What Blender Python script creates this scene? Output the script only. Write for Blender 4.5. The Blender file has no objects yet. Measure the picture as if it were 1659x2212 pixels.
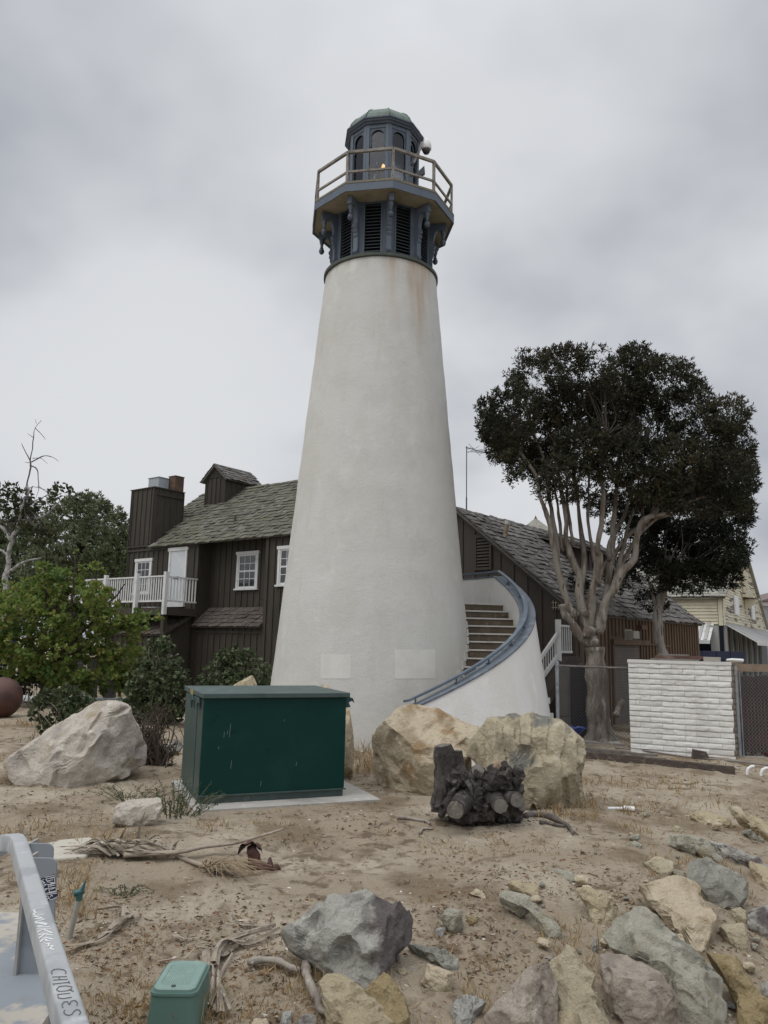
import bpy, math, random
import numpy as np
from mathutils import Vector
SC = bpy.context.scene
COL = SC.collection
R_ = math.radians
# ------------------------------------------------------------------ camera
PITCH, ROLL, CZ = R_(9.6), R_(1.2), 2.0
cF = np.array([0, math.cos(PITCH), math.sin(PITCH)])
cU0 = np.array([0, -math.sin(PITCH), math.cos(PITCH)])
cR0 = np.array([1., 0, 0])
cR = math.cos(ROLL) * cR0 + math.sin(ROLL) * cU0
cU = -math.sin(ROLL) * cR0 + math.cos(ROLL) * cU0
CAM = np.array([0, 0, CZ])
cam = bpy.data.cameras.new('camera')
cam.sensor_fit = 'HORIZONTAL'
cam.sensor_width = 36
cam.lens = 36 * 1661 / 1659
cam.clip_start = .05
cam.clip_end = 2000
cam_o = bpy.data.objects.new('camera', cam)
COL.objects.link(cam_o)
from mathutils import Matrix
cam_o.matrix_world = Matrix(((cR[0], cU[0], -cF[0], 0), (cR[1], cU[1], -cF[1], 0), (cR[2], cU[2], -cF[2], CZ), (0, 0, 0, 1)))
SC.camera = cam_o
# ------------------------------------------------------------------ light and sky
SUN_EL, SUN_AZ = R_(55), R_(-118)          # azimuth from +Y towards +X
sun_dir = Vector((math.sin(SUN_AZ) * math.cos(SUN_EL), math.cos(SUN_AZ) * math.cos(SUN_EL), math.sin(SUN_EL)))
sl = bpy.data.lights.new('sun', 'SUN')
sl.energy = 1.05
sl.angle = R_(40)
sl.color = (1, .965, .91)
so = bpy.data.objects.new('sun', sl)
COL.objects.link(so)
so.rotation_euler = (-sun_dir).to_track_quat('-Z', 'Y').to_euler()
w = bpy.data.worlds.new('World')
SC.world = w
w.use_nodes = True
nt = w.node_tree
nt.nodes.clear()
def wn(t, **k):
    n = nt.nodes.new(t)
    for a, b in k.items():
        setattr(n, a, b)
    return n
def wl(a, b):
    nt.links.new(a, b)
wout = wn('ShaderNodeOutputWorld')
wbg = wn('ShaderNodeBackground')
wbg.inputs['Strength'].default_value = 0.1
wl(wbg.outputs[0], wout.inputs[0])
sky = wn('ShaderNodeTexSky', sky_type='NISHITA')
sky.sun_disc = False
sky.sun_elevation = SUN_EL
sky.sun_rotation = SUN_AZ
wtc = wn('ShaderNodeTexCoord')
sep = wn('ShaderNodeSeparateXYZ')
wl(wtc.outputs['Generated'], sep.inputs[0])
def wm(op, a, b=None):
    n = wn('ShaderNodeMath', operation=op)
    for i, q in enumerate((a, b)):
        if q is None:
            continue
        if isinstance(q, (int, float)):
            n.inputs[i].default_value = q
        else:
            wl(q, n.inputs[i])
    return n.outputs[0]
zz = wm('ADD', wm('MAXIMUM', sep.outputs[2], 0.0), 0.45)
cmb = wn('ShaderNodeCombineXYZ')
wl(wm('DIVIDE', sep.outputs[0], zz), cmb.inputs[0])
wl(wm('DIVIDE', sep.outputs[1], zz), cmb.inputs[1])
cmb.inputs[2].default_value = 3.7
def wnoise(scale, detail, rough, dist):
    n = wn('ShaderNodeTexNoise')
    wl(cmb.outputs[0], n.inputs['Vector'])
    n.inputs['Scale'].default_value = scale
    n.inputs['Detail'].default_value = detail
    n.inputs['Roughness'].default_value = rough
    n.inputs['Distortion'].default_value = dist
    return n.outputs['Fac']
cl = wm('ADD', wm('MULTIPLY', wnoise(.95, 5, .5, .0), .70), wm('MULTIPLY', wnoise(2.4, 4, .5, .0), .30))
CLOUD_BLOBS = [  # thinner / thicker places in the cloud layer: direction, sharpness, amount
    ((.0006, .838, .546), 130, .13), ((-.1137, .7855, .6083), 60, .08), ((-.3383, .8906, .3041), 110, .16), ((-.3825, .8845, .2672), 70, .13), ((-.1561, .9448, .2878), 70, .09), ((.2018, .8439, .4971), 40, .04),
    ((-.3074, .83, .4655), 28, -.11), ((-.4043, .8234, .3984), 90, -.06), ((.3438, .8167, .4635), 25, -.05), ((-.3588, .7232, .5901), 30, -.04), ((.3419, .9002, .2698), 16, .09), ((-.2489, .9376, .2431), 30, .05), ((.24, .76, .60), 30, .03)]
cl = wm('ADD', wm('MULTIPLY', wm('SUBTRACT', cl, .5), 1.5), .5)
for dvec, sh, amt in CLOUD_BLOBS:
    dv = Vector(dvec).normalized()
    vm = wn('ShaderNodeVectorMath', operation='DOT_PRODUCT')
    wl(wtc.outputs['Generated'], vm.inputs[0])
    vm.inputs[1].default_value = dv
    e = wm('EXPONENT', wm('MULTIPLY', wm('SUBTRACT', vm.outputs['Value'], 1.0), float(sh)))
    cl = wm('ADD', cl, wm('MULTIPLY', e, amt))
rmp = wn('ShaderNodeValToRGB')
wl(cl, rmp.inputs[0])
rmp.color_ramp.interpolation = 'B_SPLINE'
els = rmp.color_ramp.elements
els[0].position, els[0].color = .26, (.325, .35, .41, 1)
els[1].position, els[1].color = .70, (.82, .835, .86, 1)
e_ = els.new(.47); e_.color = (.455, .48, .535, 1)
e_ = els.new(.57); e_.color = (.60, .62, .66, 1)
sc_ = wn('ShaderNodeMix', data_type='RGBA', blend_type='MULTIPLY')
sc_.inputs['Factor'].default_value = 1
wl(rmp.outputs[0], sc_.inputs[6])
sc_.inputs[7].default_value = (1, 1, 1, 1)
# an overcast sky is brightest overhead, and here also behind the photographer where the hidden sun stands
el_ = wn('ShaderNodeMapRange', interpolation_type='SMOOTHSTEP'); wl(sep.outputs[2], el_.inputs[0])
el_.inputs[1].default_value, el_.inputs[2].default_value, el_.inputs[3].default_value, el_.inputs[4].default_value = .62, .95, 1.0, 2.55
bk_ = wn('ShaderNodeMapRange', interpolation_type='SMOOTHSTEP'); wl(sep.outputs[1], bk_.inputs[0])
bk_.inputs[1].default_value, bk_.inputs[2].default_value, bk_.inputs[3].default_value, bk_.inputs[4].default_value = .25, -.5, 1.0, 1.35
gain = wm('MULTIPLY', wm('MULTIPLY', el_.outputs[0], bk_.outputs[0]), 8.9)
gc = wn('ShaderNodeCombineXYZ')
for i in range(3): wl(gain, gc.inputs[i])
wl(gc.outputs[0], sc_.inputs[7])
mx = wn('ShaderNodeMix', data_type='RGBA')
mx.inputs['Factor'].default_value = .96
wl(sky.outputs[0], mx.inputs[6])
wl(sc_.outputs[2], mx.inputs[7])
wl(mx.outputs[2], wbg.inputs['Color'])
SC.view_settings.view_transform = 'Standard'
SC.view_settings.look = 'None'
SC.view_settings.exposure = 0.0
SC.view_settings.gamma = 1
SC.view_settings.use_curve_mapping = False
SC.render.engine = 'CYCLES'
SC.cycles.use_denoising = True
SC.cycles.max_bounces = 8
SC.cycles.transparent_max_bounces = 16
# ------------------------------------------------------------------ noise
def _hash(ix, iy, iz, seed):
    h = (ix.astype(np.int64) * 374761393 + iy.astype(np.int64) * 668265263 + iz.astype(np.int64) * 2147483647 + seed * 974711) & 0xffffffff
    h = ((h ^ (h >> 13)) * 1274126177) & 0xffffffff
    h = h ^ (h >> 16)
    return (h & 0xffffff) / float(0xffffff)
def vnoise(p, seed=0):
    p = np.asarray(p, float)
    i = np.floor(p)
    f = p - i
    f = f * f * f * (f * (f * 6 - 15) + 10)
    x, y, z = i[..., 0], i[..., 1], i[..., 2]
    r = 0
    for dx in (0, 1):
        for dy in (0, 1):
            for dz in (0, 1):
                wgt = (f[..., 0] if dx else 1 - f[..., 0]) * (f[..., 1] if dy else 1 - f[..., 1]) * (f[..., 2] if dz else 1 - f[..., 2])
                r = r + wgt * _hash(x + dx, y + dy, z + dz, seed)
    return r * 2 - 1
def fbm(p, oct=4, seed=0, gain=.5):
    p = np.asarray(p, float)
    r, a = 0, 1
    for k in range(oct):
        r = r + a * vnoise(p * 2 ** k + k * 17.3, seed + k)
        a *= gain
    return r
# ------------------------------------------------------------------ ground height and picture-to-place helpers
def height(x, y, fine=True):
    x = np.asarray(x, float)
    y = np.asarray(y, float)
    d = (x - .67) * .793 - (y - 4.5) * .609
    sp = np.where(d > 8, d, .45 * np.log1p(np.exp(np.minimum(d, 12) / .45)))
    z = np.maximum(-.36 * sp, -3.2)
    pp = np.stack([x, y, 0 * x], -1)
    near = 1 / (1 + (np.maximum(np.hypot(x, y) - 22, 0) / 10) ** 2)
    near = near * np.clip((np.maximum(np.abs((x + 1.2) * .925 + (y - 10.55) * .38) - 1.4, np.abs((y - 10.55) * .925 - (x + 1.2) * .38) - 1.0)) / .5, .06, 1)      # level ground round the pad
    z = z + near * .05 * fbm(pp / 1.9, 2, 5)
    if fine:
        z = z + near * (.020 * fbm(pp / .36, 3, 9) + .009 * fbm(pp / .11, 2, 21) - .035 * np.maximum(0, vnoise(pp / .23, 33) - .45))
    return z
def ray(u, v):
    return cF + (u - 829.5) / 1661. * cR + (1106 - v) / 1661. * cU
def at(u, v, y):
    d = ray(u, v)
    return CAM + d * (y / d[1])
def G(u, v):
    d = ray(u, v)
    ts = np.linspace(1.2, 60, 3000)
    p = CAM[None] + ts[:, None] * d[None]
    dz = p[:, 2] - height(p[:, 0], p[:, 1])
    k = np.argmax(dz < 0)
    return p[k] if dz[k] < 0 else p[-1]
# ------------------------------------------------------------------ materials
def new_mat(name):
    m = bpy.data.materials.new(name)
    m.use_nodes = True
    n = m.node_tree
    n.nodes.clear()
    o = n.nodes.new('ShaderNodeOutputMaterial')
    b = n.nodes.new('ShaderNodeBsdfPrincipled')
    n.links.new(b.outputs[0], o.inputs[0])
    return m, n, b, o
def rgba(c):
    return (c[0], c[1], c[2], 1)
def mat(name, base, layers=(), rough=.8, bump=None, metal=0.0, island=None, spec=.5, rough2=None):
    """base colour; layers (colour, scale, lo, hi, stretch) mixed in by noise; bump list of (scale, strength, distance, stretch); island: colour per loose piece"""
    m, n, b, o = new_mat(name)
    tc = n.nodes.new('ShaderNodeTexCoord')
    def noise(scale, stretch, detail=5, rgh=.6):
        mp = n.nodes.new('ShaderNodeMapping')
        n.links.new(tc.outputs['Object'], mp.inputs[0])
        mp.inputs['Scale'].default_value = stretch
        mp.inputs['Location'].default_value = (scale * 1.37, scale * .71, scale * 2.13)
        t = n.nodes.new('ShaderNodeTexNoise')
        n.links.new(mp.outputs[0], t.inputs['Vector'])
        t.inputs['Scale'].default_value = scale
        t.inputs['Detail'].default_value = detail
        t.inputs['Roughness'].default_value = rgh
        return t.outputs['Fac']
    rgb = n.nodes.new('ShaderNodeRGB')
    rgb.outputs[0].default_value = rgba(base)
    cur = rgb.outputs[0]
    if island:
        gi = n.nodes.new('ShaderNodeNewGeometry')
        cr = n.nodes.new('ShaderNodeValToRGB')
        n.links.new(gi.outputs['Random Per Island'], cr.inputs[0])
        el = cr.color_ramp.elements
        for k, c in enumerate(island):
            pos = k / max(1, len(island) - 1)
            if k < 2:
                e = el[k]
                e.position = pos
            else:
                e = el.new(pos)
            e.color = rgba(c)
        # positions were set in order; the first two keep theirs
        cur = cr.outputs[0]
    for L in layers:
        c, s, lo, hi = L[:4]
        st = L[4] if len(L) > 4 else (1, 1, 1)
        mr = n.nodes.new('ShaderNodeMapRange')
        mr.interpolation_type = 'SMOOTHSTEP'
        n.links.new(noise(s, st), mr.inputs[0])
        mr.inputs[1].default_value, mr.inputs[2].default_value = lo, hi
        mx = n.nodes.new('ShaderNodeMix')
        mx.data_type = 'RGBA'
        n.links.new(mr.outputs[0], mx.inputs['Factor'])
        n.links.new(cur, mx.inputs[6])
        mx.inputs[7].default_value = rgba(c)
        cur = mx.outputs[2]
    n.links.new(cur, b.inputs['Base Color'])
    b.inputs['Roughness'].default_value = rough
    b.inputs['Metallic'].default_value = metal
    b.inputs['Specular IOR Level'].default_value = spec
    if bump:
        prev = None
        for B in bump:
            s, st, dist = B[:3]
            stv = B[3] if len(B) > 3 else (1, 1, 1)
            bn = n.nodes.new('ShaderNodeBump')
            bn.inputs['Strength'].default_value = st
            bn.inputs['Distance'].default_value = dist
            n.links.new(noise(s, stv, 6, .65), bn.inputs['Height'])
            if prev:
                n.links.new(prev, bn.inputs['Normal'])
            prev = bn.outputs[0]
        n.links.new(prev, b.inputs['Normal'])
    m['_base'] = 1
    return m
def leaf_mat(name, cols, rough=.5, trans=.25, big=None):
    m, n, b, o = new_mat(name)
    gi = n.nodes.new('ShaderNodeNewGeometry')
    cr = n.nodes.new('ShaderNodeValToRGB')
    n.links.new(gi.outputs['Random Per Island'], cr.inputs[0])
    el = cr.color_ramp.elements
    while len(el) < len(cols):
        el.new(.5)
    for k, c in enumerate(cols):
        el[k].position = k / (len(cols) - 1)
    for k, c in enumerate(cols):
        el[k].color = rgba(c)
    cur = cr.outputs[0]
    if big:
        tc = n.nodes.new('ShaderNodeTexCoord')
        for c, s, lo, hi in big:
            t = n.nodes.new('ShaderNodeTexNoise')
            n.links.new(tc.outputs['Object'], t.inputs['Vector'])
            t.inputs['Scale'].default_value = s
            t.inputs['Detail'].default_value = 2
            mr = n.nodes.new('ShaderNodeMapRange')
            n.links.new(t.outputs['Fac'], mr.inputs[0])
            mr.inputs[1].default_value, mr.inputs[2].default_value = lo, hi
            mx = n.nodes.new('ShaderNodeMix')
            mx.data_type = 'RGBA'
            n.links.new(mr.outputs[0], mx.inputs['Factor'])
            n.links.new(cur, mx.inputs[6])
            mx.inputs[7].default_value = rgba(c)
            cur = mx.outputs[2]
    n.links.new(cur, b.inputs['Base Color'])
    b.inputs['Roughness'].default_value = rough
    b.inputs['Specular IOR Level'].default_value = .14
    tr = n.nodes.new('ShaderNodeBsdfTranslucent')
    n.links.new(cur, tr.inputs[0])
    ms = n.nodes.new('ShaderNodeMixShader')
    ms.inputs[0].default_value = trans
    n.links.new(b.outputs[0], ms.inputs[1])
    n.links.new(tr.outputs[0], ms.inputs[2])
    n.links.new(ms.outputs[0], o.inputs[0])
    return m
def glass_mat(name, tint=(.6, .62, .63), mix=.75, rough=.03):
    m, n, b, o = new_mat(name)
    tr = n.nodes.new('ShaderNodeBsdfTransparent')
    tr.inputs[0].default_value = rgba(tint)
    gl = n.nodes.new('ShaderNodeBsdfGlossy')
    gl.inputs['Roughness'].default_value = rough
    gl.inputs[0].default_value = (.9, .92, .95, 1)
    ms = n.nodes.new('ShaderNodeMixShader')
    fr = n.nodes.new('ShaderNodeFresnel')
    fr.inputs[0].default_value = 1.5
    ad = n.nodes.new('ShaderNodeMath')
    ad.operation = 'ADD'
    n.links.new(fr.outputs[0], ad.inputs[0])
    ad.inputs[1].default_value = 1 - mix - .04
    n.links.new(ad.outputs[0], ms.inputs[0])
    n.links.new(tr.outputs[0], ms.inputs[1])
    n.links.new(gl.outputs[0], ms.inputs[2])
    n.links.new(ms.outputs[0], o.inputs[0])
    return m
def emit_mat(name, col, st):
    m, n, b, o = new_mat(name)
    b.inputs['Emission Color'].default_value = rgba(col)
    b.inputs['Emission Strength'].default_value = st
    b.inputs['Base Color'].default_value = rgba(col)
    return m
# ------------------------------------------------------------------ object helpers
ORG = {}
def empty(name, loc, label, cat, group=None):
    o = bpy.data.objects.new(name, None)
    o.location = tuple(float(q) for q in loc)
    o.empty_display_size = .2
    COL.objects.link(o)
    ORG[o.name] = np.array(loc, float)
    tag(o, label, cat, group)
    return o
def tag(o, label=None, cat=None, group=None, kind=None):
    if label: o['label'] = label
    if cat: o['category'] = cat
    if group: o['group'] = group
    if kind: o['kind'] = kind
    return o
class MB:
    def __init__(s):
        s.v = []; s.f = []; s.n = 0
    def add(s, verts, faces):
        verts = np.asarray(verts, float).reshape(-1, 3)
        s.v.append(verts)
        k = s.n
        s.f.extend([tuple(int(i) + k for i in f) for f in faces])
        s.n += len(verts)
        return s
    def hexa(s, c):   # 8 corners: bottom 4 ccw, top 4 ccw
        return s.add(c, [(0, 3, 2, 1), (4, 5, 6, 7), (0, 1, 5, 4), (1, 2, 6, 5), (2, 3, 7, 6), (3, 0, 4, 7)])
    def box(s, lo, hi):
        x0, y0, z0 = lo; x1, y1, z1 = hi
        return s.hexa([(x0, y0, z0), (x1, y0, z0), (x1, y1, z0), (x0, y1, z0), (x0, y0, z1), (x1, y0, z1), (x1, y1, z1), (x0, y1, z1)])
    def fbox(s, fr, lo, hi):   # box in a frame fr(s, d, z)
        x0, y0, z0 = lo; x1, y1, z1 = hi
        return s.hexa([fr(*q) for q in [(x0, y0, z0), (x1, y0, z0), (x1, y1, z0), (x0, y1, z0), (x0, y0, z1), (x1, y0, z1), (x1, y1, z1), (x0, y1, z1)]])
    def bar(s, a, b, w, h=None, up=(0, 0, 1)):
        a = np.array(a, float); b = np.array(b, float)
        h = w if h is None else h
        d = b - a; d = d / np.linalg.norm(d)
        up = np.array(up, float)
        if abs(d @ up) > .97: up = np.array([0, 1., 0]) if abs(d[1]) < .9 else np.array([1., 0, 0])
        x = np.cross(d, up); x /= np.linalg.norm(x)
        y = np.cross(x, d)
        q = []
        for p in (a, b):
            q += [p - x * w / 2 - y * h / 2, p + x * w / 2 - y * h / 2, p + x * w / 2 + y * h / 2, p - x * w / 2 + y * h / 2]
        return s.hexa(q)
    def tube(s, pts, rad, n=8, caps=True, jit=0, seed=0, flat=1.0):
        pts = np.array(pts, float)
        m = len(pts)
        rad = np.full(m, rad, float) if np.isscalar(rad) else np.array(rad, float)
        tg = np.gradient(pts, axis=0)
        tg /= np.linalg.norm(tg, axis=1)[:, None] + 1e-9
        up = np.array([0, 0, 1.]) if abs(tg[0][2]) < .9 else np.array([0, 1., 0])
        x = np.cross(tg[0], up); x /= np.linalg.norm(x)
        rg = np.random.default_rng(seed)
        V = []
        for i in range(m):
            x = x - tg[i] * (x @ tg[i]); x /= np.linalg.norm(x) + 1e-9
            y = np.cross(tg[i], x)
            for k in range(n):
                a = 2 * math.pi * k / n
                r = rad[i] * (1 + jit * rg.uniform(-1, 1))
                V.append(pts[i] + r * (math.cos(a) * x + flat * math.sin(a) * y))
        Fs = []
        for i in range(m - 1):
            for k in range(n):
                Fs.append((i * n + k, i * n + (k + 1) % n, (i + 1) * n + (k + 1) % n, (i + 1) * n + k))
        if caps:
            Fs.append(tuple(range(n - 1, -1, -1)))
            Fs.append(tuple((m - 1) * n + k for k in range(n)))
        return s.add(V, Fs)
    def lathe(s, prof, c, n=48, a0=0.0, caps=False):
        V = []; Fs = []
        m = len(prof)
        for i, (r, z) in enumerate(prof):
            for k in range(n):
                a = a0 + 2 * math.pi * k / n
                V.append((c[0] + r * math.sin(a), c[1] - r * math.cos(a), c[2] + z))
        for i in range(m - 1):
            for k in range(n):
                Fs.append((i * n + k, i * n + (k + 1) % n, (i + 1) * n + (k + 1) % n, (i + 1) * n + k))
        if caps:
            Fs.append(tuple(range(n - 1, -1, -1)))
            Fs.append(tuple((m - 1) * n + k for k in range(n)))
        return s.add(V, Fs)
    def prism(s, poly, ext):
        """poly: list of 3D points; extruded by vector ext"""
        p = np.array(poly, float); e = np.array(ext, float); n = len(p)
        V = np.vstack([p, p + e])
        Fs = [tuple(range(n - 1, -1, -1)), tuple(range(n, 2 * n))]
        for k in range(n):
            Fs.append((k, (k + 1) % n, n + (k + 1) % n, n + k))
        return s.add(V, Fs)
    def grid(s, P):
        P = np.asarray(P, float)
        a, b = P.shape[:2]
        i = np.arange(a * b).reshape(a, b)
        Fs = np.stack([i[:-1, :-1], i[:-1, 1:], i[1:, 1:], i[1:, :-1]], -1).reshape(-1, 4)
        return s.add(P.reshape(-1, 3), Fs)
    def build(s, name, m, parent=None, smooth=False, label=None, cat=None, group=None, kind=None, recalc=True):
        V = np.vstack(s.v)
        if parent is not None:
            org = ORG[parent.name]
        else:
            lo, hi = V.min(0), V.max(0)
            org = np.array([(lo[0] + hi[0]) / 2, (lo[1] + hi[1]) / 2, lo[2]])
            if kind in ('structure', 'stuff'): org = np.zeros(3)
        me = bpy.data.meshes.new(name)
        me.from_pydata((V - org).tolist(), [], s.f)
        if recalc:
            import bmesh
            bm = bmesh.new(); bm.from_mesh(me)
            bmesh.ops.recalc_face_normals(bm, faces=bm.faces)
            bm.to_mesh(me); bm.free()
        me.materials.append(m)
        if smooth:
            me.polygons.foreach_set('use_smooth', [True] * len(me.polygons))
            if smooth != True:
                try: me.set_sharp_from_angle(angle=R_(smooth))
                except Exception: pass
        me.update()
        o = bpy.data.objects.new(name, me)
        COL.objects.link(o)
        if parent is not None: o.parent = parent
        else: o.location = tuple(org)
        ORG[o.name] = org
        tag(o, label, cat, group, kind)
        return o
class Frame:
    def __init__(s, o, a):
        s.o = np.array(o, float)[:2]; a = np.array(a, float)[:2]; s.a = a / np.linalg.norm(a)
        s.n = np.array([-s.a[1], s.a[0]])
        if s.n[1] < 0: s.n = -s.n
    def __call__(s, u, d, z):
        p = s.o + s.a * u + s.n * d
        return np.array([p[0], p[1], z])
# ================================================================== ground
def nonuni(segs):
    out = []
    for a, b, st in segs:
        out += list(np.arange(a, b, st))
    return np.array(out + [segs[-1][1]])
gx = nonuni([(-400, -60, 40), (-60, -14, 2), (-14, -5, .25), (-5, 8, .05), (8, 16, .3), (16, 60, 3), (60, 400, 40)])
gy = nonuni([(-60, 0, 6), (0, 3, .25), (3, 13, .05), (13, 20, .14), (20, 34, .6), (34, 80, 4), (80, 600, 60)])
X_, Y_ = np.meshgrid(gx, gy)
Z_ = height(X_, Y_)
def ground_mat():
    m, n, b, o = new_mat('sandy_soil')
    tc = n.nodes.new('ShaderNodeTexCoord')
    def noise(scale, st=(1, 1, 1), det=6, rg=.6):
        mp = n.nodes.new('ShaderNodeMapping')
        n.links.new(tc.outputs['Object'], mp.inputs[0])
        mp.inputs['Scale'].default_value = st
        mp.inputs['Location'].default_value = (scale * .37, scale * 1.7, 0)
        t = n.nodes.new('ShaderNodeTexNoise')
        n.links.new(mp.outputs[0], t.inputs['Vector'])
        t.inputs['Scale'].default_value = scale
        t.inputs['Detail'].default_value = det
        t.inputs['Roughness'].default_value = rg
        return t.outputs['Fac']
    def mask(f, lo, hi):
        mr = n.nodes.new('ShaderNodeMapRange')
        mr.interpolation_type = 'SMOOTHSTEP'
        n.links.new(f, mr.inputs[0])
        mr.inputs[1].default_value, mr.inputs[2].default_value = lo, hi
        return mr.outputs[0]
    def mix(cur, col, f):
        x = n.nodes.new('ShaderNodeMix')
        x.data_type = 'RGBA'
        n.links.new(f, x.inputs['Factor'])
        n.links.new(cur, x.inputs[6])
        x.inputs[7].default_value = rgba(col)
        return x.outputs[2]
    def mul(a, c):
        q = n.nodes.new('ShaderNodeMath'); q.operation = 'MULTIPLY'
        n.links.new(a, q.inputs[0]); n.links.new(c, q.inputs[1])
        return q.outputs[0]
    rgb = n.nodes.new('ShaderNodeRGB')
    rgb.outputs[0].default_value = rgba((.315, .262, .192))
    cur = rgb.outputs[0]
    cur = mix(cur, (.415, .36, .278), mask(noise(.55), .45, .62))         # paler dry crust
    cur = mix(cur, (.205, .16, .108), mask(noise(.9, (1, .7, 1), 5), .50, .64))   # damp darker soil
    cur = mix(cur, (.155, .118, .082), mul(mask(noise(5, (1, 1, 1)), .50, .62), mask(noise(.8, (1, 1, 1), 3), .42, .58)))
    cur = mix(cur, (.17, .10, .058), mul(mask(noise(16), .54, .64), mask(noise(1.3, (1, 1, 1), 4), .46, .6)))   # reddish dead litter
    cur = mix(cur, (.13, .1, .075), mask(noise(34, (1, 1, 1), 3), .68, .74))     # dark flecks
    cur = mix(cur, (.62, .58, .50), mask(noise(60, (1, 1, 1), 2), .71, .75))     # shell bits
    sx = n.nodes.new('ShaderNodeSeparateXYZ')
    n.links.new(tc.outputs['Object'], sx.inputs[0])
    nrm = n.nodes.new('ShaderNodeVectorMath'); nrm.operation = 'DOT_PRODUCT'
    n.links.new(tc.outputs['Object'], nrm.inputs[0])
    nrm.inputs[1].default_value = (.793, -.609, 0)
    dark_bank = n.nodes.new('ShaderNodeMapRange')       # looser browner soil down the bank
    n.links.new(nrm.outputs['Value'], dark_bank.inputs[0])
    dark_bank.inputs[1].default_value, dark_bank.inputs[2].default_value = -3.2, -.6
    dark_bank.inputs[4].default_value = .8
    cur = mix(cur, (.235, .185, .125), dark_bank.outputs[0])
    n.links.new(cur, b.inputs['Base Color'])
    b.inputs['Roughness'].default_value = .95
    b.inputs['Specular IOR Level'].default_value = .15
    prev = None
    for s, st, ds in ((10, .9, .05), (38, .9, .02), (120, .7, .006)):
        bn = n.nodes.new('ShaderNodeBump')
        bn.inputs['Strength'].default_value = st
        bn.inputs['Distance'].default_value = ds
        n.links.new(noise(s), bn.inputs['Height'])
        if prev: n.links.new(prev, bn.inputs['Normal'])
        prev = bn.outputs[0]
    n.links.new(prev, b.inputs['Normal'])
    return m
MB().grid(np.stack([X_, Y_, Z_], -1)).build('ground', ground_mat(), smooth=True, kind='structure', recalc=False)
# pale path behind the small tree, a sheet just above the soil
pm = mat('path_concrete', (.42, .43, .42), [((.33, .33, .32), 1.5, .45, .65), ((.5, .49, .46), 8, .55, .7)], bump=[(60, .3, .01)])
px_ = np.linspace(-26, -6.4, 60)
rows = []
for x in px_:
    yc = 24.6 + .06 * (x + 12) - .01 * (x + 12) ** 2
    rows.append([(x, yc + q, height(x, yc + q, False) + .05) for q in (-1.1, -.4, .4, 1.1)])
MB().grid(np.array(rows, float)).build('path', pm, kind='structure')
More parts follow.
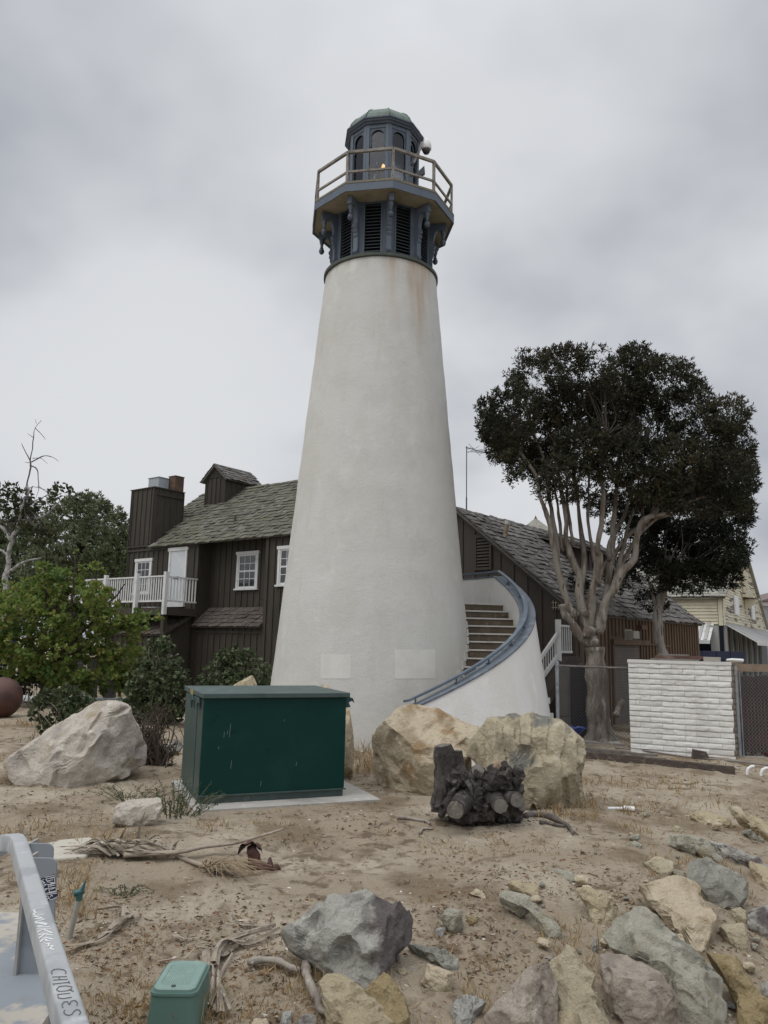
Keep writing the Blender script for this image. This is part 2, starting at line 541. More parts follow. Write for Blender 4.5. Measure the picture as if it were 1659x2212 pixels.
# ================================================================== lighthouse
TX, TY = -0.19, 17.0
def rz(z): return (2.273 - .0926 * z) / 1.008
lh = empty('lighthouse', (TX, TY, 0), 'tall tapering white stucco lighthouse with blue-grey lantern and gallery', 'lighthouse')
def stucco(name, base, rust):
    m = mat(name, base, [((base[0] * .91, base[1] * .91, base[2] * .89), .8, .45, .7, (1, 1, .5)), ((base[0] * .955, base[1] * .95, base[2] * .93), 1.4, .48, .58, (1, 1, .55)), ((base[0] * 1.08, base[1] * 1.08, base[2] * 1.08), 2.2, .55, .75, (1, 1, .6)),
                         ((base[0] * .84, base[1] * .83, base[2] * .80), 3.2, .60, .80, (1, 1, .13))], rough=.85, bump=[(5, .25, .05), (26, .35, .02), (80, .6, .012), (240, .3, .004)])
    if rust:
        n = m.node_tree
        b = [q for q in n.nodes if q.type == 'BSDF_PRINCIPLED'][0]
        src = b.inputs['Base Color'].links[0].from_socket
        tc = n.nodes.new('ShaderNodeTexCoord')
        sp = n.nodes.new('ShaderNodeSeparateXYZ')
        n.links.new(tc.outputs['Object'], sp.inputs[0])
        def mr(sock, a, c, d=0., e=1.):
            q = n.nodes.new('ShaderNodeMapRange'); q.interpolation_type = 'SMOOTHSTEP'
            n.links.new(sock, q.inputs[0])
            for i, val in zip((1, 2, 3, 4), (a, c, d, e)): q.inputs[i].default_value = val
            return q.outputs[0]
        def mm(op, a, c):
            q = n.nodes.new('ShaderNodeMath'); q.operation = op
            for i, s in enumerate((a, c)):
                if isinstance(s, float): q.inputs[i].default_value = s
                else: n.links.new(s, q.inputs[i])
            return q.outputs[0]
        mp = n.nodes.new('ShaderNodeMapping')
        n.links.new(tc.outputs['Object'], mp.inputs[0]); mp.inputs['Scale'].default_value = (4.2, 4.2, .32)
        no = n.nodes.new('ShaderNodeTexNoise'); n.links.new(mp.outputs[0], no.inputs['Vector']); no.inputs['Scale'].default_value = .9; no.inputs['Detail'].default_value = 7
        zf = mr(sp.outputs[2], 8.0, 10.4)
        streak = mr(no.outputs['Fac'], .30, .66)
        xa = mm('MULTIPLY', mr(sp.outputs[0], .0, .35), mr(sp.outputs[0], 1.25, 1.0))
        front = mr(sp.outputs[1], .2, -.2)
        k = mm('MULTIPLY', mm('MULTIPLY', zf, streak), mm('MULTIPLY', xa, front))
        # long thin drip
        drip = mm('MULTIPLY', mm('MULTIPLY', mr(sp.outputs[0], .78, .86), mr(sp.outputs[0], 1.05, .95)), mr(sp.outputs[2], 7.3, 9.6))
        drip = mm('MULTIPLY', drip, mr(no.outputs['Fac'], .36, .6))
        k = mm('MINIMUM', mm('ADD', mm('MULTIPLY', k, .55), mm('MULTIPLY', mm('MULTIPLY', drip, front), .26)), .6)
        mx = n.nodes.new('ShaderNodeMix'); mx.data_type = 'RGBA'
        n.links.new(k, mx.inputs['Factor']); n.links.new(src, mx.inputs[6]); mx.inputs[7].default_value = (.40, .25, .12, 1)
        # dark dirt just under the roof ring
        d2 = mm('MULTIPLY', mr(sp.outputs[2], 9.9, 10.45), mr(no.outputs['Fac'], .45, .62))
        mx2 = n.nodes.new('ShaderNodeMix'); mx2.data_type = 'RGBA'
        n.links.new(mm('MULTIPLY', d2, .35), mx2.inputs['Factor']); n.links.new(mx.outputs[2], mx2.inputs[6]); mx2.inputs[7].default_value = (.25, .22, .16, 1)
        n.links.new(mx2.outputs[2], b.inputs['Base Color'])
    return m
st_shaft = stucco('aged_stucco', (.592, .582, .545), True)
st_new = stucco('fresh_stucco', (.80, .79, .755), False)
NA, NZ = 160, 110
P = np.zeros((NZ, NA + 1, 3))
zs = np.linspace(-.25, 10.42, NZ)
for i, z in enumerate(zs):
    a = np.linspace(0, 2 * math.pi, NA + 1)
    r = rz(z)
    P[i, :, 0] = TX + r * np.sin(a); P[i, :, 1] = TY - r * np.cos(a); P[i, :, 2] = z
dn = .008 * fbm(P / np.array([1.1, 1.1, .7]), 3, 77)
dn[:, -1] = dn[:, 0]
cxy = P[:, :, :2] - np.array([TX, TY])
def shaft_bump(p): return .008 * fbm(np.asarray(p) / np.array([1.1, 1.1, .7]), 3, 77)
P[:, :, :2] += cxy / np.linalg.norm(cxy, axis=2)[..., None] * dn[..., None]
MB().grid(P).build('tower_shaft', st_shaft, lh, smooth=True)
def patch(u0, v0, u1, v1, m, off=.004):
    nu, nv = 24, 16
    Q = np.zeros((nv, nu, 3))
    rg = np.random.default_rng(int(u0))
    for i, v in enumerate(np.linspace(v1, v0, nv)):
        for j, u in enumerate(np.linspace(u0, u1, nu)):
            p = at(u + rg.uniform(-3.5, 3.5) * (j in (0, nu - 1)), v + rg.uniform(-3, 3) * (i in (0, nv - 1)), TY - 2.0)
            z = p[2]; r = rz(z) + off
            d = ray(u, v); d2 = d[:2]; c0 = CAM[:2] - np.array([TX, TY])
            A = d2 @ d2; B = 2 * d2 @ c0; Cc = c0 @ c0 - r * r
            t = (-B - math.sqrt(max(B * B - 4 * A * Cc, 0))) / (2 * A)
            q = CAM + d * t
            z = q[2]; r = rz(z) + off
            ang = math.atan2(q[0] - TX, -(q[1] - TY))
            r += float(shaft_bump(np.array([[TX + r * math.sin(ang), TY - r * math.cos(ang), z]]))[0]); Q[i, j] = (TX + r * math.sin(ang), TY - r * math.cos(ang), z)
    return MB().grid(Q).build('paint_patch', m, lh, smooth=True)
pw = mat('touch_up_paint', (.65, .635, .585), [((.60, .585, .54), 3, .4, .7)], rough=.85, bump=[(70, .4, .012), (240, .3, .004)])
pw2 = mat('touch_up_paint_grey', (.60, .575, .515), [((.56, .54, .49), 3, .4, .7)], rough=.85, bump=[(70, .4, .012), (240, .3, .004)])
patch(693, 1413, 758, 1466, pw); patch(852, 1403, 940, 1466, pw)
blue = mat('blue_grey_paint', (.058, .077, .102), [((.085, .105, .13), 3, .5, .7), ((.04, .05, .065), 8, .58, .75)], rough=.5, bump=[(40, .15, .01)])
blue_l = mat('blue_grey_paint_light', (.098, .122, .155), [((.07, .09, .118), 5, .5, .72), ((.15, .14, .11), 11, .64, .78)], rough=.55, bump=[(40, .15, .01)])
copper = mat('weathered_copper', (.10, .145, .115), [((.06, .075, .06), 4, .45, .7, (1, 1, .4)), ((.16, .22, .18), 7, .55, .75, (1, 1, .3)), ((.16, .12, .07), 9, .62, .8)], rough=.6, bump=[(30, .2, .01)])
soff = mat('soffit_plaster', (.34, .31, .235), [((.24, .21, .15), 2.5, .45, .7)], bump=[(30, .2, .01)])
black_ = mat('dark_void', (.012, .013, .014), rough=.9)
louv = mat('louvre_slat', (.035, .05, .06), [((.06, .08, .07), 5, .5, .7)], rough=.6)
wood_g = mat('weathered_rail_wood', (.25, .228, .20), [((.155, .135, .115), 6, .45, .65), ((.35, .33, .30), 10, .55, .7)], bump=[(60, .4, .01)])
TH0 = R_(8)
def pol(th, r, z): return np.array([TX + r * math.sin(th), TY - r * math.cos(th), z])
# flashing ring on top of shaft
m = MB(); m.lathe([(rz(10.4) + .005, 10.34), (rz(10.4) + .045, 10.36), (rz(10.4) + .045, 10.43), (1.2, 10.47), (1.1, 10.47)], (TX, TY, 0), 96)
m.build('flashing_ring', mat('dark_copper', (.055, .068, .055), [((.10, .12, .095), 5, .55, .7), ((.09, .07, .05), 8, .58, .72)], rough=.7), lh, smooth=30)
ZB, ZT = 10.42, 11.78
RD = 1.17
m = MB(); m.lathe([(RD - .16, ZB), (RD - .16, ZT + .1)], (TX, TY, 0), 10, TH0, True); m.build('drum_core', black_, lh)
for k in range(10):
    a, b = TH0 + k * R_(36), TH0 + (k + 1) * R_(36)
    A0, A1 = pol(a, RD, 0), pol(b, RD, 0)
    ex = A1 - A0; L = np.linalg.norm(ex); ex = ex / L
    ny = pol((a + b) / 2, 1, 0) - pol((a + b) / 2, 0, 0)
    def fr(u, d, z, A0=A0, ex=ex, ny=ny): return np.array([*(A0 + ex * u - ny * d)[:2], z])
    m = MB()
    m.fbox(fr, (0.0, 0, ZB), (.165, .12, ZT)); m.fbox(fr, (L - .165, 0, ZB), (L, .12, ZT))
    m.fbox(fr, (.165, .005, ZB), (L - .165, .12, ZB + .06)); m.fbox(fr, (.165, .005, ZT - .05), (L - .165, .12, ZT))
    m.fbox(fr, (.14, -.012, ZB), (.18, -.001, ZT)); m.fbox(fr, (L - .18, -.012, ZB), (L - .14, -.001, ZT))
    f_ = m.build('louvre_frame', blue, lh)
    m = MB()
    for q in np.arange(ZB + .09, ZT - .09, .078):
        m.hexa([fr(.168, .012, q - .012), fr(L - .168, .012, q - .012), fr(L - .168, .10, q + .05), fr(.168, .10, q + .05), fr(.168, .012, q), fr(L - .168, .012, q), fr(L - .168, .10, q + .062), fr(.168, .10, q + .062)])
    m.build('louvre_slats', louv, f_)
# brackets at the ten corners
prof = [(0, 0), (.05, 0), (.09, .03), (.10, .07), (.075, .10), (.10, .12), (.115, .16), (.085, .20), (.085, .22), (.07, .235), (.07, .50), (.085, .52), (.10, .56), (.085, .60), (.105, .62), (.125, .67), (.10, .71), (.12, .73), (.14, .78), (.115, .83), (.10, .85),
        (.10, .93), (.11, 1.02), (.14, 1.11), (.18, 1.17), (.25, 1.20), (.25, 1.16), (.39, 1.16), (.39, 1.33), (0, 1.33)]
for k in range(10):
    th = TH0 + k * R_(36)
    rd = np.array([math.sin(th), -math.cos(th), 0]); tt = np.array([math.cos(th), math.sin(th), 0])
    base = pol(th, RD - .02, 10.40)
    m = MB()
    m.prism([base + rd * r + np.array([0, 0, z]) - tt * .055 for r, z in prof], tt * .11)
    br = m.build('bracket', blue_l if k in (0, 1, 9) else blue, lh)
    m = MB(); c = pol(th, RD - .02 + .32, 11.565)
    m.lathe([(.0, -.38), (.035, -.37), (.062, -.33), (.066, -.29), (.05, -.25), (.03, -.235), (.045, -.22), (.03, -.2), (.036, -.14), (.056, -.08), (.06, -.04), (.045, -.03), (.055, .0)], c, 14)
    m.build('pendant', blue, br, smooth=40)
# gallery deck
def ring10(profile, n=10): return MB().lathe(profile, (TX, TY, 0), 10, TH0)
RG = 1.72
ring10([(1.0, 11.775), (RG - .04, 11.775)]).build('soffit', soff, lh)
ring10([(RG - .045, 11.76), (RG, 11.74), (RG, 11.92), (RG - .05, 11.93)]).build('gallery_fascia', blue_l, lh)
ring10([(RG - .06, 11.925), (RG + .006, 11.925), (RG - .004, 11.985), (RG - .06, 11.99), (.5, 11.98)]).build('gallery_deck', mat('deck_edge', (.16, .13, .085), [((.10, .12, .09), 4, .45, .65), ((.24, .18, .10), 8, .55, .7)], bump=[(40, .3, .01)]), lh)
# railing
rail = MB(); RR = 1.66
for k in range(10):
    a, b = TH0 + k * R_(36), TH0 + (k + 1) * R_(36)
    rail.bar(pol(a, RR, 12.72), pol(b, RR, 12.72), .055, .06)
    rail.bar(pol(a, RR, 12.24), pol(b, RR, 12.24), .04, .045)
rl_o = rail.build('gallery_railing', wood_g, lh)
for k in range(10):
    a = TH0 + k * R_(36)
    MB().bar(pol(a, RR, 11.9), pol(a, RR, 12.69), .052, .052, up=(math.sin(a), -math.cos(a), 0)).build('railing_post', wood_g, rl_o)
# lantern room
RL = .86
ZL0, ZL1 = 11.95, 13.93
panes = glass_mat('lantern_glass', (.80, .79, .78), .94)
for k in range(10):
    a, b = TH0 + k * R_(36), TH0 + (k + 1) * R_(36)
    A0, A1 = pol(a, RL, 0), pol(b, RL, 0)
    ex = A1 - A0; L = np.linalg.norm(ex); ex = ex / L
    ny = pol((a + b) / 2, 1, 0) - pol((a + b) / 2, 0, 0)
    def fr(u, d, z, A0=A0, ex=ex, ny=ny): return np.array([*(A0 + ex * u - ny * d)[:2], z])
    m = MB()
    m.fbox(fr, (.0, -.01, ZL0), (.075, .07, ZL1)); m.fbox(fr, (L - .075, -.01, ZL0), (L, .07, ZL1))
    m.fbox(fr, (.075, .0, ZL0), (L - .075, .06, ZL0 + .30)); m.fbox(fr, (.075, .0, ZL1 - .10), (L - .075, .06, ZL1))
    wf = m.build('window_frame', blue_l, lh)
    # arched trim: board with an arch cut away
    x0, x1 = .082, L - .082; zt = ZL1 - .103; r_ = (x1 - x0) / 2 - .035; xc = (x0 + x1) / 2; zc = zt - .045 - r_
    m = MB(); n_ = 14
    arc = [(xc - r_ * math.cos(math.pi * i / n_), zc + r_ * math.sin(math.pi * i / n_)) for i in range(n_ + 1)]
    lo = zc - .26
    inner = [(arc[0][0], lo)] + arc + [(arc[-1][0], lo)]
    outer = [(x0, lo - .04)] + [(x0, zc)] + [(x0 + (x1 - x0) * i / (n_ - 2), zt) for i in range(n_ - 1)] + [(x1, zc)] + [(x1, lo - .04)]
    for i in range(len(inner) - 1):
        q = [inner[i], inner[i + 1], outer[i + 1], outer[i]]
        m.hexa([fr(u, .035, z) for u, z in q] + [fr(u, .012, z) for u, z in q])
    m.build('arch_trim', blue, wf)
    MB().fbox(fr, (.076, .046, ZL0 + .30), (L - .076, .052, ZL1 - .10)).build('window_pane', panes, wf)
MB().lathe([(RL + .0, ZL1 - .02), (RL + .04, ZL1 - .01), (RL + .05, ZL1 + .02), (RL + .09, ZL1 + .045), (RL + .095, ZL1 + .08), (RL + .12, ZL1 + .09), (RL + .12, ZL1 + .125), (RL + .03, ZL1 + .135)], (TX, TY, 0), 10, TH0).build('cornice', blue, lh)
z0 = ZL1 + .13
MB().lathe([(RL + .07, z0), (RL + .05, z0 + .04), (RL - .0, z0 + .17), (RL - .10, z0 + .31), (RL - .22, z0 + .41), (RL - .34, z0 + .47), (RL - .42, z0 + .49), (.12, z0 + .52), (.0, z0 + .53)], (TX, TY, 0), 10, TH0).build('dome_roof', copper, lh)
m = MB()
for k in range(10):
    a = TH0 + k * R_(36)
    m.tube([pol(a, r, z0 + dz) for r, dz in ((RL + .055, .04), (RL + .004, .172), (RL - .096, .312), (RL - .216, .412), (RL - .336, .472), (RL - .42, .492))], .013, 6)
m.build('roof_seam', copper, lh, smooth=True)
MB().lathe([(RL - .05, ZL1 - .03), (.0, ZL1 + .1)], (TX, TY, 0), 10, TH0).build('lantern_ceiling', mat('lantern_ceiling_wood', (.10, .075, .06)), lh)
MB().lathe([(RL - .02, ZL0 + .28), (.0, ZL0 + .28)], (TX, TY, 0), 10, TH0).build('lantern_floor', mat('lantern_floor_paint', (.45, .44, .42)), lh)
lamp = MB().lathe([(.10, ZL0 + .25), (.10, ZL0 + .55), (.04, ZL0 + .6), (.04, ZL0 + 1.25), (.09, ZL0 + 1.3)], (TX, TY, 0), 16).build('lamp_stand', mat('lamp_metal', (.2, .17, .12), rough=.4, metal=.6), lh, smooth=30)
MB().lathe([(.0, ZL0 + 1.3), (.035, ZL0 + 1.33), (.05, ZL0 + 1.39), (.035, ZL0 + 1.46), (.0, ZL0 + 1.5)], (TX, TY, 0), 16).build('lamp_bulb', emit_mat('warm_bulb', (1, .62, .25), 3.0), lamp, smooth=True)
MB().lathe([(.16, ZL0 + .5), (.30, ZL0 + .62), (.37, ZL0 + .85), (.36, ZL0 + 1.15), (.28, ZL0 + 1.38), (.15, ZL0 + 1.5)], (TX, TY, 0), 24).build('lens_drum', glass_mat('lens_glass', (.78, .74, .70), .95, .1), lh, smooth=True)
# ------------------------------------------------------------------ spiral stair
def rout(z): return 3.86 - .146 * z
N_ST = 17; RISE = .1706; STH0, STD = 20., 5.3
riser_m = mat('stair_riser_brown', (.125, .096, .064), [((.08, .062, .042), 2.5, .45, .68), ((.2, .16, .11), 9, .55, .7)], bump=[(30, .3, .01)])
nose_m = mat('stair_nosing', (.56, .54, .50), [((.40, .37, .33), 4, .5, .7)], rough=.5)
rs = MB(); ns = MB()
def arcpts(th0, th1, rf, z, n):
    return [pol(R_(t), rf(z), z) for t in np.linspace(th0, th1, n)]
ro = lambda z: 3.42
for k in range(N_ST):
    t0 = STH0 + STD * k; t1 = t0 + STD if k < N_ST - 1 else 175
    za, zb = RISE * k, RISE * (k + 1)
    ri = lambda z: rz(z) - .06
    rs.add([pol(R_(t0), ri(za), za - .02), pol(R_(t0), 3.42, za - .02), pol(R_(t0), 3.42, zb), pol(R_(t0), ri(zb), zb)], [(0, 1, 2, 3)])
    nn = max(2, int((t1 - t0) / 5) + 1)
    Q = np.array([[pol(R_(t), r, zb) for r in (rz(zb) - .06, 3.42)] for t in np.linspace(t0, t1, nn)])
    rs.grid(Q)
    # nosing strip, a slim bar slightly proud of the riser
    e = np.array([math.cos(R_(t0)), math.sin(R_(t0)), 0])
    ns.bar(pol(R_(t0), rz(zb) - .03, zb) - e * .012, pol(R_(t0), 3.40, zb) - e * .012, .03, .03)
stair = rs.build('stair_treads', riser_m, lh)
ns.build('stair_nosing', nose_m, stair)
# stepped stringer along the shaft
sg = MB()
for k in range(N_ST):
    t0 = STH0 + STD * k - 2.2; t1 = t0 + STD
    zb = RISE * (k + 1)
    for tt0, tt1 in ((t0, (t0 + t1) / 2), ((t0 + t1) / 2, t1)):
        c = []
        for z in (zb - .05, zb + .10):
            for t, r in ((tt0, rz(z) - .05), (tt1, rz(z) - .05), (tt1, rz(z) + .03), (tt0, rz(z) + .03)):
                c.append(pol(R_(t), r, z))
        sg.hexa(c)
sg.build('stair_stringer', st_shaft, stair)
TH_A, TH_K, TH_B = 10.5, 112., 176.
def zc(t):
    t = np.asarray(t, float)
    s = np.clip((t - TH_A) / (TH_K - TH_A), 0, 1)
    return .86 + (3.56 - .86) * s
ths = np.linspace(TH_A, TH_B, 110)
WT = .30
def wall_sheet(inner):
    rows = []
    for t in ths:
        zt = float(zc(t)); col = []
        for s in np.linspace(0, 1, 22):
            z = -.2 + (zt + .2) * s
            r = rout(z) if not inner else min(rout(zt) - WT + .03 * (1 - s), rout(z) - .12)
            col.append(pol(R_(t), r, z))
        rows.append(col)
    return np.array(rows)
Wo, Wi = wall_sheet(False), wall_sheet(True)
Wo[:, :, :2] += .006 * fbm(Wo / .9, 3, 31)[..., None]
m = MB(); m.grid(Wo); m.grid(Wi)
top = np.stack([Wo[:, -1], Wi[:, -1]], 1); m.grid(top)
for e in (0, -1):
    m.grid(np.stack([Wo[e], Wi[e]], 1))
sw = m.build('stair_wall', st_new, lh, smooth=40)
cap = MB()
rows = []
for t in ths:
    z = float(zc(t)); r1 = rout(z) + .018; r0 = rout(z) - WT - .018
    rows.append([pol(R_(t), r, q) for r, q in ((r0, z + .004), (r1, z + .004), (r1, z + .035), (r0, z + .035), (r0, z + .004))])
cap.grid(np.array(rows))
blue_c = mat('blue_coping', (.125, .15, .18), [((.09, .105, .125), 3, .45, .68), ((.23, .25, .27), 7, .55, .72), ((.2, .18, .15), 12, .62, .75)], rough=.55, bump=[(40, .2, .01)])
cp = cap.build('wall_coping', blue_c, sw, smooth=40)
hr = MB(); rows = []
blue_r = mat('handrail_paint', (.098, .128, .16), [((.14, .17, .20), 3, .45, .65), ((.075, .10, .13), 9, .58, .75)], rough=.5)
for t in np.linspace(TH_A - .8, TH_B, 110):
    z = float(zc(t)) + .15; rm = rout(z - .18) - WT * .62
    rows.append([pol(R_(t), rm + dr, z + dz) for dr, dz in ((-.042, -.02), (.042, -.02), (.042, .02), (-.042, .02), (-.042, -.02))])
hr.grid(np.array(rows))
hro = hr.build('handrail', blue_r, sw, smooth=40)
for t in np.arange(13, 172, 13):
    z = float(zc(t)); rm = rout(z) - WT * .62
    m = MB(); m.bar(pol(R_(t), rm, z + .03), pol(R_(t), rm, z + .13), .028); m.bar(pol(R_(t), rm - .05, z + .042), pol(R_(t), rm + .05, z + .042), .05, .012)
    m.build('handrail_bracket', blue_r, hro)
# ------------------------------------------------------------------ cameras and fittings on the lantern
whitep = mat('white_plastic', (.72, .72, .70), rough=.35)
c0 = at(921, 318, 16.75)
sc_o = empty('security_camera', c0, 'white dome security camera on an arm beside the lantern', 'security camera')
MB().lathe([(.0, .22), (.05, .21), (.085, .16), (.118, .06), (.125, -.02), (.12, -.06), (.10, -.075)], c0, 24).build('camera_housing', whitep, sc_o, smooth=30)
MB().lathe([(.095, -.07), (.09, -.12), (.06, -.17), (.0, -.19)], c0, 24).build('camera_dome', mat('smoked_dome', (.05, .045, .05), rough=.08), sc_o, smooth=True)
m = MB(); q1 = c0 + np.array([-.10, .0, -.02]); q2 = at(893, 352, 16.6)
m.bar(c0 + np.array([-.11, 0, .12]), c0 + np.array([-.19, 0, -.18]), .07, .05); m.bar(c0 + np.array([-.17, 0, -.08]), q2, .045, .05); m.bar(q2, q2 + np.array([-.20, .1, -.02]), .06)
m.build('mounting_arm', mat('arm_metal', (.28, .28, .28), rough=.45, metal=.4), sc_o)
c1 = at(907, 373, 16.45)
fl = empty('floodlight', c1, 'small dark wedge floodlight low on the lantern wall', 'floodlight')
MB().prism([c1 + np.array(q) for q in ((-.05, -.04, -.13), (.12, -.04, -.02), (.10, -.04, .16), (-.03, -.04, .02))], (0, .10, 0)).build('lamp_head', mat('dark_grey_metal', (.05, .05, .055), rough=.5), fl)
MB().bar(c1 + np.array([-.03, .0, -.03]), c1 + np.array([-.22, .05, -.06]), .03).build('bracket_arm', mat('bracket_metal', (.1, .1, .1), rough=.5), fl)
# ================================================================== buildings
def zrange(poly, s):
    zs = []
    n = len(poly)
    for i in range(n):
        (s0, z0), (s1, z1) = poly[i], poly[(i + 1) % n]
        if (s0 - s) * (s1 - s) <= 0 and s0 != s1:
            zs.append(z0 + (z1 - z0) * (s - s0) / (s1 - s0))
    return (min(zs), max(zs)) if len(zs) >= 2 else None
def wall(name, fr, poly, d, th, m, parent, batten=.31, bw=.045, bd=.03, holes=(), label=None, off=.12):
    mb = MB()
    e = fr(0, th, 0) - fr(0, 0, 0)
    mb.prism([fr(s, d, z) for s, z in poly], e)
    if batten:
        s0, s1 = min(p[0] for p in poly), max(p[0] for p in poly)
        for s in list(np.arange(s0 + off, s1 - .03, batten)) + [s0 + bw * .6, s1 - bw * .6]:
            r = zrange(poly, s)
            if not r: continue
            segs = [r]
            for h in holes:
                if h[0] - .02 < s < h[2] + .02:
                    ns_ = []
                    for a, b in segs:
                        if h[1] > a: ns_.append((a, min(b, h[1])))
                        if h[3] < b: ns_.append((max(a, h[3]), b))
                    segs = ns_
            for a, b in segs:
                if b - a > .05:
                    mb.fbox(fr, (s - bw / 2, d - bd, a + .01), (s + bw / 2, d - .001, b - .02))
    return mb.build(name, m, parent, label=label)
def shingles(name, p0, eu, es, W, T, m, parent, exposure=.22, seed=1, wid=(.13, .28), keep=None, th=.022, base=.06):
    p0 = np.array(p0, float); eu = np.array(eu, float); es = np.array(es, float)
    nn = np.cross(eu, es); nn /= np.linalg.norm(nn)
    if nn[2] < 0: nn = -nn
    rg = np.random.default_rng(seed)
    mb = MB()
    if keep is None:
        mb.hexa([p0 + eu * a + es * b + nn * c for c in (-base, -.004) for a, b in ((0, 0), (W, 0), (W, T), (0, T))])
    nr = int(T / exposure) + 1
    for r in range(nr):
        t = r * exposure
        u = -rg.uniform(0, .2)
        while u < W + .02:
            wd = rg.uniform(*wid)
            j = rg.uniform(-.035, .03)
            a0, a1 = max(u, -.02), min(u + wd - .012, W + .04)
            if a1 - a0 > .03 and (keep is None or keep((a0 + a1) / 2, t)):
                b0, b1 = t + j - .04, min(t + exposure * 1.25, T + .03)
                lf = rg.uniform(.018, .05)
                lf2 = lf + rg.uniform(-.012, .012)
                tk = th * rg.uniform(.7, 1.3)
                sk = rg.uniform(-.012, .012)
                c = [p0 + eu * a0 + es * (b0 + sk) + nn * lf, p0 + eu * a1 + es * (b0 - sk) + nn * lf2, p0 + eu * a1 + es * b1 + nn * .002, p0 + eu * a0 + es * b1 + nn * .002]
                mb.hexa(c + [q + nn * tk for q in c])
            u += wd
    return mb.build(name, m, parent, recalc=True)
wh = mat('white_trim_paint', (.66, .66, .645), [((.53, .52, .495), 4, .5, .72), ((.45, .43, .4), 14, .66, .78)], rough=.6)
wglass = mat('window_glass_dark', (.02, .023, .028), rough=.06, spec=.8)
def window(fr, s0, z0, s1, z1, d, cols, rows, parent, cas=.10, mid=True):
    m = MB()
    m.fbox(fr, (s0, d - .05, z0), (s0 + cas, d, z1)); m.fbox(fr, (s1 - cas, d - .05, z0), (s1, d, z1))
    m.fbox(fr, (s0 - .04, d - .065, z1), (s1 + .04, d, z1 + .11))
    m.fbox(fr, (s0 - .05, d - .10, z0 - .06), (s1 + .05, d, z0))
    w_ = m.build('window', wh, parent)
    a, b = s0 + cas + .003, s1 - cas - .003
    m = MB()
    m.fbox(fr, (a, d - .035, z0 + .003), (a + .05, d - .002, z1 - .003)); m.fbox(fr, (b - .05, d - .035, z0 + .003), (b, d - .002, z1 - .003))
    m.fbox(fr, (a + .05, d - .035, z0 + .003), (b - .05, d - .002, z0 + .07)); m.fbox(fr, (a + .05, d - .035, z1 - .055), (b - .05, d - .002, z1 - .003))
    for c in range(1, cols):
        s = a + .05 + (b - a - .1) * c / cols
        m.fbox(fr, (s - .011, d - .03, z0 + .07), (s + .011, d - .005, z1 - .055))
    for r in range(1, rows):
        z = z0 + .07 + (z1 - z0 - .125) * r / rows
        hw = .03 if (mid and r * 2 == rows) else .011
        m.fbox(fr, (a + .05, d - .033, z - hw), (b - .05, d - .004, z + hw))
    m.build('sash', wh, w_)
    MB().fbox(fr, (a + .04, d - .018, z0 + .06), (b - .04, d - .014, z1 - .05)).build('pane', wglass, w_)
    return w_
# ------------------------------------------------------------------ brown house to the left of the tower
brown = mat('dark_brown_boards', (.045, .037, .026), [((.031, .026, .018), 1.2, .45, .7, (1, 1, .3)), ((.08, .062, .05), 5, .58, .78, (1, 1, .15)), ((.085, .053, .034), 3, .66, .82, (1, 1, .4))], rough=.75, bump=[(25, .25, .01, (1, 1, .2))])
roof_a = mat('mossy_shakes', (.1, .1, .1), [((.10, .092, .078), 1.8, .60, .72), ((.06, .055, .045), 11, .60, .75)], rough=.9, island=[(.082, .078, .06), (.125, .121, .088), (.108, .106, .070), (.155, .15, .12), (.066, .062, .05), (.115, .115, .072)], bump=[(50, .4, .01)])
roof_b = mat('grey_shakes', (.1, .1, .1), [((.075, .066, .058), 1.2, .5, .68), ((.05, .045, .04), 11, .60, .75)], rough=.9, island=[(.085, .076, .069), (.14, .128, .118), (.10, .09, .08), (.19, .178, .165), (.06, .054, .048)], bump=[(50, .4, .01)])
H = Frame((-10.27, 31), (.8, -.6))
bh = empty('brown_house', H(5, 2, 0), 'dark brown board house with mossy shingle roof, white windows and boxed chimney', 'house')
RK = .63
W1 = (.52, 3.70, 1.56, 4.95); W2 = (5.72, 3.80, 6.83, 5.03); W3 = (8.42, 3.82, 9.5, 5.02); DR = (2.60, 3.16, 3.66, 5.26)
pad = lambda w: (w[0] - .07, w[1] - .1, w[2] + .07, w[3] + .14)
wall('wall', H, [(-.1, -.1), (4.32, -.1), (4.32, 5.62), (-.1, 5.62)], 0, .15, brown, bh, holes=[pad(W1), pad(DR)])
wall('wall', H, [(4.33, 2.9), (7.81, 2.9), (7.81, 5.9), (4.33, 5.9)], RK, .12, brown, bh, holes=[pad(W2)])
wall('wall', H, [(4.33, -.1), (7.81, -.1), (7.81, 2.46), (4.33, 2.46)], 0, .12, brown, bh)
wall('wall', H, [(7.82, -.1), (11.4, -.1), (11.4, 5.62), (7.82, 5.62)], 0, .15, brown, bh, holes=[pad(W3)])
m = MB(); 
for lo_, hi_ in (((4.2, .16, 2.4), (4.32, RK, 5.6)), ((7.82, .16, 2.4), (7.94, RK, 5.6)), ((-.1, .15, -.1), (.05, 6.5, 5.6)), ((11.25, .15, -.1), (11.4, 6.5, 5.6))): MB().fbox(H, lo_, hi_).build('side_wall', brown, bh)
m = MB(); m.fbox(H, (4.33, -.045, 2.20), (7.80, -.002, 2.26)); m.fbox(H, (-.1, -.05, 5.36), (4.3, -.002, 5.44)); m.fbox(H, (4.18, -.04, 2.9), (4.318, -.003, 5.5)); m.fbox(H, (7.83, -.045, 0), (7.97, -.003, 5.5)); m.build('trim_board', brown, bh)
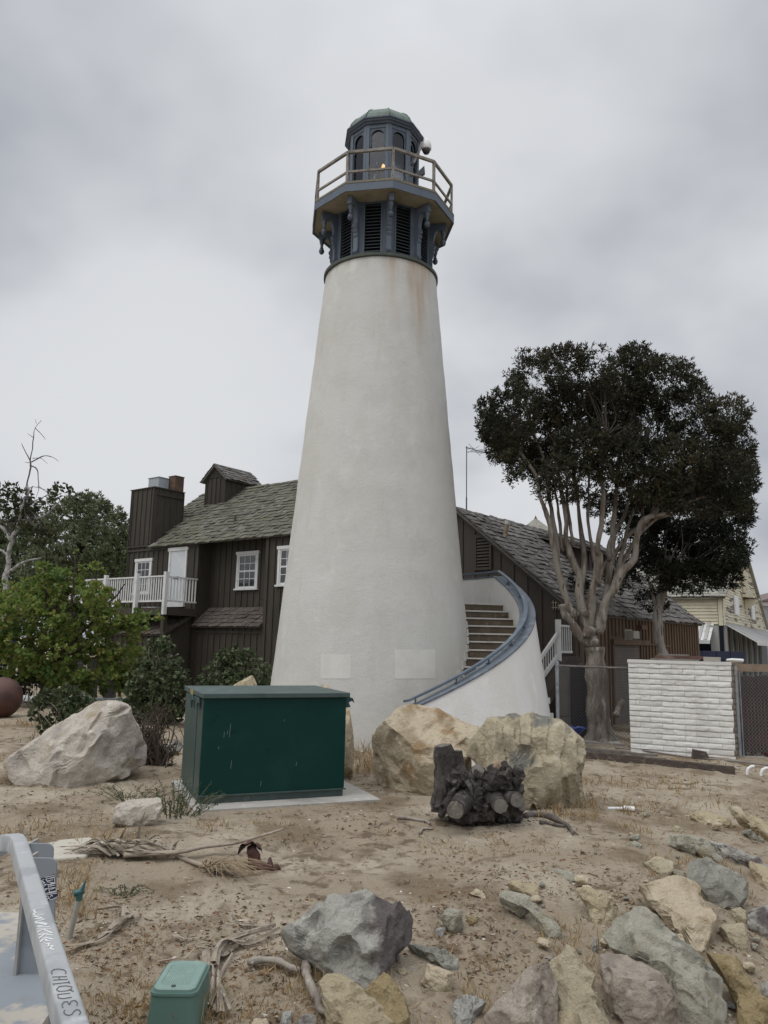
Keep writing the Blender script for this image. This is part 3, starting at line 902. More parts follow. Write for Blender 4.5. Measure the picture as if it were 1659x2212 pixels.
# roof
al = math.atan2(2.70, 3.5)
es = np.array([*(H.n * math.cos(al)), math.sin(al)]); eu = np.array([*H.a, 0])
p0 = H(.0, -.14, 5.57 - .14 * math.tan(al))
def keep_h(u, t):   # the boxed chimney stands in the roof's left end
    return not (u < 1.42 and t * math.cos(al) < 1.5)
rf = shingles('roof', p0, eu, es, 11.7, 4.55, roof_a, bh, exposure=.25, wid=(.14, .3), th=.035, seed=4, keep=keep_h)
m = MB()
m.hexa([H(1.44, -.12, 5.44), H(11.6, -.12, 5.44), H(11.6, 3.52, 8.22), H(1.44, 3.52, 8.22), H(1.44, -.12, 5.50), H(11.6, -.12, 5.50), H(11.6, 3.52, 8.28), H(1.44, 3.52, 8.28)])
m.hexa([H(-.1, 1.45, 6.64), H(1.44, 1.45, 6.64), H(1.44, 3.52, 8.22), H(-.1, 3.52, 8.22), H(-.1, 1.45, 6.70), H(1.44, 1.45, 6.70), H(1.44, 3.52, 8.28), H(-.1, 3.52, 8.28)])
m.hexa([H(-.1, 3.53, 8.22), H(11.6, 3.53, 8.22), H(11.6, 7.1, 5.44), H(-.1, 7.1, 5.44), H(-.1, 3.53, 8.28), H(11.6, 3.53, 8.28), H(11.6, 7.1, 5.50), H(-.1, 7.1, 5.50)])
m.build('roof_deck', roof_b, rf)
# ridge cap
rg = np.random.default_rng(8); m = MB()
for s in np.arange(0, 11.5, .2):
    z = 8.35 + rg.uniform(-.015, .02)
    m.hexa([H(s, 3.36, z - .10), H(s + .21, 3.36, z - .10), H(s + .21, 3.52, z), H(s, 3.52, z), H(s, 3.36, z - .08), H(s + .21, 3.36, z - .08), H(s + .21, 3.52, z + .025), H(s, 3.52, z + .025)])
m.build('ridge_cap', roof_a, rf)
m = MB(); q = H(5.1, .95, 6.15); m.tube([q, q + np.array([0, 0, .42])], .05, 8); m.build('vent_pipe', mat('rusty_vent', (.09, .06, .05)), rf)
# boxed chimney
ch = wall('chimney', H, [(-.11, 5.62), (1.40, 5.62), (1.40, 7.9), (-.11, 7.9)], -.02, 1.45, brown, bh, batten=.30)
m = MB()
for d in np.arange(.2, 1.42, .30):
    zb = 5.57 + math.tan(al) * d + .05
    m.fbox(H, (1.401, d, zb), (1.43, d + .045, 7.88))
m.fbox(H, (1.401, .12, 7.62), (1.45, 1.42, 7.70)); m.fbox(H, (-.15, -.07, 7.90), (1.45, 1.46, 7.94)); m.fbox(H, (-.16, -.07, 5.53), (1.30, -.021, 5.60))
m.build('chimney_trim', brown, ch)
MB().fbox(H, (.30, .45, 7.94), (.98, .95, 8.46)).fbox(H, (.27, .42, 8.46), (1.01, .98, 8.48)).build('metal_cap', mat('galvanised_box', (.34, .37, .39), [((.26, .28, .3), 3, .5, .7)], rough=.5), ch)
MB().fbox(H, (.95, .96, 7.94), (1.38, 1.40, 8.56)).fbox(H, (.93, .94, 8.56), (1.40, 1.42, 8.58)).build('rusted_cap', mat('rusted_box', (.075, .05, .036), [((.13, .066, .036), 3, .45, .62), ((.05, .04, .035), 5, .55, .7)], rough=.8), ch)
# cupola
cup = wall('cupola', H, [(1.44, 7.30), (2.72, 7.30), (2.72, 8.62), (2.08, 9.18), (1.44, 8.62)], 2.5, 1.75, brown, bh, batten=.27)
m = MB()
for d in np.arange(2.52, 4.2, .28): m.fbox(H, (2.721, d, 7.5), (2.745, d + .045, 8.6))
m.fbox(H, (1.40, 2.44, 7.40), (2.76, 2.499, 7.47)); m.build('cupola_trim', brown, cup)
for sgn in (1, -1):
    sl_ = np.array([*(H.a * -sgn), .0]) * .64; sl_[2] = .56; L_ = np.linalg.norm(sl_)
    e0 = H(2.08 + sgn * .80, 2.36, 9.24 - .56 / .64 * .80)
    shingles('cupola_roof', e0, np.array([*H.n, 0]), sl_ / L_, 2.05, L_ / .64 * .80, roof_b, cup, exposure=.19, seed=11 + sgn)
m = MB()
for k in range(5):
    z = 8.70 + k * .085; hw = .5 - (z - 8.66) * 1.1
    m.fbox(H, (2.08 - hw, 2.465, z), (2.08 + hw, 2.499, z + .055))
m.build('louvre', brown, cup)
# windows, door
for w_, c, r in ((W1, 3, 4), (W2, 3, 4), (W3, 3, 4)):
    window(H, *w_, RK if w_ is W2 else 0, c, r, bh)
m = MB(); s0, z0, s1, z1 = DR
m.fbox(H, (s0, -.05, z0), (s0 + .11, -.001, z1)); m.fbox(H, (s1 - .11, -.05, z0), (s1, -.001, z1)); m.fbox(H, (s0 - .05, -.07, z1), (s1 + .05, -.001, z1 + .13)); m.fbox(H, (s0, -.09, z0 - .02), (s1 + .02, -.001, z0 + .14))
dr = m.build('door', wh, bh)
MB().fbox(H, (s0 + .112, -.03, z0 + .145), (s1 - .112, -.002, z1 - .002)).build('door_panel', mat('door_pale', (.55, .57, .58), [((.62, .63, .64), 1.6, .45, .6)], rough=.35), dr)
MB().fbox(H, (s0 + .35, -.036, z0 + 1.02), (s1 - .38, -.031, z0 + 1.12)).build('door_plate', black_, dr)
# skirt roofs
def skirt(s0, s1, d0, z0_, d1, z1_, seed):
    v = np.array([*(H.n * (d1 - d0)), z1_ - z0_]); L = np.linalg.norm(v)
    return shingles('skirt_roof', H(s0, d0, z0_), eu, v / L, s1 - s0, L, roof_s, bh, exposure=.21, seed=seed)
roof_s = mat('brown_shakes', (.1, .1, .1), [((.05, .04, .033), 4, .55, .72)], rough=.85, island=[(.07, .056, .046), (.105, .087, .073), (.085, .07, .056), (.06, .048, .04)], bump=[(50, .3, .01)])
skirt(4.36, 7.80, -.16, 2.42, RK - .03, 3.09, 21)
skirt(.6, 4.28, -1.35, 2.10, -.05, 2.86, 22)
wall('lower_wall', H, [(.7, -.1), (4.15, -.1), (4.15, 2.12), (.7, 2.12)], -1.25, .12, brown, bh)
m = MB(); m.fbox(H, (4.03, -1.12, -.1), (4.15, -.05, 2.1)); m.prism([H(4.03, -1.12, 2.1), H(4.03, -.05, 2.1), H(4.03, -.05, 2.72)], np.array([*H.a * .12, 0])); m.build('side_wall', brown, bh)
# balcony
bal = MB()
BZ = 3.05
bal.fbox(H, (-1.6, -1.34, BZ - .10), (4.36, -.052, BZ - .02)); bal.fbox(H, (-1.6, -1.40, BZ - .27), (4.40, -1.34, BZ)); bal.fbox(H, (4.36, -1.34, BZ - .27), (4.41, -.052, BZ))
bo = bal.build('balcony', brown, bh)
rl = MB()
rl.bar(H(-1.6, -1.36, 4.16), H(4.36, -1.36, 4.16), .09, .05); rl.bar(H(-1.6, -1.36, 3.28), H(4.36, -1.36, 3.28), .05, .06)
rl.bar(H(4.37, -1.36, 4.13), H(4.37, -.06, 4.13), .08, .05); rl.bar(H(4.37, -1.36, 3.28), H(4.37, -.06, 3.28), .05, .06)
rl.bar(H(-1.6, -1.36, 4.16), H(-1.6, -.06, 4.16), .09, .05)
for s in np.arange(-1.5, 4.3, .137): rl.bar(H(s, -1.36, 3.29), H(s, -1.36, 4.14), .045, .03)
for d in np.arange(-1.22, -.06, .137): rl.bar(H(4.37, d, 3.29), H(4.37, d, 4.12), .045, .03)
rl.build('railing', wh, bo)
for s in (4.36, 2.68, .75, -1.55):
    MB().bar(H(s, -1.45, 2.80), H(s, -1.45, 4.30), .13, .13, up=(*H.n, 0)).build('post', wh, bo)
MB().bar(H(4.2, -1.30, 2.12), H(4.2, -1.30, 2.78), .16, .16, up=(*H.n, 0)).build('support_post', brown, bo)
MB().fbox(H, (2.75, -1.25, 3.03), (3.6, -.55, 3.08)).build('deck_board', wh, bo)
m = MB(); q = H(7.25, RK - .06, 3.38); m.bar(q + np.array([0, 0, -.12]), q + np.array([0, 0, .1]), .06); m.bar(q + np.array([-.2, 0, .02]), q, .035); m.build('pipe_tap', brown, bh)
# ------------------------------------------------------------------ brown barn to the right
BO = np.array([4.74, 19.0]); dr_ = np.array([.64, .768])
Bs = Frame(BO, dr_)                       # long side, s to the right and back
ga = np.array([-.768, .64])
class GF:                                   # gable end: s from the corner to the left and back; d inwards (along the long side)
    def __call__(s, u, d, z):
        p = BO + ga * u + dr_ * d
        return np.array([p[0], p[1], z])
Bg = GF()
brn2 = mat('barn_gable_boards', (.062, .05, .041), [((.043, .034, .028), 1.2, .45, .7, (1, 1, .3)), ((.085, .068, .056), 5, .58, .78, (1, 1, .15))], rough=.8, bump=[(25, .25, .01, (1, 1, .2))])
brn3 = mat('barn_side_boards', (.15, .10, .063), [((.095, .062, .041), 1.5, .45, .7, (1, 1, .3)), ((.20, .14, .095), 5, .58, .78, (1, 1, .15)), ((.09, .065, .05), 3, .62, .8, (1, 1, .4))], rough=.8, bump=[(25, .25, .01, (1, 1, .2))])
barn = empty('brown_barn', Bs(4, 2, 0), 'brown board barn with grey shingle roof and roll-up door behind the large tree', 'barn')
PK, PZ, EZ, LEN = 3.45, 5.64, 2.84, 9.1
tn = (PZ - EZ) / PK
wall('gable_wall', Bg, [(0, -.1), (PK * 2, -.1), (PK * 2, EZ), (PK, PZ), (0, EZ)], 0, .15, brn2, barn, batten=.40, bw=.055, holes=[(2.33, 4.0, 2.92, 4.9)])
DOOR = (2.17, -.1, 4.0, 2.06)
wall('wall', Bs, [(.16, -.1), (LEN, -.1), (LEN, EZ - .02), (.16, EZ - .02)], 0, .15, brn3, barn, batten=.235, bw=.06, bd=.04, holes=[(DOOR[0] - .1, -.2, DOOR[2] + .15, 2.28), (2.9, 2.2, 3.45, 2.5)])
up = np.array([*(ga * PK), PZ - EZ]); L_ = np.linalg.norm(up); up /= L_
e3 = np.array([*dr_, 0])
p0 = Bg(-.12, -.16, EZ - .12 * tn + .05)
rfb = shingles('roof', p0, e3, up, LEN + .35, L_ + .18, roof_b, barn, exposure=.24, seed=31, wid=(.12, .3), th=.032)
up2 = np.array([*(-ga * PK), PZ - EZ]) / L_
q0 = Bg(2 * PK + .12, -.16, EZ - .12 * tn + .05)
m = MB(); nn = np.cross(up2, e3); nn = nn if nn[2] > 0 else -nn
m.hexa([q0 + e3 * a + up2 * b + nn * c for c in (-.05, .03) for a, b in ((0, 0), (LEN + .35, 0), (LEN + .35, L_ + .1), (0, L_ + .1))]); m.build('roof_deck', roof_b, rfb)
rg = np.random.default_rng(5); m = MB()
for d in np.arange(-.15, LEN + .1, .2):
    zz_ = PZ + .10 + rg.uniform(-.015, .02)
    m.hexa([Bg(PK - .14, d, zz_ - .12), Bg(PK - .14, d + .21, zz_ - .12), Bg(PK + .02, d + .21, zz_), Bg(PK + .02, d, zz_), Bg(PK - .14, d, zz_ - .1), Bg(PK - .14, d + .21, zz_ - .1), Bg(PK + .02, d + .21, zz_ + .025), Bg(PK + .02, d, zz_ + .025)])
m.build('ridge_cap', roof_b, rfb)
m = MB()
for sg_ in (0, 1):
    f = (lambda u: u) if sg_ == 0 else (lambda u: 2 * PK - u)
    m.hexa([Bg(f(-.12), -.07, EZ - .12 * tn - .14), Bg(f(PK), -.07, PZ - .12), Bg(f(PK), -.035, PZ - .12), Bg(f(-.12), -.035, EZ - .12 * tn - .14), Bg(f(-.12), -.07, EZ - .12 * tn + .03), Bg(f(PK), -.07, PZ + .03), Bg(f(PK), -.035, PZ + .03), Bg(f(-.12), -.035, EZ - .12 * tn + .03)])
m.build('rake_board', brn2, barn)
m = MB()
m.fbox(Bg, (2.36, -.06, 4.04), (2.42, -.002, 4.86)); m.fbox(Bg, (2.84, -.06, 4.04), (2.90, -.002, 4.86)); m.fbox(Bg, (2.36, -.06, 4.86), (2.90, -.002, 4.93)); m.fbox(Bg, (2.36, -.06, 3.97), (2.90, -.002, 4.04))
vt = m.build('gable_vent', brn2, barn)
m = MB()
for z in np.arange(4.07, 4.84, .085): m.hexa([Bg(2.425, -.055, z), Bg(2.835, -.055, z), Bg(2.835, -.008, z + .06), Bg(2.425, -.008, z + .06), Bg(2.425, -.055, z + .012), Bg(2.835, -.055, z + .012), Bg(2.835, -.008, z + .072), Bg(2.425, -.008, z + .072)])
m.build('vent_slats', brn2, vt)
MB().fbox(Bg, (2.42, -.006, 4.04), (2.84, -.003, 4.86)).build('vent_backing', black_, vt)
m = MB()
m.fbox(Bg, (.38, -.05, 2.88), (.60, -.002, 3.12)); wv = m.build('small_grille', black_, barn)
m = MB()
for s in (.42, .49, .56): m.fbox(Bg, (s - .008, -.06, 2.88), (s + .008, -.051, 3.12))
for z in (2.94, 3.06): m.fbox(Bg, (.38, -.068, z - .008), (.60, -.061, z + .008))
m.build('grille_bars', mat('grille_cream', (.42, .38, .28)), wv)
# roll-up door
shut = mat('brown_shutter', (.105, .082, .062), [((.15, .11, .08), 2, .5, .7)], rough=.55, bump=[(20, .1, .01)])
m = MB(); m.fbox(Bs, (DOOR[0] - .10, -.06, -.1), (DOOR[0], -.002, 2.06)); m.fbox(Bs, (DOOR[2], -.06, -.1), (DOOR[2] + .12, -.002, 2.06)); m.fbox(Bs, (DOOR[0] - .12, -.10, 2.06), (DOOR[2] + .55, -.002, 2.20))
rd_ = m.build('roll_up_door', brn3, barn)
m = MB()
for z in np.arange(-.1, 2.0, .075):
    m.hexa([Bs(DOOR[0] + .003, -.035, z), Bs(DOOR[2] - .003, -.035, z), Bs(DOOR[2] - .003, -.003, z), Bs(DOOR[0] + .003, -.003, z), Bs(DOOR[0] + .003, -.008, z + .073), Bs(DOOR[2] - .003, -.008, z + .073), Bs(DOOR[2] - .003, -.003, z + .073), Bs(DOOR[0] + .003, -.003, z + .073)])
m.build('shutter_slats', shut, rd_)
m = MB(); m.fbox(Bs, (2.98, -.26, 2.24), (3.40, -.045, 2.44)); m.fbox(Bs, (2.95, -.045, 2.2), (3.43, -.002, 2.48)); m.build('wall_light', mat('lamp_beige', (.40, .38, .32), rough=.5), barn)
m = MB(); m.fbox(Bs, (3.80, -.18, 2.50), (4.12, -.045, 2.62)); m.build('junction_box', mat('box_red_brown', (.14, .07, .05)), barn)
MB().tube([Bs(4.5, -.1, 2.09), Bs(6.2, -.1, 2.05)], .02, 6).build('conduit', brn3, barn)
# roof fittings
def rp(u, t, h=0): return p0 + e3 * u + up * t + np.array([0, 0, h])
m = MB(); q = rp(1.0, 3.35); m.tube([q + np.array([0, 0, -.05]), q + np.array([.08, 0, .42])], .06, 10); vp = m.build('vent_pipe', mat('vent_pipe_paint', (.30, .22, .15), [((.5, .46, .4), 5, .5, .65), ((.12, .08, .06), 7, .55, .7)]), rfb, smooth=40)
MB().tube([q + np.array([.075, 0, .40]), q + np.array([.095, 0, .50])], .075, 10).build('vent_cap', mat('vent_cap_white', (.55, .53, .5)), vp, smooth=40)
# small dormer on the roof, mostly behind the tree
dm = wall('dormer', Bs, [(3.9, 3.9), (6.0, 3.9), (6.0, 4.95), (3.9, 4.95)], 1.75, 2.0, brn2, barn, batten=.3)
v = np.array([*(Bs.n * 1.4), .45]); L2 = np.linalg.norm(v)
shingles('dormer_roof', Bs(3.6, 1.55, 4.93), e3, v / L2, 2.7, L2, roof_b, dm, exposure=.2, seed=17)
# ------------------------------------------------------------------ small pavilion roof beyond the barn
pc = at(1157, 1113, 40)
pv = empty('pavilion', (pc[0], pc[1], 0), 'pale pavilion with pointed shingle roof and copper tip beyond the barn ridge', 'pavilion')
m = MB(); m.lathe([(1.9, 0), (1.9, pc[2] - 2.1)], (pc[0], pc[1], 0), 8, .2, True); m.build('wall', mat('pale_wall', (.55, .53, .46)), pv)
roofp = mat('pale_shakes', (.25, .24, .2), [((.17, .165, .14), 3, .5, .65), ((.33, .31, .26), 9, .5, .7)], bump=[(14, .6, .05)])
m = MB(); m.lathe([(2.75, pc[2] - 2.25), (2.7, pc[2] - 2.15)] + [(2.7 - 2.62 * t, pc[2] - 2.1 + 1.9 * t ** 1.1) for t in np.linspace(0, 1, 9)], (pc[0], pc[1], 0), 8, .2); pr_ = m.build('roof', roofp, pv)
m = MB(); m.lathe([(.12, pc[2] - .26), (.09, pc[2] - .2), (.0, pc[2])], (pc[0], pc[1], 0), 8, .2); m.build('roof_tip', mat('copper_tip', (.12, .08, .055)), pr_)
# ------------------------------------------------------------------ white porch stair beside the barn corner
pch = empty('porch_stair', (4.2, 18.2, 0), 'white railed wooden porch stair between the tower and the barn corner', 'porch')
A_, B_ = np.array([3.54, 17.4]), np.array([4.09, 18.0]); Cc_ = np.array([4.50, 18.45])
m = MB()
m.prism([(A_[0], A_[1], 1.02), (B_[0], B_[1], 1.75), (Cc_[0], Cc_[1], 1.76), (Cc_[0], Cc_[1], 1.55), (B_[0], B_[1], 1.50), (A_[0], A_[1], .75)], (.25, .05, 0)); m.build('stringer', brn2, pch)
m = MB()
m.bar((*A_, 1.70), (*B_, 2.30), .055, .08); m.bar((*A_, 1.24), (*B_, 1.80), .055, .09)
for t in np.linspace(.06, .92, 8): m.bar((*(A_ + (B_ - A_) * t), 1.24 + .56 * t), (*(A_ + (B_ - A_) * t), 1.70 + .58 * t), .02)
m.bar((*B_, 2.46), (*Cc_, 2.46), .06, .05); m.bar((*B_, 1.86), (*Cc_, 1.86), .06, .05)
for t in np.linspace(.16, .98, 6): m.bar((*(B_ + (Cc_ - B_) * t), 1.87), (*(B_ + (Cc_ - B_) * t), 2.45), .024)
m.build('railing', wh, pch)
MB().bar((*B_, 1.45), (*B_, 2.60), .115, .115).build('post', wh, pch)
m = MB(); m.box((4.18, 18.35, -.05), (4.75, 18.5, 1.6)); m.build('back_panel', mat('grey_panel', (.125, .115, .105), [((.09, .082, .075), 2, .45, .7)]), pch)
# ------------------------------------------------------------------ yellow house
OY = at(1558.5, 1288, 30)[:2]
gy_ = np.array([7.5, 12.]); gy_ /= np.linalg.norm(gy_); sy_ = np.array([-12, 7.5]); sy_ /= np.linalg.norm(sy_)
class FY:
    def __init__(s, a, n): s.a, s.n = a, n
    def __call__(s, u, d, z):
        p = OY + s.a * u + s.n * d
        return np.array([p[0], p[1], z])
Yg, Ys = FY(gy_, sy_), FY(sy_, gy_)
yh = empty('yellow_house', Yg(4, 3, 0), 'weathered pale yellow clapboard house with peeling gable and white awnings', 'house')
yel = mat('yellow_clapboard', (.64, .59, .44), [((.54, .5, .37), 1.5, .5, .7), ((.30, .24, .16), 6, .64, .70, (.5, .5, 3))], rough=.75)
yel2 = mat('peeling_clapboard', (.66, .62, .48), [((.56, .52, .4), 1.5, .5, .7), ((.19, .155, .12), 1.7, .53, .57, (.35, .35, 3.2))], rough=.75)
def clap(name, fr, poly, m, th=.15, ex=.13):
    mb = MB(); e = fr(0, th, 0) - fr(0, 0, 0)
    mb.prism([fr(s, 0, z) for s, z in poly], e)
    zmin, zmax = min(p[1] for p in poly), max(p[1] for p in poly)
    for z in np.arange(zmin, zmax - .02, ex):
        zmid = z + ex * .5; ss = []
        for i in range(len(poly)):
            (s0, z0), (s1, z1) = poly[i], poly[(i + 1) % len(poly)]
            if (z0 - zmid) * (z1 - zmid) < 0: ss.append(s0 + (s1 - s0) * (zmid - z0) / (z1 - z0))
        if len(ss) >= 2:
            a, b = min(ss), max(ss)
            mb.hexa([fr(a, -.035, z), fr(b, -.035, z), fr(b, -.001, z), fr(a, -.001, z), fr(a, -.008, z + ex * .99), fr(b, -.008, z + ex * .99), fr(b, -.001, z + ex * .99), fr(a, -.001, z + ex * .99)])
    return mb.build(name, m, yh)
clap('gable_wall', Yg, [(0, 2.95), (14.9, 2.95), (14.9, 3.2), (6.9, 6.75), (0, 4.03)], yel2, ex=.115)
clap('wall', Ys, [(.16, 2.95), (7.5, 2.95), (7.5, 4.03), (.16, 4.03)], yel, ex=.125)
MB().fbox(Yg, (-.06, -.06, 2.9), (.30, -.037, 4.03)).fbox(Ys, (-.02, -.06, 2.9), (.14, -.037, 4.03)).build('corner_board', yel, yh)
v = np.array([*(gy_ * 6.9), 2.72]); L3 = np.linalg.norm(v)
roof_y = mat('pale_grey_shakes', (.2, .2, .18), [((.16, .155, .13), 1.2, .5, .68), ((.25, .10, .05), 2.3, .70, .76)], rough=.9, island=[(.20, .19, .16), (.28, .27, .23), (.33, .32, .28), (.24, .23, .19)])
rg_o = shingles('roof', Ys(-.15, -.2, 4.06 - .08), np.array([*sy_, 0]), v / L3, 8.0, L3 + .25, roof_y, yh, exposure=.34, seed=41, wid=(.2, .45), th=.04)
v2 = np.array([*(gy_ * 8.2), -3.65])
m = MB(); q = Yg(6.9, -.15, 6.78); e8 = np.array([*sy_ * 8, 0])
m.hexa([q, q + v2, q + v2 + e8, q + e8] + [p + np.array([0, 0, .14]) for p in (q, q + v2, q + v2 + e8, q + e8)]); m.build('roof_far_slope', roof_y, rg_o)
shm = mat('white_shutter', (.78, .79, .80), rough=.5)
for a, b, z0, z1 in ((2.95, 4.1, 3.45, 4.26), (8.6, 9.7, 3.45, 4.28)):
    MB().fbox(Yg, (a, -.09, z0), (b, -.037, z1)).build('shutter', shm, yh)
MB().fbox(Yg, (5.95, -.10, 4.56), (6.75, -.037, 5.68)).build('gable_door', mat('gable_door_paint', (.62, .55, .38)), yh)
MB().prism([Yg(5.6, -.04, 4.50), Yg(5.6, -.5, 4.40), Yg(5.6, -.5, 4.32), Yg(5.6, -.04, 4.36)], np.array([*gy_ * 2.6, 0])).prism([Yg(6.4, -.04, 4.3), Yg(6.4, -.55, 4.25), Yg(6.4, -.45, 4.1), Yg(6.4, -.04, 3.85)], np.array([*gy_ * .6, 0])).build('hood', yel2, yh)
# lower storey behind the awnings
m = MB(); m.fbox(Yg, (0, .0, -.1), (15, .15, 2.94)); m.fbox(Ys, (.16, .0, -.1), (7.5, .15, 2.94)); m.build('shopfront', mat('shop_dark', (.018, .024, .033), rough=.25), yh)
mul_m = mat('shop_mullion', (.36, .36, .34))
for s, w_ in ((.1, .3), (1.6, .1), (3.1, .16), (4.2, .1), (5.6, .16), (7.4, .1), (9.4, .2), (11.5, .12)): MB().fbox(Yg, (s, -.10, -.1), (s + w_, -.002, 2.9)).build('mullion', mul_m, yh)
MB().fbox(Ys, (.15, -.30, -.1), (.42, -.02, 2.9)).build('mullion', mul_m, yh); MB().fbox(Ys, (1.4, -.1, -.1), (1.47, -.02, 2.9)).build('mullion', mul_m, yh)
awm = mat('awning_metal', (.66, .66, .63), [((.5, .48, .43), 3, .5, .7), ((.35, .33, .28), 7, .64, .76)], rough=.5)
awg = mat('awning_stripe', (.38, .38, .37), [((.3, .29, .27), 5, .5, .7)], rough=.5)
def awning(fr, s0, s1, z_top, z_bot, out, stripe):
    A, Bm = MB(), MB(); k = 0; s = s0
    while s < s1 - .01:
        e = min(s + stripe, s1)
        up_ = .05 if k % 2 else 0
        (Bm if k % 2 else A).hexa([fr(s, -.04, z_top + up_ - .03), fr(e, -.04, z_top + up_ - .03), fr(e, -out, z_bot + up_ - .03), fr(s, -out, z_bot + up_ - .03), fr(s, -.04, z_top + up_), fr(e, -.04, z_top + up_), fr(e, -out, z_bot + up_), fr(s, -out, z_bot + up_)])
        A.fbox(fr, (s, -out - .02, z_bot - .13), (e, -out, z_bot + up_))
        s = e; k += 1
    a = A.build('awning', awm, yh)
    if Bm.v: Bm.build('awning_stripes', awg, a)
awning(Ys, .32, 1.6, 2.98, 2.32, 1.1, .115)
awning(Yg, .15, 16, 2.98, 2.30, 1.15, .26)
# navy pallet-like crate wall below the awning
cr = at(1530, 1400, 28)
bc = empty('blue_crates', (cr[0], cr[1], 0), 'dark navy plastic crates stacked under the striped awning', 'crates')
navy = mat('navy_plastic', (.012, .018, .05), rough=.4)
m = MB()
for i in range(5):
    for j in range(3):
        m.box((cr[0] - 1.3 + i * .5, cr[1] - .2, .95 + j * .34), (cr[0] - .82 + i * .5, cr[1] + .2, 1.25 + j * .34))
m.build('crate_body', navy, bc)
MB().box((cr[0] - 1.35, cr[1] - .22, -.1), (cr[0] + 1.25, cr[1] + .22, .94)).build('crate_base', navy, bc)
# ------------------------------------------------------------------ grey house at the far right edge
gq = at(1655, 1340, 48)
gh = empty('grey_house', (gq[0] + 3, gq[1], 0), 'grey house corner past the yellow house at the right edge', 'house')
gw = mat('grey_siding', (.30, .31, .32), [((.25, .26, .27), 2, .5, .7)], bump=[(8, .2, .02, (.1, .1, 4))])
x0 = gq[0] - .35
MB().box((x0, 48, 0), (x0 + 7, 54, at(1655, 1300, 48)[2])).build('wall', gw, gh)
zt = at(1655, 1300, 48)[2]
m = MB(); m.prism([(x0 - .25, 47.7, zt), (x0 + 7.2, 47.7, zt), (x0 + 4, 47.7, zt + 1.1)], (0, 6.5, 0)); m.build('roof', mat('grey_brown_roof', (.16, .12, .11)), gh)
MB().box((x0 - .1, 47.9, zt - .25), (x0 + 7.1, 47.98, zt - .02)).box((x0 - .1, 47.9, 3.0), (x0 + 7.1, 47.98, 3.2)).build('fascia', wh, gh)
# ------------------------------------------------------------------ television aerial on the barn roof
ap = at(1008, 966, 23.4)
an = empty('television_aerial', (ap[0], ap[1], 5.2), 'thin television aerial mast rising from the barn gable', 'aerial')
am = mat('aerial_metal', (.12, .12, .13), rough=.5, metal=.5)
MB().tube([(ap[0], ap[1], 3.4), (ap[0], ap[1], ap[2] - 1.6)], .022, 6).tube([(ap[0], ap[1], ap[2] - 1.6), (ap[0], ap[1], ap[2] + .03)], .015, 6).build('mast', am, an)
b0 = np.array([ap[0] - .03, ap[1], ap[2]]); b1 = b0 + np.array([.82, .1, -.20])
m = MB(); m.tube([b0, b1], .013, 5)
for t, a, L in ((.12, .5, .1), (.2, .5, .12), (.3, .9, .30), (.34, -1.0, .36), (.42, .45, .34), (.5, .45, .28), (.58, .45, .22), (.66, .45, .2), (.74, .45, .18)):
    c = b0 + (b1 - b0) * t; d = np.array([math.cos(a) * L, .25 * L, math.sin(a) * L * .55])
    m.tube([c - d, c + d], .007, 4)
m.build('antenna_rods', am, an)
# ================================================================== white block wall, fences and what lies along them
WL = np.array([4.83, 15.29]); WR = np.array([6.467, 14.457])
Wf = Frame(WL, WR - WL)
WLEN = float(np.linalg.norm(WR - WL))
bw_o = empty('block_wall', Wf(WLEN / 2, 0, 0), 'white painted slump block wall standing between two chain link fences', 'wall')
wpaint = mat('white_block_paint', (.70, .69, .65), island=[(.66, .65, .61), (.72, .71, .67), (.60, .585, .545), (.70, .69, .65), (.68, .665, .62)], layers=[((.58, .565, .525), 2.2, .48, .68), ((.48, .455, .40), 9, .60, .76), ((.40, .37, .31), 3.1, .66, .78)], rough=.8, bump=[(40, .5, .012), (130, .4, .004)])
tanb = mat('tan_block', (.25, .20, .145), [((.17, .135, .10), 3, .45, .68), ((.33, .27, .2), 8, .58, .74)], rough=.9, bump=[(40, .5, .01)])
RH = .1016; BLK = .407
def blocks(fr, s0, s1, z0, rows, seed, offs=0.0):
    mb = MB(); rg = np.random.default_rng(seed)
    for r in range(rows):
        s = s0 - (BLK / 2 if (r + int(offs)) % 2 else 0) - rg.uniform(0, .03)
        while s < s1:
            e = s + BLK
            a, b = max(s, s0), min(e, s1)
            if b - a > .03:
                nu, nv = max(3, int((b - a) / .022)), 8
                U = np.linspace(a + .0015, b - .0015, nu); V = np.linspace(0, 1, nv)
                bul = rg.uniform(.003, .013)
                Pg = np.zeros((nv, nu, 3))
                ph = rg.uniform(0, 50)
                for i, t in enumerate(V):
                    for j, u in enumerate(U):
                        q = fbm(np.array([[u * 9 + ph, t * 1.6, ph]]), 3, seed)[0]
                        eg = min((j) / 1.2, (nu - 1 - j) / 1.2, 1.0)
                        d = -bul * (1 - abs(2 * t - .72) ** 3 * .8) * (.82 + .18 * eg) - .007 * q
                        if i == 0: d = .008
                        zz = z0 + (r + t) * RH + .005 * q * (0 if i == nv - 1 else 1)
                        Pg[i, j] = fr(u, d, zz)
                mb.grid(Pg)
            s = e
    return mb
blocks(Wf, 0, WLEN, -.02, 17, 3).build('painted_face', wpaint, bw_o, smooth=50)
m = MB(); m.fbox(Wf, (0.004, .021, -.1), (WLEN - .01, .19, 1.70)); m.build('wall_core', tanb, bw_o)
m = MB(); m.fbox(Wf, (-.01, -.02, 1.706), (WLEN + .005, .20, 1.765)); m.build('cap_course', wpaint, bw_o)
class RetF:
    dirv = np.array([.56, .83]) / np.hypot(.56, .83)
    nv = np.array([-.83, .56]) / np.hypot(.56, .83)
    def __call__(s, u, d, z):
        p = WR + s.dirv * u + s.nv * (d + .02)
        return np.array([p[0], p[1], z])
Rf = RetF()
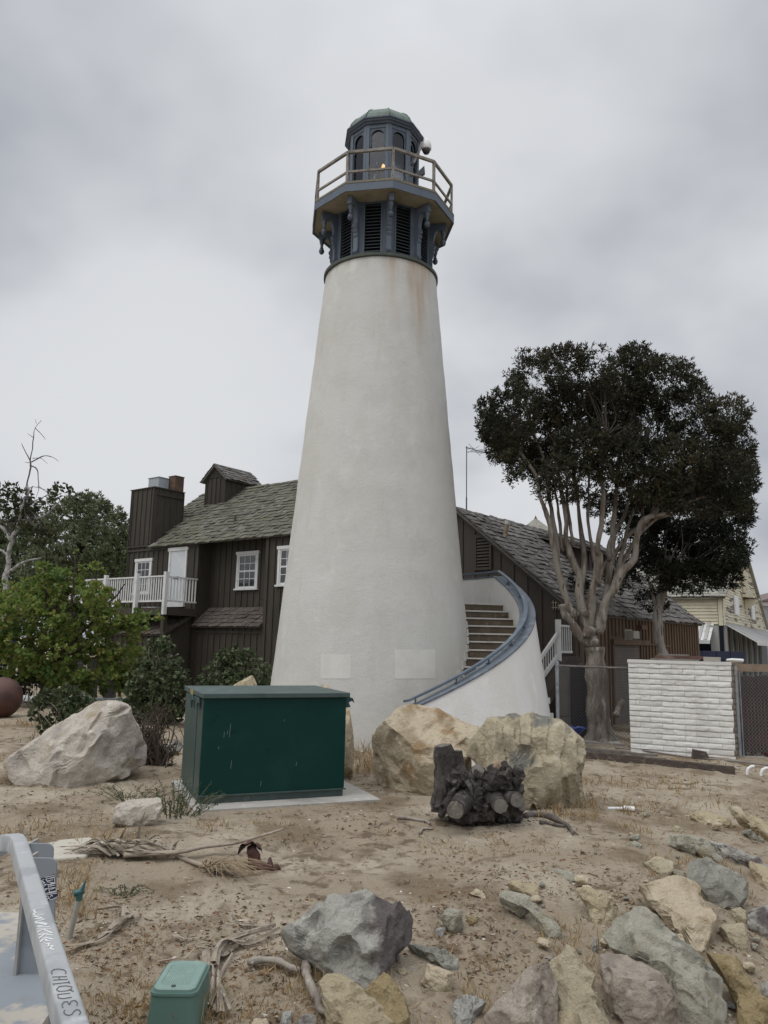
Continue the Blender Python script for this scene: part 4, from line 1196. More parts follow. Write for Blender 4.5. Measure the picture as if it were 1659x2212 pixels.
blocks(Rf, .02, 1.3, -.02, 17, 9).build('return_face', tanb, bw_o, smooth=50)
MB().fbox(Rf, (.03, .03, -.1), (1.3, .17, 1.70)).fbox(Rf, (.21, -.01, 1.708), (1.3, .2, 1.76)).build('return_core', tanb, bw_o)
# loose boards along the wall top
ob = mat('old_red_board', (.12, .06, .045), [((.19, .15, .12), 3, .48, .62), ((.07, .04, .03), 5, .55, .7)], bump=[(20, .4, .01)])
gb = mat('old_grey_board', (.20, .18, .155), [((.12, .105, .09), 4, .48, .66)], bump=[(25, .4, .01, (1, 1, 4))])
bs = empty('board_stack', Wf(1.0, .2, 1.77), 'old red and grey boards lying on top of the white block wall', 'boards')
MB().fbox(Wf, (.42, .03, 1.768), (1.30, .28, 1.80)).build('board', gb, bs)
MB().fbox(Wf, (.50, .05, 1.802), (1.36, .30, 1.855)).build('board', ob, bs)
MB().fbox(Wf, (.55, .08, 1.857), (1.10, .28, 1.885)).build('board', gb, bs)
tag(MB().fbox(Wf, (1.37, .0, 1.768), (1.66, .16, 1.85)).build('concrete_block', mat('block_grey', (.36, .34, .30), [((.25, .23, .2), 6, .5, .7)], bump=[(60, .4, .01)])), 'grey concrete block at the end of the boards on the white wall', 'block')
pq = Rf(.28, .1, 1.80)
tag(MB().tube([pq, pq + np.array([.10, -.01, .005]), pq + np.array([.30, -.03, -.005])], [.022, .03, .033], 8).build('pipe_offcut', whitep, smooth=40), 'short white pipe offcut lying past the end of the white wall', 'pipe')
# chain link
galv = mat('galvanised_steel', (.34, .36, .38), [((.24, .26, .28), 4, .45, .68), ((.42, .44, .45), 9, .55, .7)], rough=.5, metal=.5)
wire_m = mat('fence_wire', (.10, .10, .10), rough=.6, metal=.3)
def link(p0, p1, z0, z1, step=.068, r=.002):
    p0 = np.array(p0, float); p1 = np.array(p1, float); L = np.linalg.norm(p1 - p0); e = (p1 - p0) / L
    nn = np.array([-e[1], e[0]])
    mb = MB(); Hh = z1 - z0
    for sg in (1, -1):
        for s in np.arange(-Hh, L + Hh, step):
            a0, a1 = (s, s + Hh) if sg == 1 else (s + Hh, s)
            t0, t1 = 0., 1.
            da = a1 - a0
            lo, hi = sorted(((0 - a0) / da, (L - a0) / da))
            t0, t1 = max(t0, lo), min(t1, hi)
            if t1 - t0 < .02: continue
            q = [np.array([*(p0 + e * (a0 + da * t) + nn * sg * .003), z0 + Hh * t]) for t in (t0, t1)]
            mb.bar(q[0], q[1], 2 * r)
    return mb
lf = empty('chain_link_fence', (4.3, 16.1, 0), 'chain link fence panel in front of the large tree trunk', 'fence', None)
fa, fb = np.array([3.60, 16.0]), np.array([5.02, 15.75])
link(fa, fb, .16, 1.60).build('wire_mesh', wire_m, lf)
MB().tube([(*fa, 1.60), (*fb, 1.58)], .021, 8).build('top_rail', mat('rail_rust', (.13, .11, .10), [((.2, .19, .18), 4, .5, .65)], rough=.6), lf, smooth=40)
for p_ in (fa, fb):
    pm_ = MB().tube([(*p_, -.1), (*p_, 1.62)], .038, 12).build('post', galv, lf, smooth=40)
    MB().lathe([(.046, 1.60), (.046, 1.655), (.03, 1.69), (.0, 1.70)], (*p_, 0), 12).build('post_cap', galv, pm_, smooth=40)
m = MB()
for z in (.35, .8, 1.25, 1.5): m.lathe([(.044, z), (.044, z + .025)], (*fa, 0), 12); m.lathe([(.046, z + .03), (.046, z + .055)], (*fb, 0), 12)
m.build('clamp', galv, lf)
MB().lathe([(.045, .62), (.045, 1.5)], (*fb, 0), 12).build('pipe_sleeve', whitep, lf, smooth=40)
rf_ = empty('slatted_fence', (7.4, 14.4, 0), 'chain link fence with dark red slats right of the white wall', 'fence')
ga_, gb_ = at(1598, 1640, 14.75)[:2], np.array([9.4, 15.0])
link(ga_, gb_, .05, 1.55).build('wire_mesh', mat('fence_wire_pale', (.24, .24, .24), rough=.5, metal=.4), rf_)
MB().tube([(*ga_, -.15), (*ga_, 1.70)], .042, 12).build('post', galv, rf_, smooth=40)
m = MB()
for z in (.25, .62, 1.0, 1.4, 1.62): m.lathe([(.052, z), (.052, z + .03)], (*ga_, 0), 12)
m.tube([(ga_[0] + .075, ga_[1] - .01, .02), (ga_[0] + .075, ga_[1] - .01, 1.58)], .012, 6); m.build('clamp', galv, rf_)
slm = mat('fence_slat', (.045, .028, .024), [((.085, .035, .03), 3, .5, .68), ((.02, .016, .015), 2, .55, .7)], rough=.7)
m = MB(); rg = np.random.default_rng(3)
ee = (gb_ - ga_) / np.linalg.norm(gb_ - ga_)
for s in np.arange(.12, 2.4, .068):
    c = ga_ + ee * s; z0 = rg.uniform(.05, .14)
    m.bar((c[0], c[1] + .03, z0), (c[0], c[1] + .03, 1.52 + rg.uniform(-.03, .02)), .058, .012, up=(-ee[1], ee[0], 0))
m.build('slats', slm, rf_)
MB().bar((ga_[0] - .05, ga_[1] + .14, 1.66), (gb_[0], gb_[1] + .14, 1.66), .06, .14).build('top_beam', mat('tan_beam', (.27, .20, .14), [((.2, .15, .1), 3, .5, .7)]), rf_)
q = ga_ + ee * .25
tag(MB().box((q[0] - .22, q[1] - .18, -.15), (q[0] + .22, q[1] + .05, .06)).build('concrete_footing', mat('footing_concrete', (.36, .33, .28), [((.27, .24, .2), 4, .5, .7)], bump=[(40, .5, .01)])), 'pale concrete footing at the foot of the slatted fence post', 'footing')
q = ga_ + ee * .80
tag(MB().box((q[0] - .31, q[1] - .22, -.1), (q[0] + .8, q[1] - .02, .13)).build('red_brown_beam', mat('red_brown_paint', (.10, .045, .04), [((.07, .035, .03), 4, .5, .7)])), 'dark red brown beam lying along the slatted fence foot', 'beam')
for (u, v), lab in (((1618, 1672), 'white pipe elbow stub standing nearer the concrete footing'), ((1648, 1676), 'white pipe elbow stub at the right edge of the photo')):
    g = G(u, v)
    tag(MB().tube([g + np.array([-.03, 0, -.05]), g + np.array([-.025, 0, .05]), g + np.array([.0, 0, .095]), g + np.array([.05, 0, .12]), g + np.array([.09, 0, .12])], .024, 10).build('pipe_elbow', whitep, smooth=40), lab, 'pipe', 'white pipe stubs below the slatted fence')
c0_, c1_ = G(1330, 1622), G(1662, 1661)
tag(MB().tube([c0_ + (c1_ - c0_) * t + np.array([0, .05, .05 + .012 * math.sin(9 * t)]) for t in np.linspace(0, 1, 14)], .017, 6).build('ground_pipe', mat('dull_pipe', (.20, .18, .17), rough=.6), smooth=True), 'long thin grey pipe running along the foot of the white wall', 'pipe')
def beam(u0, v0, u1, v1, w, h, m, lab, lift=.0):
    a, b = G(u0, v0), G(u1, v1)
    mb = MB(); n = 24; rows = []
    for t in np.linspace(0, 1, n):
        c = a + (b - a) * t + np.array([0, 0, lift + .012 * math.sin(5 * t)])
        ring = []
        for y, z in ((-1, 0), (-1, .5), (-.9, 1), (0, 1.03), (.9, 1), (1, .5), (1, 0), (-1, 0)):
            ring.append(c + np.array([.02 * y, y * w / 2, -.03 + z * h]))
        rows.append(ring)
    Pm = np.array(rows); nz = .012 * fbm(Pm * np.array([2.5, 9, 14]), 3, 7); Pm[:, :-1, 2] += nz[:, :-1]; Pm[:, -1] = Pm[:, 0]
    mb.grid(Pm); k = len(rows)
    mb.add(Pm[0, :-1], [tuple(range(7))]); mb.add(Pm[-1, :-1], [tuple(range(7))])
    return tag(mb.build('timber', m, smooth=35), lab, 'timber')
tm = mat('dark_timber', (.075, .058, .048), [((.15, .12, .10), 3, .5, .66, (1, 3, 5)), ((.03, .025, .022), 6, .56, .7, (1, 3, 5))], rough=.9, bump=[(14, .8, .03, (1, 5, 6))])
tm2 = mat('grey_timber', (.17, .15, .13), [((.09, .078, .07), 3, .5, .66, (1, 3, 6))], rough=.9, bump=[(14, .8, .03, (1, 5, 6))])
beam(1250, 1637, 1586, 1671, .16, .15, tm, 'longest dark weathered timber lying below the white wall')
beam(1252, 1622, 1420, 1634, .12, .08, tm2, 'grey split timber lying behind the dark one by the boulder', .0)
g = G(1512, 1652)
tag(MB().hexa([g + np.array(q) for q in ((-.13, -.07, .1), (.15, -.06, .12), (.14, .08, .12), (-.12, .07, .1), (-.11, -.06, .25), (.10, -.05, .23), (.11, .06, .22), (-.1, .06, .26))]).build('timber_stub', tm), 'short broken timber stub on the right end of the dark timber', 'timber')
a_, b_ = G(1245, 1604), G(1345, 1611)
tag(MB().hexa([a_ + np.array([0, -.15, -.05]), b_ + np.array([0, -.15, -.05]), b_ + np.array([0, .25, -.05]), a_ + np.array([0, .25, -.05]), a_ + np.array([0, -.15, .05]), b_ + np.array([0, -.15, .05]), b_ + np.array([0, .25, .06]), a_ + np.array([0, .25, .06])]).build('concrete_kerb', mat('kerb_concrete', (.34, .32, .29), [((.22, .2, .18), 3, .5, .7)], bump=[(30, .5, .01)])), 'pale concrete strip under the chain link fence by the tree', 'kerb')
# things behind the left fence
pb = at(1250, 1500, 17.2)
MB_ = MB(); zt_ = at(1250, 1440, 17.2)[2]
MB_.box((pb[0] - .17, 17.15, -.1), (pb[0] + .17, 17.22, zt_)).box((pb[0] - .03, 17.11, -.1), (pb[0] + .06, 17.149, zt_ - .25))
tag(MB_.build('dark_plank', mat('stained_plank', (.022, .018, .018), [((.07, .05, .038), 2, .5, .68, (1, 1, .4)), ((.012, .014, .03), 1.2, .52, .66)], rough=.7, bump=[(20, .3, .01, (1, 1, .2))])), 'dark stained plank board standing left of the large trunk', 'board')
pb = at(1221, 1500, 17.4)
tag(MB().box((pb[0] - .16, 17.35, at(1221, 1546, 17.4)[2]), (pb[0] + .15, 17.42, at(1221, 1436, 17.4)[2])).box((pb[0] - .16, 17.3, -.1), (pb[0] + .15, 17.46, at(1221, 1548, 17.4)[2] - .01)).build('grey_board', mat('grey_board_paint', (.16, .145, .13), [((.12, .108, .097), 2, .5, .7)])), 'flat grey board standing behind the left fence post', 'board')
q0 = at(1241, 1572, 15.6)
rows = []
for i, s in enumerate(np.linspace(-1, 1, 17)):
    col = []
    for j, t in enumerate(np.linspace(0, 1, 9)):
        wv_ = .02 * math.sin(7 * s + 3 * t)
        col.append((q0[0] + s * .21, q0[1] + (t - .5) * .3, q0[2] + .01 - .17 * (1 - s * s) * math.sin(math.pi * t) ** .7 * (1 - .3 * s) + wv_ * (1 - abs(s))))
    rows.append(col)
tag(MB().grid(np.array(rows)).build('blue_tarpaulin', mat('blue_tarp', (.008, .03, .16), [((.02, .06, .25), 6, .5, .7)], rough=.4), smooth=True), 'sagging blue tarpaulin between the right centre boulder and the fence', 'tarpaulin')
cb = at(1184, 1530, 16.6)
ub = empty('conduit_box', (cb[0], cb[1], 0), 'small white electrical box and conduit by the stair wall foot', 'conduit')
MB().box((cb[0] - .03, cb[1] - .03, at(1184, 1520, 16.6)[2]), (cb[0] + .04, cb[1] + .03, at(1184, 1507, 16.6)[2])).box((cb[0] - .02, cb[1] - .05, at(1184, 1556, 16.6)[2]), (cb[0] + .10, cb[1] + .03, at(1184, 1540, 16.6)[2])).build('box_body', whitep, ub)
MB().tube([(cb[0] + .005, cb[1], -.05), (cb[0] + .005, cb[1], at(1184, 1510, 16.6)[2])], .014, 8).build('conduit_pipe', whitep, ub)
# ================================================================== trees and shrubs
def mesh_quads(name, V, m, parent=None, label=None, cat=None, kind=None, group=None, org=None):
    """V: N x 4 x 3 array, one quad per leaf"""
    V = np.asarray(V, float)
    n = len(V)
    if parent is not None: org = ORG[parent.name]
    elif org is None: org = np.zeros(3)
    me = bpy.data.meshes.new(name)
    me.vertices.add(n * 4); me.loops.add(n * 4); me.polygons.add(n)
    me.vertices.foreach_set('co', (V.reshape(-1, 3) - org).ravel())
    me.loops.foreach_set('vertex_index', np.arange(n * 4, dtype=np.int32))
    me.polygons.foreach_set('loop_start', np.arange(0, n * 4, 4, dtype=np.int32))
    me.update(calc_edges=True)
    me.materials.append(m)
    o = bpy.data.objects.new(name, me)
    COL.objects.link(o)
    if parent is not None: o.parent = parent
    else: o.location = tuple(org)
    ORG[o.name] = np.array(org)
    tag(o, label, cat, group, kind)
    return o
def unit(a): return a / (np.linalg.norm(a, axis=-1, keepdims=True) + 1e-9)
def leaf_quads(base, d, L, W, rg, fold=.12, droop=0.0):
    n = len(base)
    d = unit(d + np.array([0, 0, -droop]))
    sd = unit(np.cross(d, rg.normal(size=(n, 3))))
    nn = np.cross(sd, d)
    L = L[:, None]; W = W[:, None]
    mid = base + d * L * .48 + nn * L * fold
    tip = base + d * L
    return np.stack([base, mid + sd * W / 2, tip, mid - sd * W / 2], 1)
def ellip(rg, n, c, r, shell=.55):
    d = unit(rg.normal(size=(n, 3)))
    rad = rg.uniform(shell, 1, size=(n, 1)) ** .8
    return c + d * rad * r, d
def smooth_path(pts, k=5):
    pts = np.array(pts, float)
    P_ = np.vstack([2 * pts[0] - pts[1], pts, 2 * pts[-1] - pts[-2]])
    out = []
    for i in range(1, len(P_) - 2):
        for t in np.linspace(0, 1, k, endpoint=False):
            a, b, c, d = P_[i - 1:i + 3]
            out.append(.5 * ((2 * b) + (-a + c) * t + (2 * a - 5 * b + 4 * c - d) * t * t + (-a + 3 * b - 3 * c + d) * t ** 3))
    out.append(pts[-1])
    return np.array(out)
def limb(mb, pts, r0, r1, n=10, seed=0, jit=.07, wob=.03):
    p = smooth_path(pts)
    k = len(p)
    p = p + wob * fbm(p * 1.7 + seed, 2, seed)[:, None] * np.array([1, .6, .2])
    t = np.linspace(0, 1, k)
    rr = (r0 + (r1 - r0) * t) * (1 + .12 * np.sin(t * 19 + seed))
    mb.tube(p, rr, n, jit=jit, seed=seed)
    return p
def px_path(pts, Y):   # (u, v, dy)
    return [at(p[0], p[1], Y + (p[2] if len(p) > 2 else 0)) for p in pts]
bark_p = mat('paperbark', (.27, .24, .20), [((.14, .11, .085), 3.0, .44, .60, (1.6, 1.6, .35)), ((.38, .345, .30), 4.5, .56, .70, (1.6, 1.6, .3)), ((.085, .06, .042), 7, .61, .68, (1.4, 1.4, .3))], rough=.85, bump=[(6, .9, .06, (2, 2, .35)), (26, .7, .02, (1.6, 1.6, .5))])
cc4 = lambda x, y: (987.5 + .4048 * x, 713.2 + .4048 * y)
ctr = lambda x, y: (1152 + .1984 * x, 1179.5 + .1984 * y)
TRY = 16.75
pt_o = empty('paperbark_tree', at(1292, 1600, TRY), 'large paperbark tree with pale twisted limbs and broad dark crown', 'tree')
tb = MB()
base = at(1292, 1602, TRY); base[2] = -.1
limb(tb, [base, at(1291, 1560, TRY), at(1290, 1500, TRY), at(1287, 1440, TRY), at(1284, 1398, TRY)], .235, .205, 16, 1, .07, .02)
for dx, dy, s in ((-.28, -.12, 2), (.26, -.05, 3), (.05, -.3, 4), (.45, .1, 5)):   # root flare
    limb(tb, [base + np.array([dx, dy, .02]), base + np.array([dx * .55, dy * .55, .28]), base + np.array([dx * .25, dy * .25, .75])], .14, .09, 9, s, .08)
limb(tb, [at(*ctr(905, 1850), TRY - .3), at(*ctr(935, 1770), TRY - .25), at(*ctr(985, 1680), TRY - .2)], .075, .06, 8, 6)
ends = []
L_def = [
 ([ctr(620, 1080), ctr(520, 990), ctr(420, 830), ctr(335, 740), ctr(310, 640)], .11, .085, -.1),
 ([ctr(430, 800), ctr(400, 640), ctr(330, 480), ctr(275, 320), ctr(240, 130), cc4(512, 1150), cc4(495, 1050), cc4(460, 950), cc4(432, 870), cc4(420, 770), cc4(330, 640)], .095, .035, -.15),
 ([ctr(255, 200), cc4(525, 1110), cc4(500, 950), cc4(482, 850), cc4(470, 700), cc4(400, 520)], .07, .03, .15),
 ([ctr(610, 950), ctr(555, 760), ctr(515, 540), ctr(500, 330), ctr(450, 200), ctr(410, 80), cc4(580, 1090), cc4(575, 950), cc4(545, 800), cc4(520, 600)], .12, .035, .0),
 ([ctr(520, 420), ctr(560, 250), ctr(545, 60), cc4(665, 1120), cc4(640, 900), cc4(620, 700), cc4(640, 480)], .085, .03, .3),
 ([ctr(625, 900), ctr(625, 650), ctr(640, 480), ctr(695, 330), ctr(720, 110), cc4(745, 1170), cc4(775, 1030), cc4(780, 900), cc4(770, 740), cc4(800, 560)], .11, .035, -.3),
 ([ctr(690, 950), ctr(745, 780), ctr(790, 620), ctr(880, 470), ctr(985, 270), ctr(1100, 140), cc4(960, 1110), cc4(1000, 1010), cc4(1100, 980), cc4(1240, 915), cc4(1370, 870)], .135, .03, -.2),
 ([ctr(795, 600), ctr(805, 420), ctr(825, 220), ctr(850, 100), cc4(830, 1100), cc4(842, 950), cc4(850, 800), cc4(880, 600)], .095, .035, .15),
 ([ctr(700, 420), ctr(740, 260), ctr(830, 160), ctr(930, 10), cc4(930, 1080), cc4(1020, 1010), cc4(1060, 870), cc4(1080, 700)], .075, .03, .4),
 ([ctr(930, 330), ctr(960, 190), cc4(930, 1150), cc4(990, 1050), cc4(990, 920), cc4(1010, 740)], .07, .03, .6),
 ([ctr(700, 300), cc4(705, 1060), cc4(700, 850), cc4(690, 650)], .05, .02, .25), ([ctr(830, 160), cc4(815, 1130), cc4(905, 960), cc4(930, 800), cc4(945, 640)], .055, .02, .35), ([ctr(880, 470), cc4(880, 1180), cc4(910, 1060), cc4(960, 880), cc4(985, 700)], .06, .02, .5), ([cc4(560, 1180), cc4(545, 1000), cc4(530, 880), cc4(470, 640)], .045, .02, .3), ([cc4(615, 1150), cc4(600, 1000), cc4(590, 850), cc4(570, 640)], .045, .02, .2), ([cc4(1000, 1030), cc4(1090, 930), cc4(1180, 800), cc4(1230, 700)], .05, .02, .1), ([cc4(960, 1100), cc4(1060, 1010), cc4(1190, 960), cc4(1330, 820)], .045, .02, .3)]
limb_pts = []
for i, (pp, r0, r1, dy) in enumerate(L_def):
    n = len(pp)
    p = limb(tb, [at(u, v, TRY + dy * (k / (n - 1)) * 2) for k, (u, v) in enumerate(pp)], r0 * .92, r1 * .85, 10, 20 + i, .12, .035)
    limb_pts.append(p[len(p) // 2:])
# burl and peeling collar at the fork
for (u, v), r, s in ((ctr(600, 950), .13, 50), (ctr(440, 750), .10, 51), (ctr(650, 1040), .12, 52), (ctr(560, 730), .08, 53)):
    c = at(u, v, TRY - .12)
    rows = []
    for a in np.linspace(0, math.pi, 14):
        rows.append([c + r * np.array([math.sin(a) * math.cos(b), math.sin(a) * math.sin(b), math.cos(a)]) for b in np.linspace(0, 2 * math.pi, 19)])
    Q = np.array(rows); Q = c + (Q - c) * (1 + .35 * fbm(Q * 9, 3, s)[..., None]); Q[:, -1] = Q[:, 0]
    tb.grid(Q)
limb_pts = np.vstack(limb_pts)
CL = [(1105, 895, 62, 70), (1085, 930, 50, 45), (1165, 815, 75, 62), (1215, 790, 60, 45), (1275, 800, 62, 55), (1250, 890, 90, 75), (1150, 965, 75, 58), (1365, 815, 75, 62), (1375, 775, 45, 32), (1440, 830, 78, 70), (1380, 920, 95, 75), (1485, 890, 70, 72), (1560, 905, 58, 55), (1590, 965, 42, 65), (1470, 1000, 85, 62), (1570, 1020, 58, 60), (1215, 1015, 60, 36), (1310, 985, 70, 55), (1400, 1050, 65, 38), (1500, 1075, 75, 50), (1330, 860, 70, 60), (1590, 1090, 40, 28), (1110, 1000, 40, 28), (1130, 1005, 48, 34), (1185, 985, 60, 48), (1255, 965, 70, 58), (1330, 1010, 65, 48), (1245, 1035, 50, 28), (1350, 955, 60, 55), (1425, 985, 70, 55), (1450, 1060, 80, 40), (1310, 900, 60, 55), (1200, 870, 60, 60), (1540, 960, 60, 55), (1500, 1030, 60, 45)]
def crown(rg, CL, Y, per, kl, L, W, dspread, org_scale=1.0, shell=.5, up=.35, thin=None):
    cs, ax = [], []
    for (u, v, ru, rv) in CL:
        c = at(u, v, Y + rg.uniform(-dspread, dspread))
        sc = c[1] / 1661 * 1.02
        r = np.array([ru * sc, (ru + rv) * .5 * sc * 1.05, rv * sc])
        n = int(per * (r[0] * r[2] + r[0] * r[1] + r[1] * r[2]) / 3 * 10 * (thin(u, v) if thin else 1))
        p, d = ellip(rg, n, c, r, shell)
        p = p + .10 * r.mean() * np.stack([fbm(p * 2.3 + k * 31, 2, 3 + k) for k in range(3)], -1) * 1.6
        keep = fbm(p * 1.6, 2, 71) > -.42          # uneven: gaps and clumps
        cs.append(p[keep]); ax.append(d[keep])
    cs = np.vstack(cs); ax = np.vstack(ax)
    n = len(cs)
    b = np.repeat(cs, kl, 0)
    d = unit(np.repeat(ax * .55 + np.array([0, 0, up]), kl, 0) + rg.normal(size=(n * kl, 3)) * .75)
    b = b + rg.normal(size=b.shape) * .015
    return leaf_quads(b, d, L * rg.uniform(.7, 1.3, n * kl), W * rg.uniform(.7, 1.3, n * kl), rg), cs, ax
rg = np.random.default_rng(12)
Q, cs, ax = crown(rg, CL + [(1150, 1040, 45, 25), (1210, 1065, 50, 28), (1290, 1075, 50, 30), (1370, 1070, 50, 30), (1100, 965, 40, 40), (1058, 925, 32, 38), (1085, 975, 40, 32), (1125, 1035, 38, 22), (1050, 880, 22, 24)], TRY, 135, 7, .088, .026, 1.15, thin=lambda u, v: 1.15 if v < 930 or u > 1420 else (1.05 if v < 1000 else .75))
lm = leaf_mat('paperbark_leaf', [(.036, .042, .027), (.05, .054, .032), (.026, .031, .022), (.07, .07, .038), (.05, .046, .031), (.105, .088, .042)], .5, .14, [((.10, .08, .035), 1.1, .56, .85), ((.028, .03, .022), .8, .5, .75)])
mesh_quads('crown', Q, lm, pt_o)
# twigs reaching into the leaf clumps
nf0 = len(tb.f); tq = tb
sel = rg.choice(len(cs), 520, replace=False)
for i in sel:
    e = cs[i]
    k = np.argmin(np.linalg.norm(limb_pts - e, axis=1) + rg.uniform(0, .5, len(limb_pts)) + np.maximum(0, limb_pts[:, 2] - e[2] + .1))
    s = limb_pts[k]
    if np.linalg.norm(e - s) > 1.5: continue
    mid = (s + e) / 2 + rg.normal(size=3) * .12 + np.array([0, 0, .1])
    tq.tube(smooth_path([s, mid, e], 4), np.linspace(.013, .004, 9), 4, caps=False)
tk_ = tb.build('trunk', bark_p, pt_o, smooth=True)
tk_.data.materials.append(mat('twig_bark', (.085, .068, .055), rough=.9))
mi = np.zeros(len(tk_.data.polygons), dtype=np.int32); mi[nf0:] = 1; tk_.data.polygons.foreach_set('material_index', mi)
# ---- darker tree behind the wall
T2 = 20.5
t2 = empty('leaning_tree', at(1432, 1440, T2) * np.array([1, 1, 0]), 'smaller dark tree with leaning pale trunk behind the white wall', 'tree')
tb = MB(); b0 = at(1434, 1425, T2); b0[2] = -.1
limb(tb, [b0, at(1436, 1440, T2), at(1428, 1400, T2), at(1420, 1350, T2), at(1424, 1300, T2), at(1432, 1260, T2), at(1445, 1200, T2)], .15, .09, 12, 61, .08, .04)
limb(tb, [at(1424, 1310, T2), at(1440, 1270, T2 + .3), at(1480, 1220, T2 + .4), at(1530, 1180, T2 + .2)], .09, .04, 8, 62)
limb(tb, [at(1422, 1330, T2), at(1412, 1290, T2), at(1400, 1250, T2 - .2)], .05, .03, 8, 63)
CL2 = [(1560, 1060, 70, 60), (1480, 1070, 80, 55), (1600, 1035, 38, 55), (1540, 1185, 80, 60), (1440, 1140, 70, 60), (1500, 1245, 70, 40), (1430, 1180, 72, 60), (1500, 1140, 75, 55), (1570, 1120, 58, 45), (1610, 1110, 30, 32), (1480, 1220, 85, 42), (1545, 1200, 70, 52), (1570, 1250, 35, 25), (1395, 1230, 45, 55), (1410, 1300, 36, 22), (1375, 1190, 40, 50), (1390, 1110, 60, 50), (1340, 1130, 40, 40), (1450, 1105, 75, 45), (1300, 1090, 35, 30), (1250, 1250, 22, 30), (1330, 1240, 25, 40)]
Q, cs, ax = crown(rg, CL2, T2, 125, 7, .10, .03, .9)
lm2 = leaf_mat('dark_leaf', [(.022, .027, .018), (.032, .037, .023), (.016, .02, .014), (.042, .046, .028)], .5, .08)
mesh_quads('crown', Q, lm2, t2)
for i in rg.choice(len(cs), 90, replace=False):
    s = at(1432, 1262, T2); e = cs[i]
    if np.linalg.norm(e - s) < 2.2: tb.tube(smooth_path([s, (s + e) / 2 + rg.normal(size=3) * .15, e], 4), np.linspace(.02, .005, 9), 4, caps=False)
tb.build('trunk', mat('pale_bark', (.40, .37, .33), [((.22, .19, .16), 3.2, .46, .62, (1.6, 1.6, .35)), ((.12, .09, .07), 7, .6, .68, (1.4, 1.4, .3))], rough=.85, bump=[(8, .8, .05, (2, 2, .35))]), t2, smooth=True)
# ---- far trees on the left
def far_tree(name, lab, Y, CLs, trunk, lmat, bmat, per, kl, L, W, seed, dsp=1.5, r0=.3):
    rg = np.random.default_rng(seed)
    g0 = at(trunk[0][0], trunk[0][1], Y); g0[2] = -.1
    o = empty(name, (g0[0], g0[1], 0), lab, 'tree', None)
    tb = MB(); pth = [g0] + [at(u, v, Y) for u, v in trunk[1:]]
    limb(tb, pth, r0, r0 * .4, 9, seed)
    Q, cs, ax = crown(rg, CLs, Y, per, kl, L, W, dsp)
    mesh_quads('crown', Q, lmat, o)
    top = pth[-1]
    for i in rg.choice(len(cs), min(40, len(cs)), replace=False):
        e = cs[i]; tb.tube(smooth_path([top, (top + e) / 2 + rg.normal(size=3) * .3, e], 4), np.linspace(.06, .015, 9), 4, caps=False)
    tb.build('trunk', bmat, o, smooth=True)
    return o
bark_d = mat('dark_bark', (.07, .06, .05), [((.12, .105, .09), 4, .5, .7)], bump=[(10, .6, .03)])
lolive = leaf_mat('olive_leaf', [(.14, .16, .085), (.18, .20, .115), (.095, .112, .062), (.23, .245, .15)], .5, .15)
ldark = leaf_mat('evergreen_leaf', [(.095, .122, .058), (.13, .16, .078), (.066, .088, .045), (.165, .19, .10)], .5, .15)
far_tree('evergreen_tree', 'dense grey green tree rising left of the brown house chimney', 44, [(150, 1120, 55, 48), (195, 1105, 45, 42), (170, 1090, 30, 22), (215, 1130, 40, 55), (130, 1180, 60, 60), (190, 1200, 70, 70), (110, 1240, 70, 60), (230, 1240, 60, 60), (150, 1280, 90, 60)], [(170, 1400), (172, 1250), (175, 1180)], lolive, bark_d, 17, 8, .24, .08, 5)
far_tree('evergreen_tree', 'shorter dark green tree touching the brown house left wall', 40, [(255, 1140, 34, 34), (270, 1180, 40, 55), (240, 1200, 40, 60), (270, 1250, 50, 50), (290, 1220, 30, 70)], [(262, 1400), (262, 1260), (260, 1200)], ldark, bark_d, 18, 8, .22, .075, 6)
far_tree('evergreen_tree', 'broad dark green tree behind the white barked sycamore at the left edge', 52, [(20, 1150, 60, 45), (80, 1140, 55, 40), (-40, 1180, 60, 60), (40, 1230, 90, 70), (100, 1280, 90, 60), (-20, 1290, 90, 60)], [(30, 1400), (32, 1260), (35, 1200)], ldark, bark_d, 12, 8, .28, .1, 7)
# white barked sycamore with a bare top
rgs = np.random.default_rng(99)
SY = 37
wbark = mat('white_bark', (.40, .39, .36), [((.20, .19, .165), 4, .47, .6), ((.09, .085, .07), 6, .56, .68)], bump=[(12, .4, .02)])
g0 = at(10, 1430, SY); g0[2] = -.1
sy = empty('sycamore_tree', (g0[0], g0[1], 0), 'white barked sycamore with bare twigs on top at the left edge', 'tree')
tb = MB()
limb(tb, [g0, at(10, 1300, SY), at(14, 1230, SY), at(24, 1170, SY), at(40, 1130, SY), at(52, 1090, SY), at(60, 1050, SY)], .16, .05, 10, 3, .05, .08)
limb(tb, [at(26, 1168, SY), at(10, 1145, SY), at(-12, 1130, SY)], .11, .05, 8, 4)
limb(tb, [at(40, 1128, SY), at(70, 1122, SY), at(100, 1112, SY), at(130, 1080, SY)], .10, .03, 8, 5)
limb(tb, [at(14, 1240, SY), at(50, 1215, SY), at(90, 1205, SY)], .09, .03, 8, 6)
limb(tb, [at(20, 1200, SY), at(-10, 1180, SY)], .08, .03, 8, 7)
tw = mat('bare_twig', (.10, .085, .075), rough=.9)
bt = MB()
limb(bt, [at(56, 1068, SY), at(62, 1030, SY), at(66, 995, SY), at(70, 955, SY), at(74, 930, SY), at(90, 908, SY)], .05, .010, 6, 8, .05, .04)
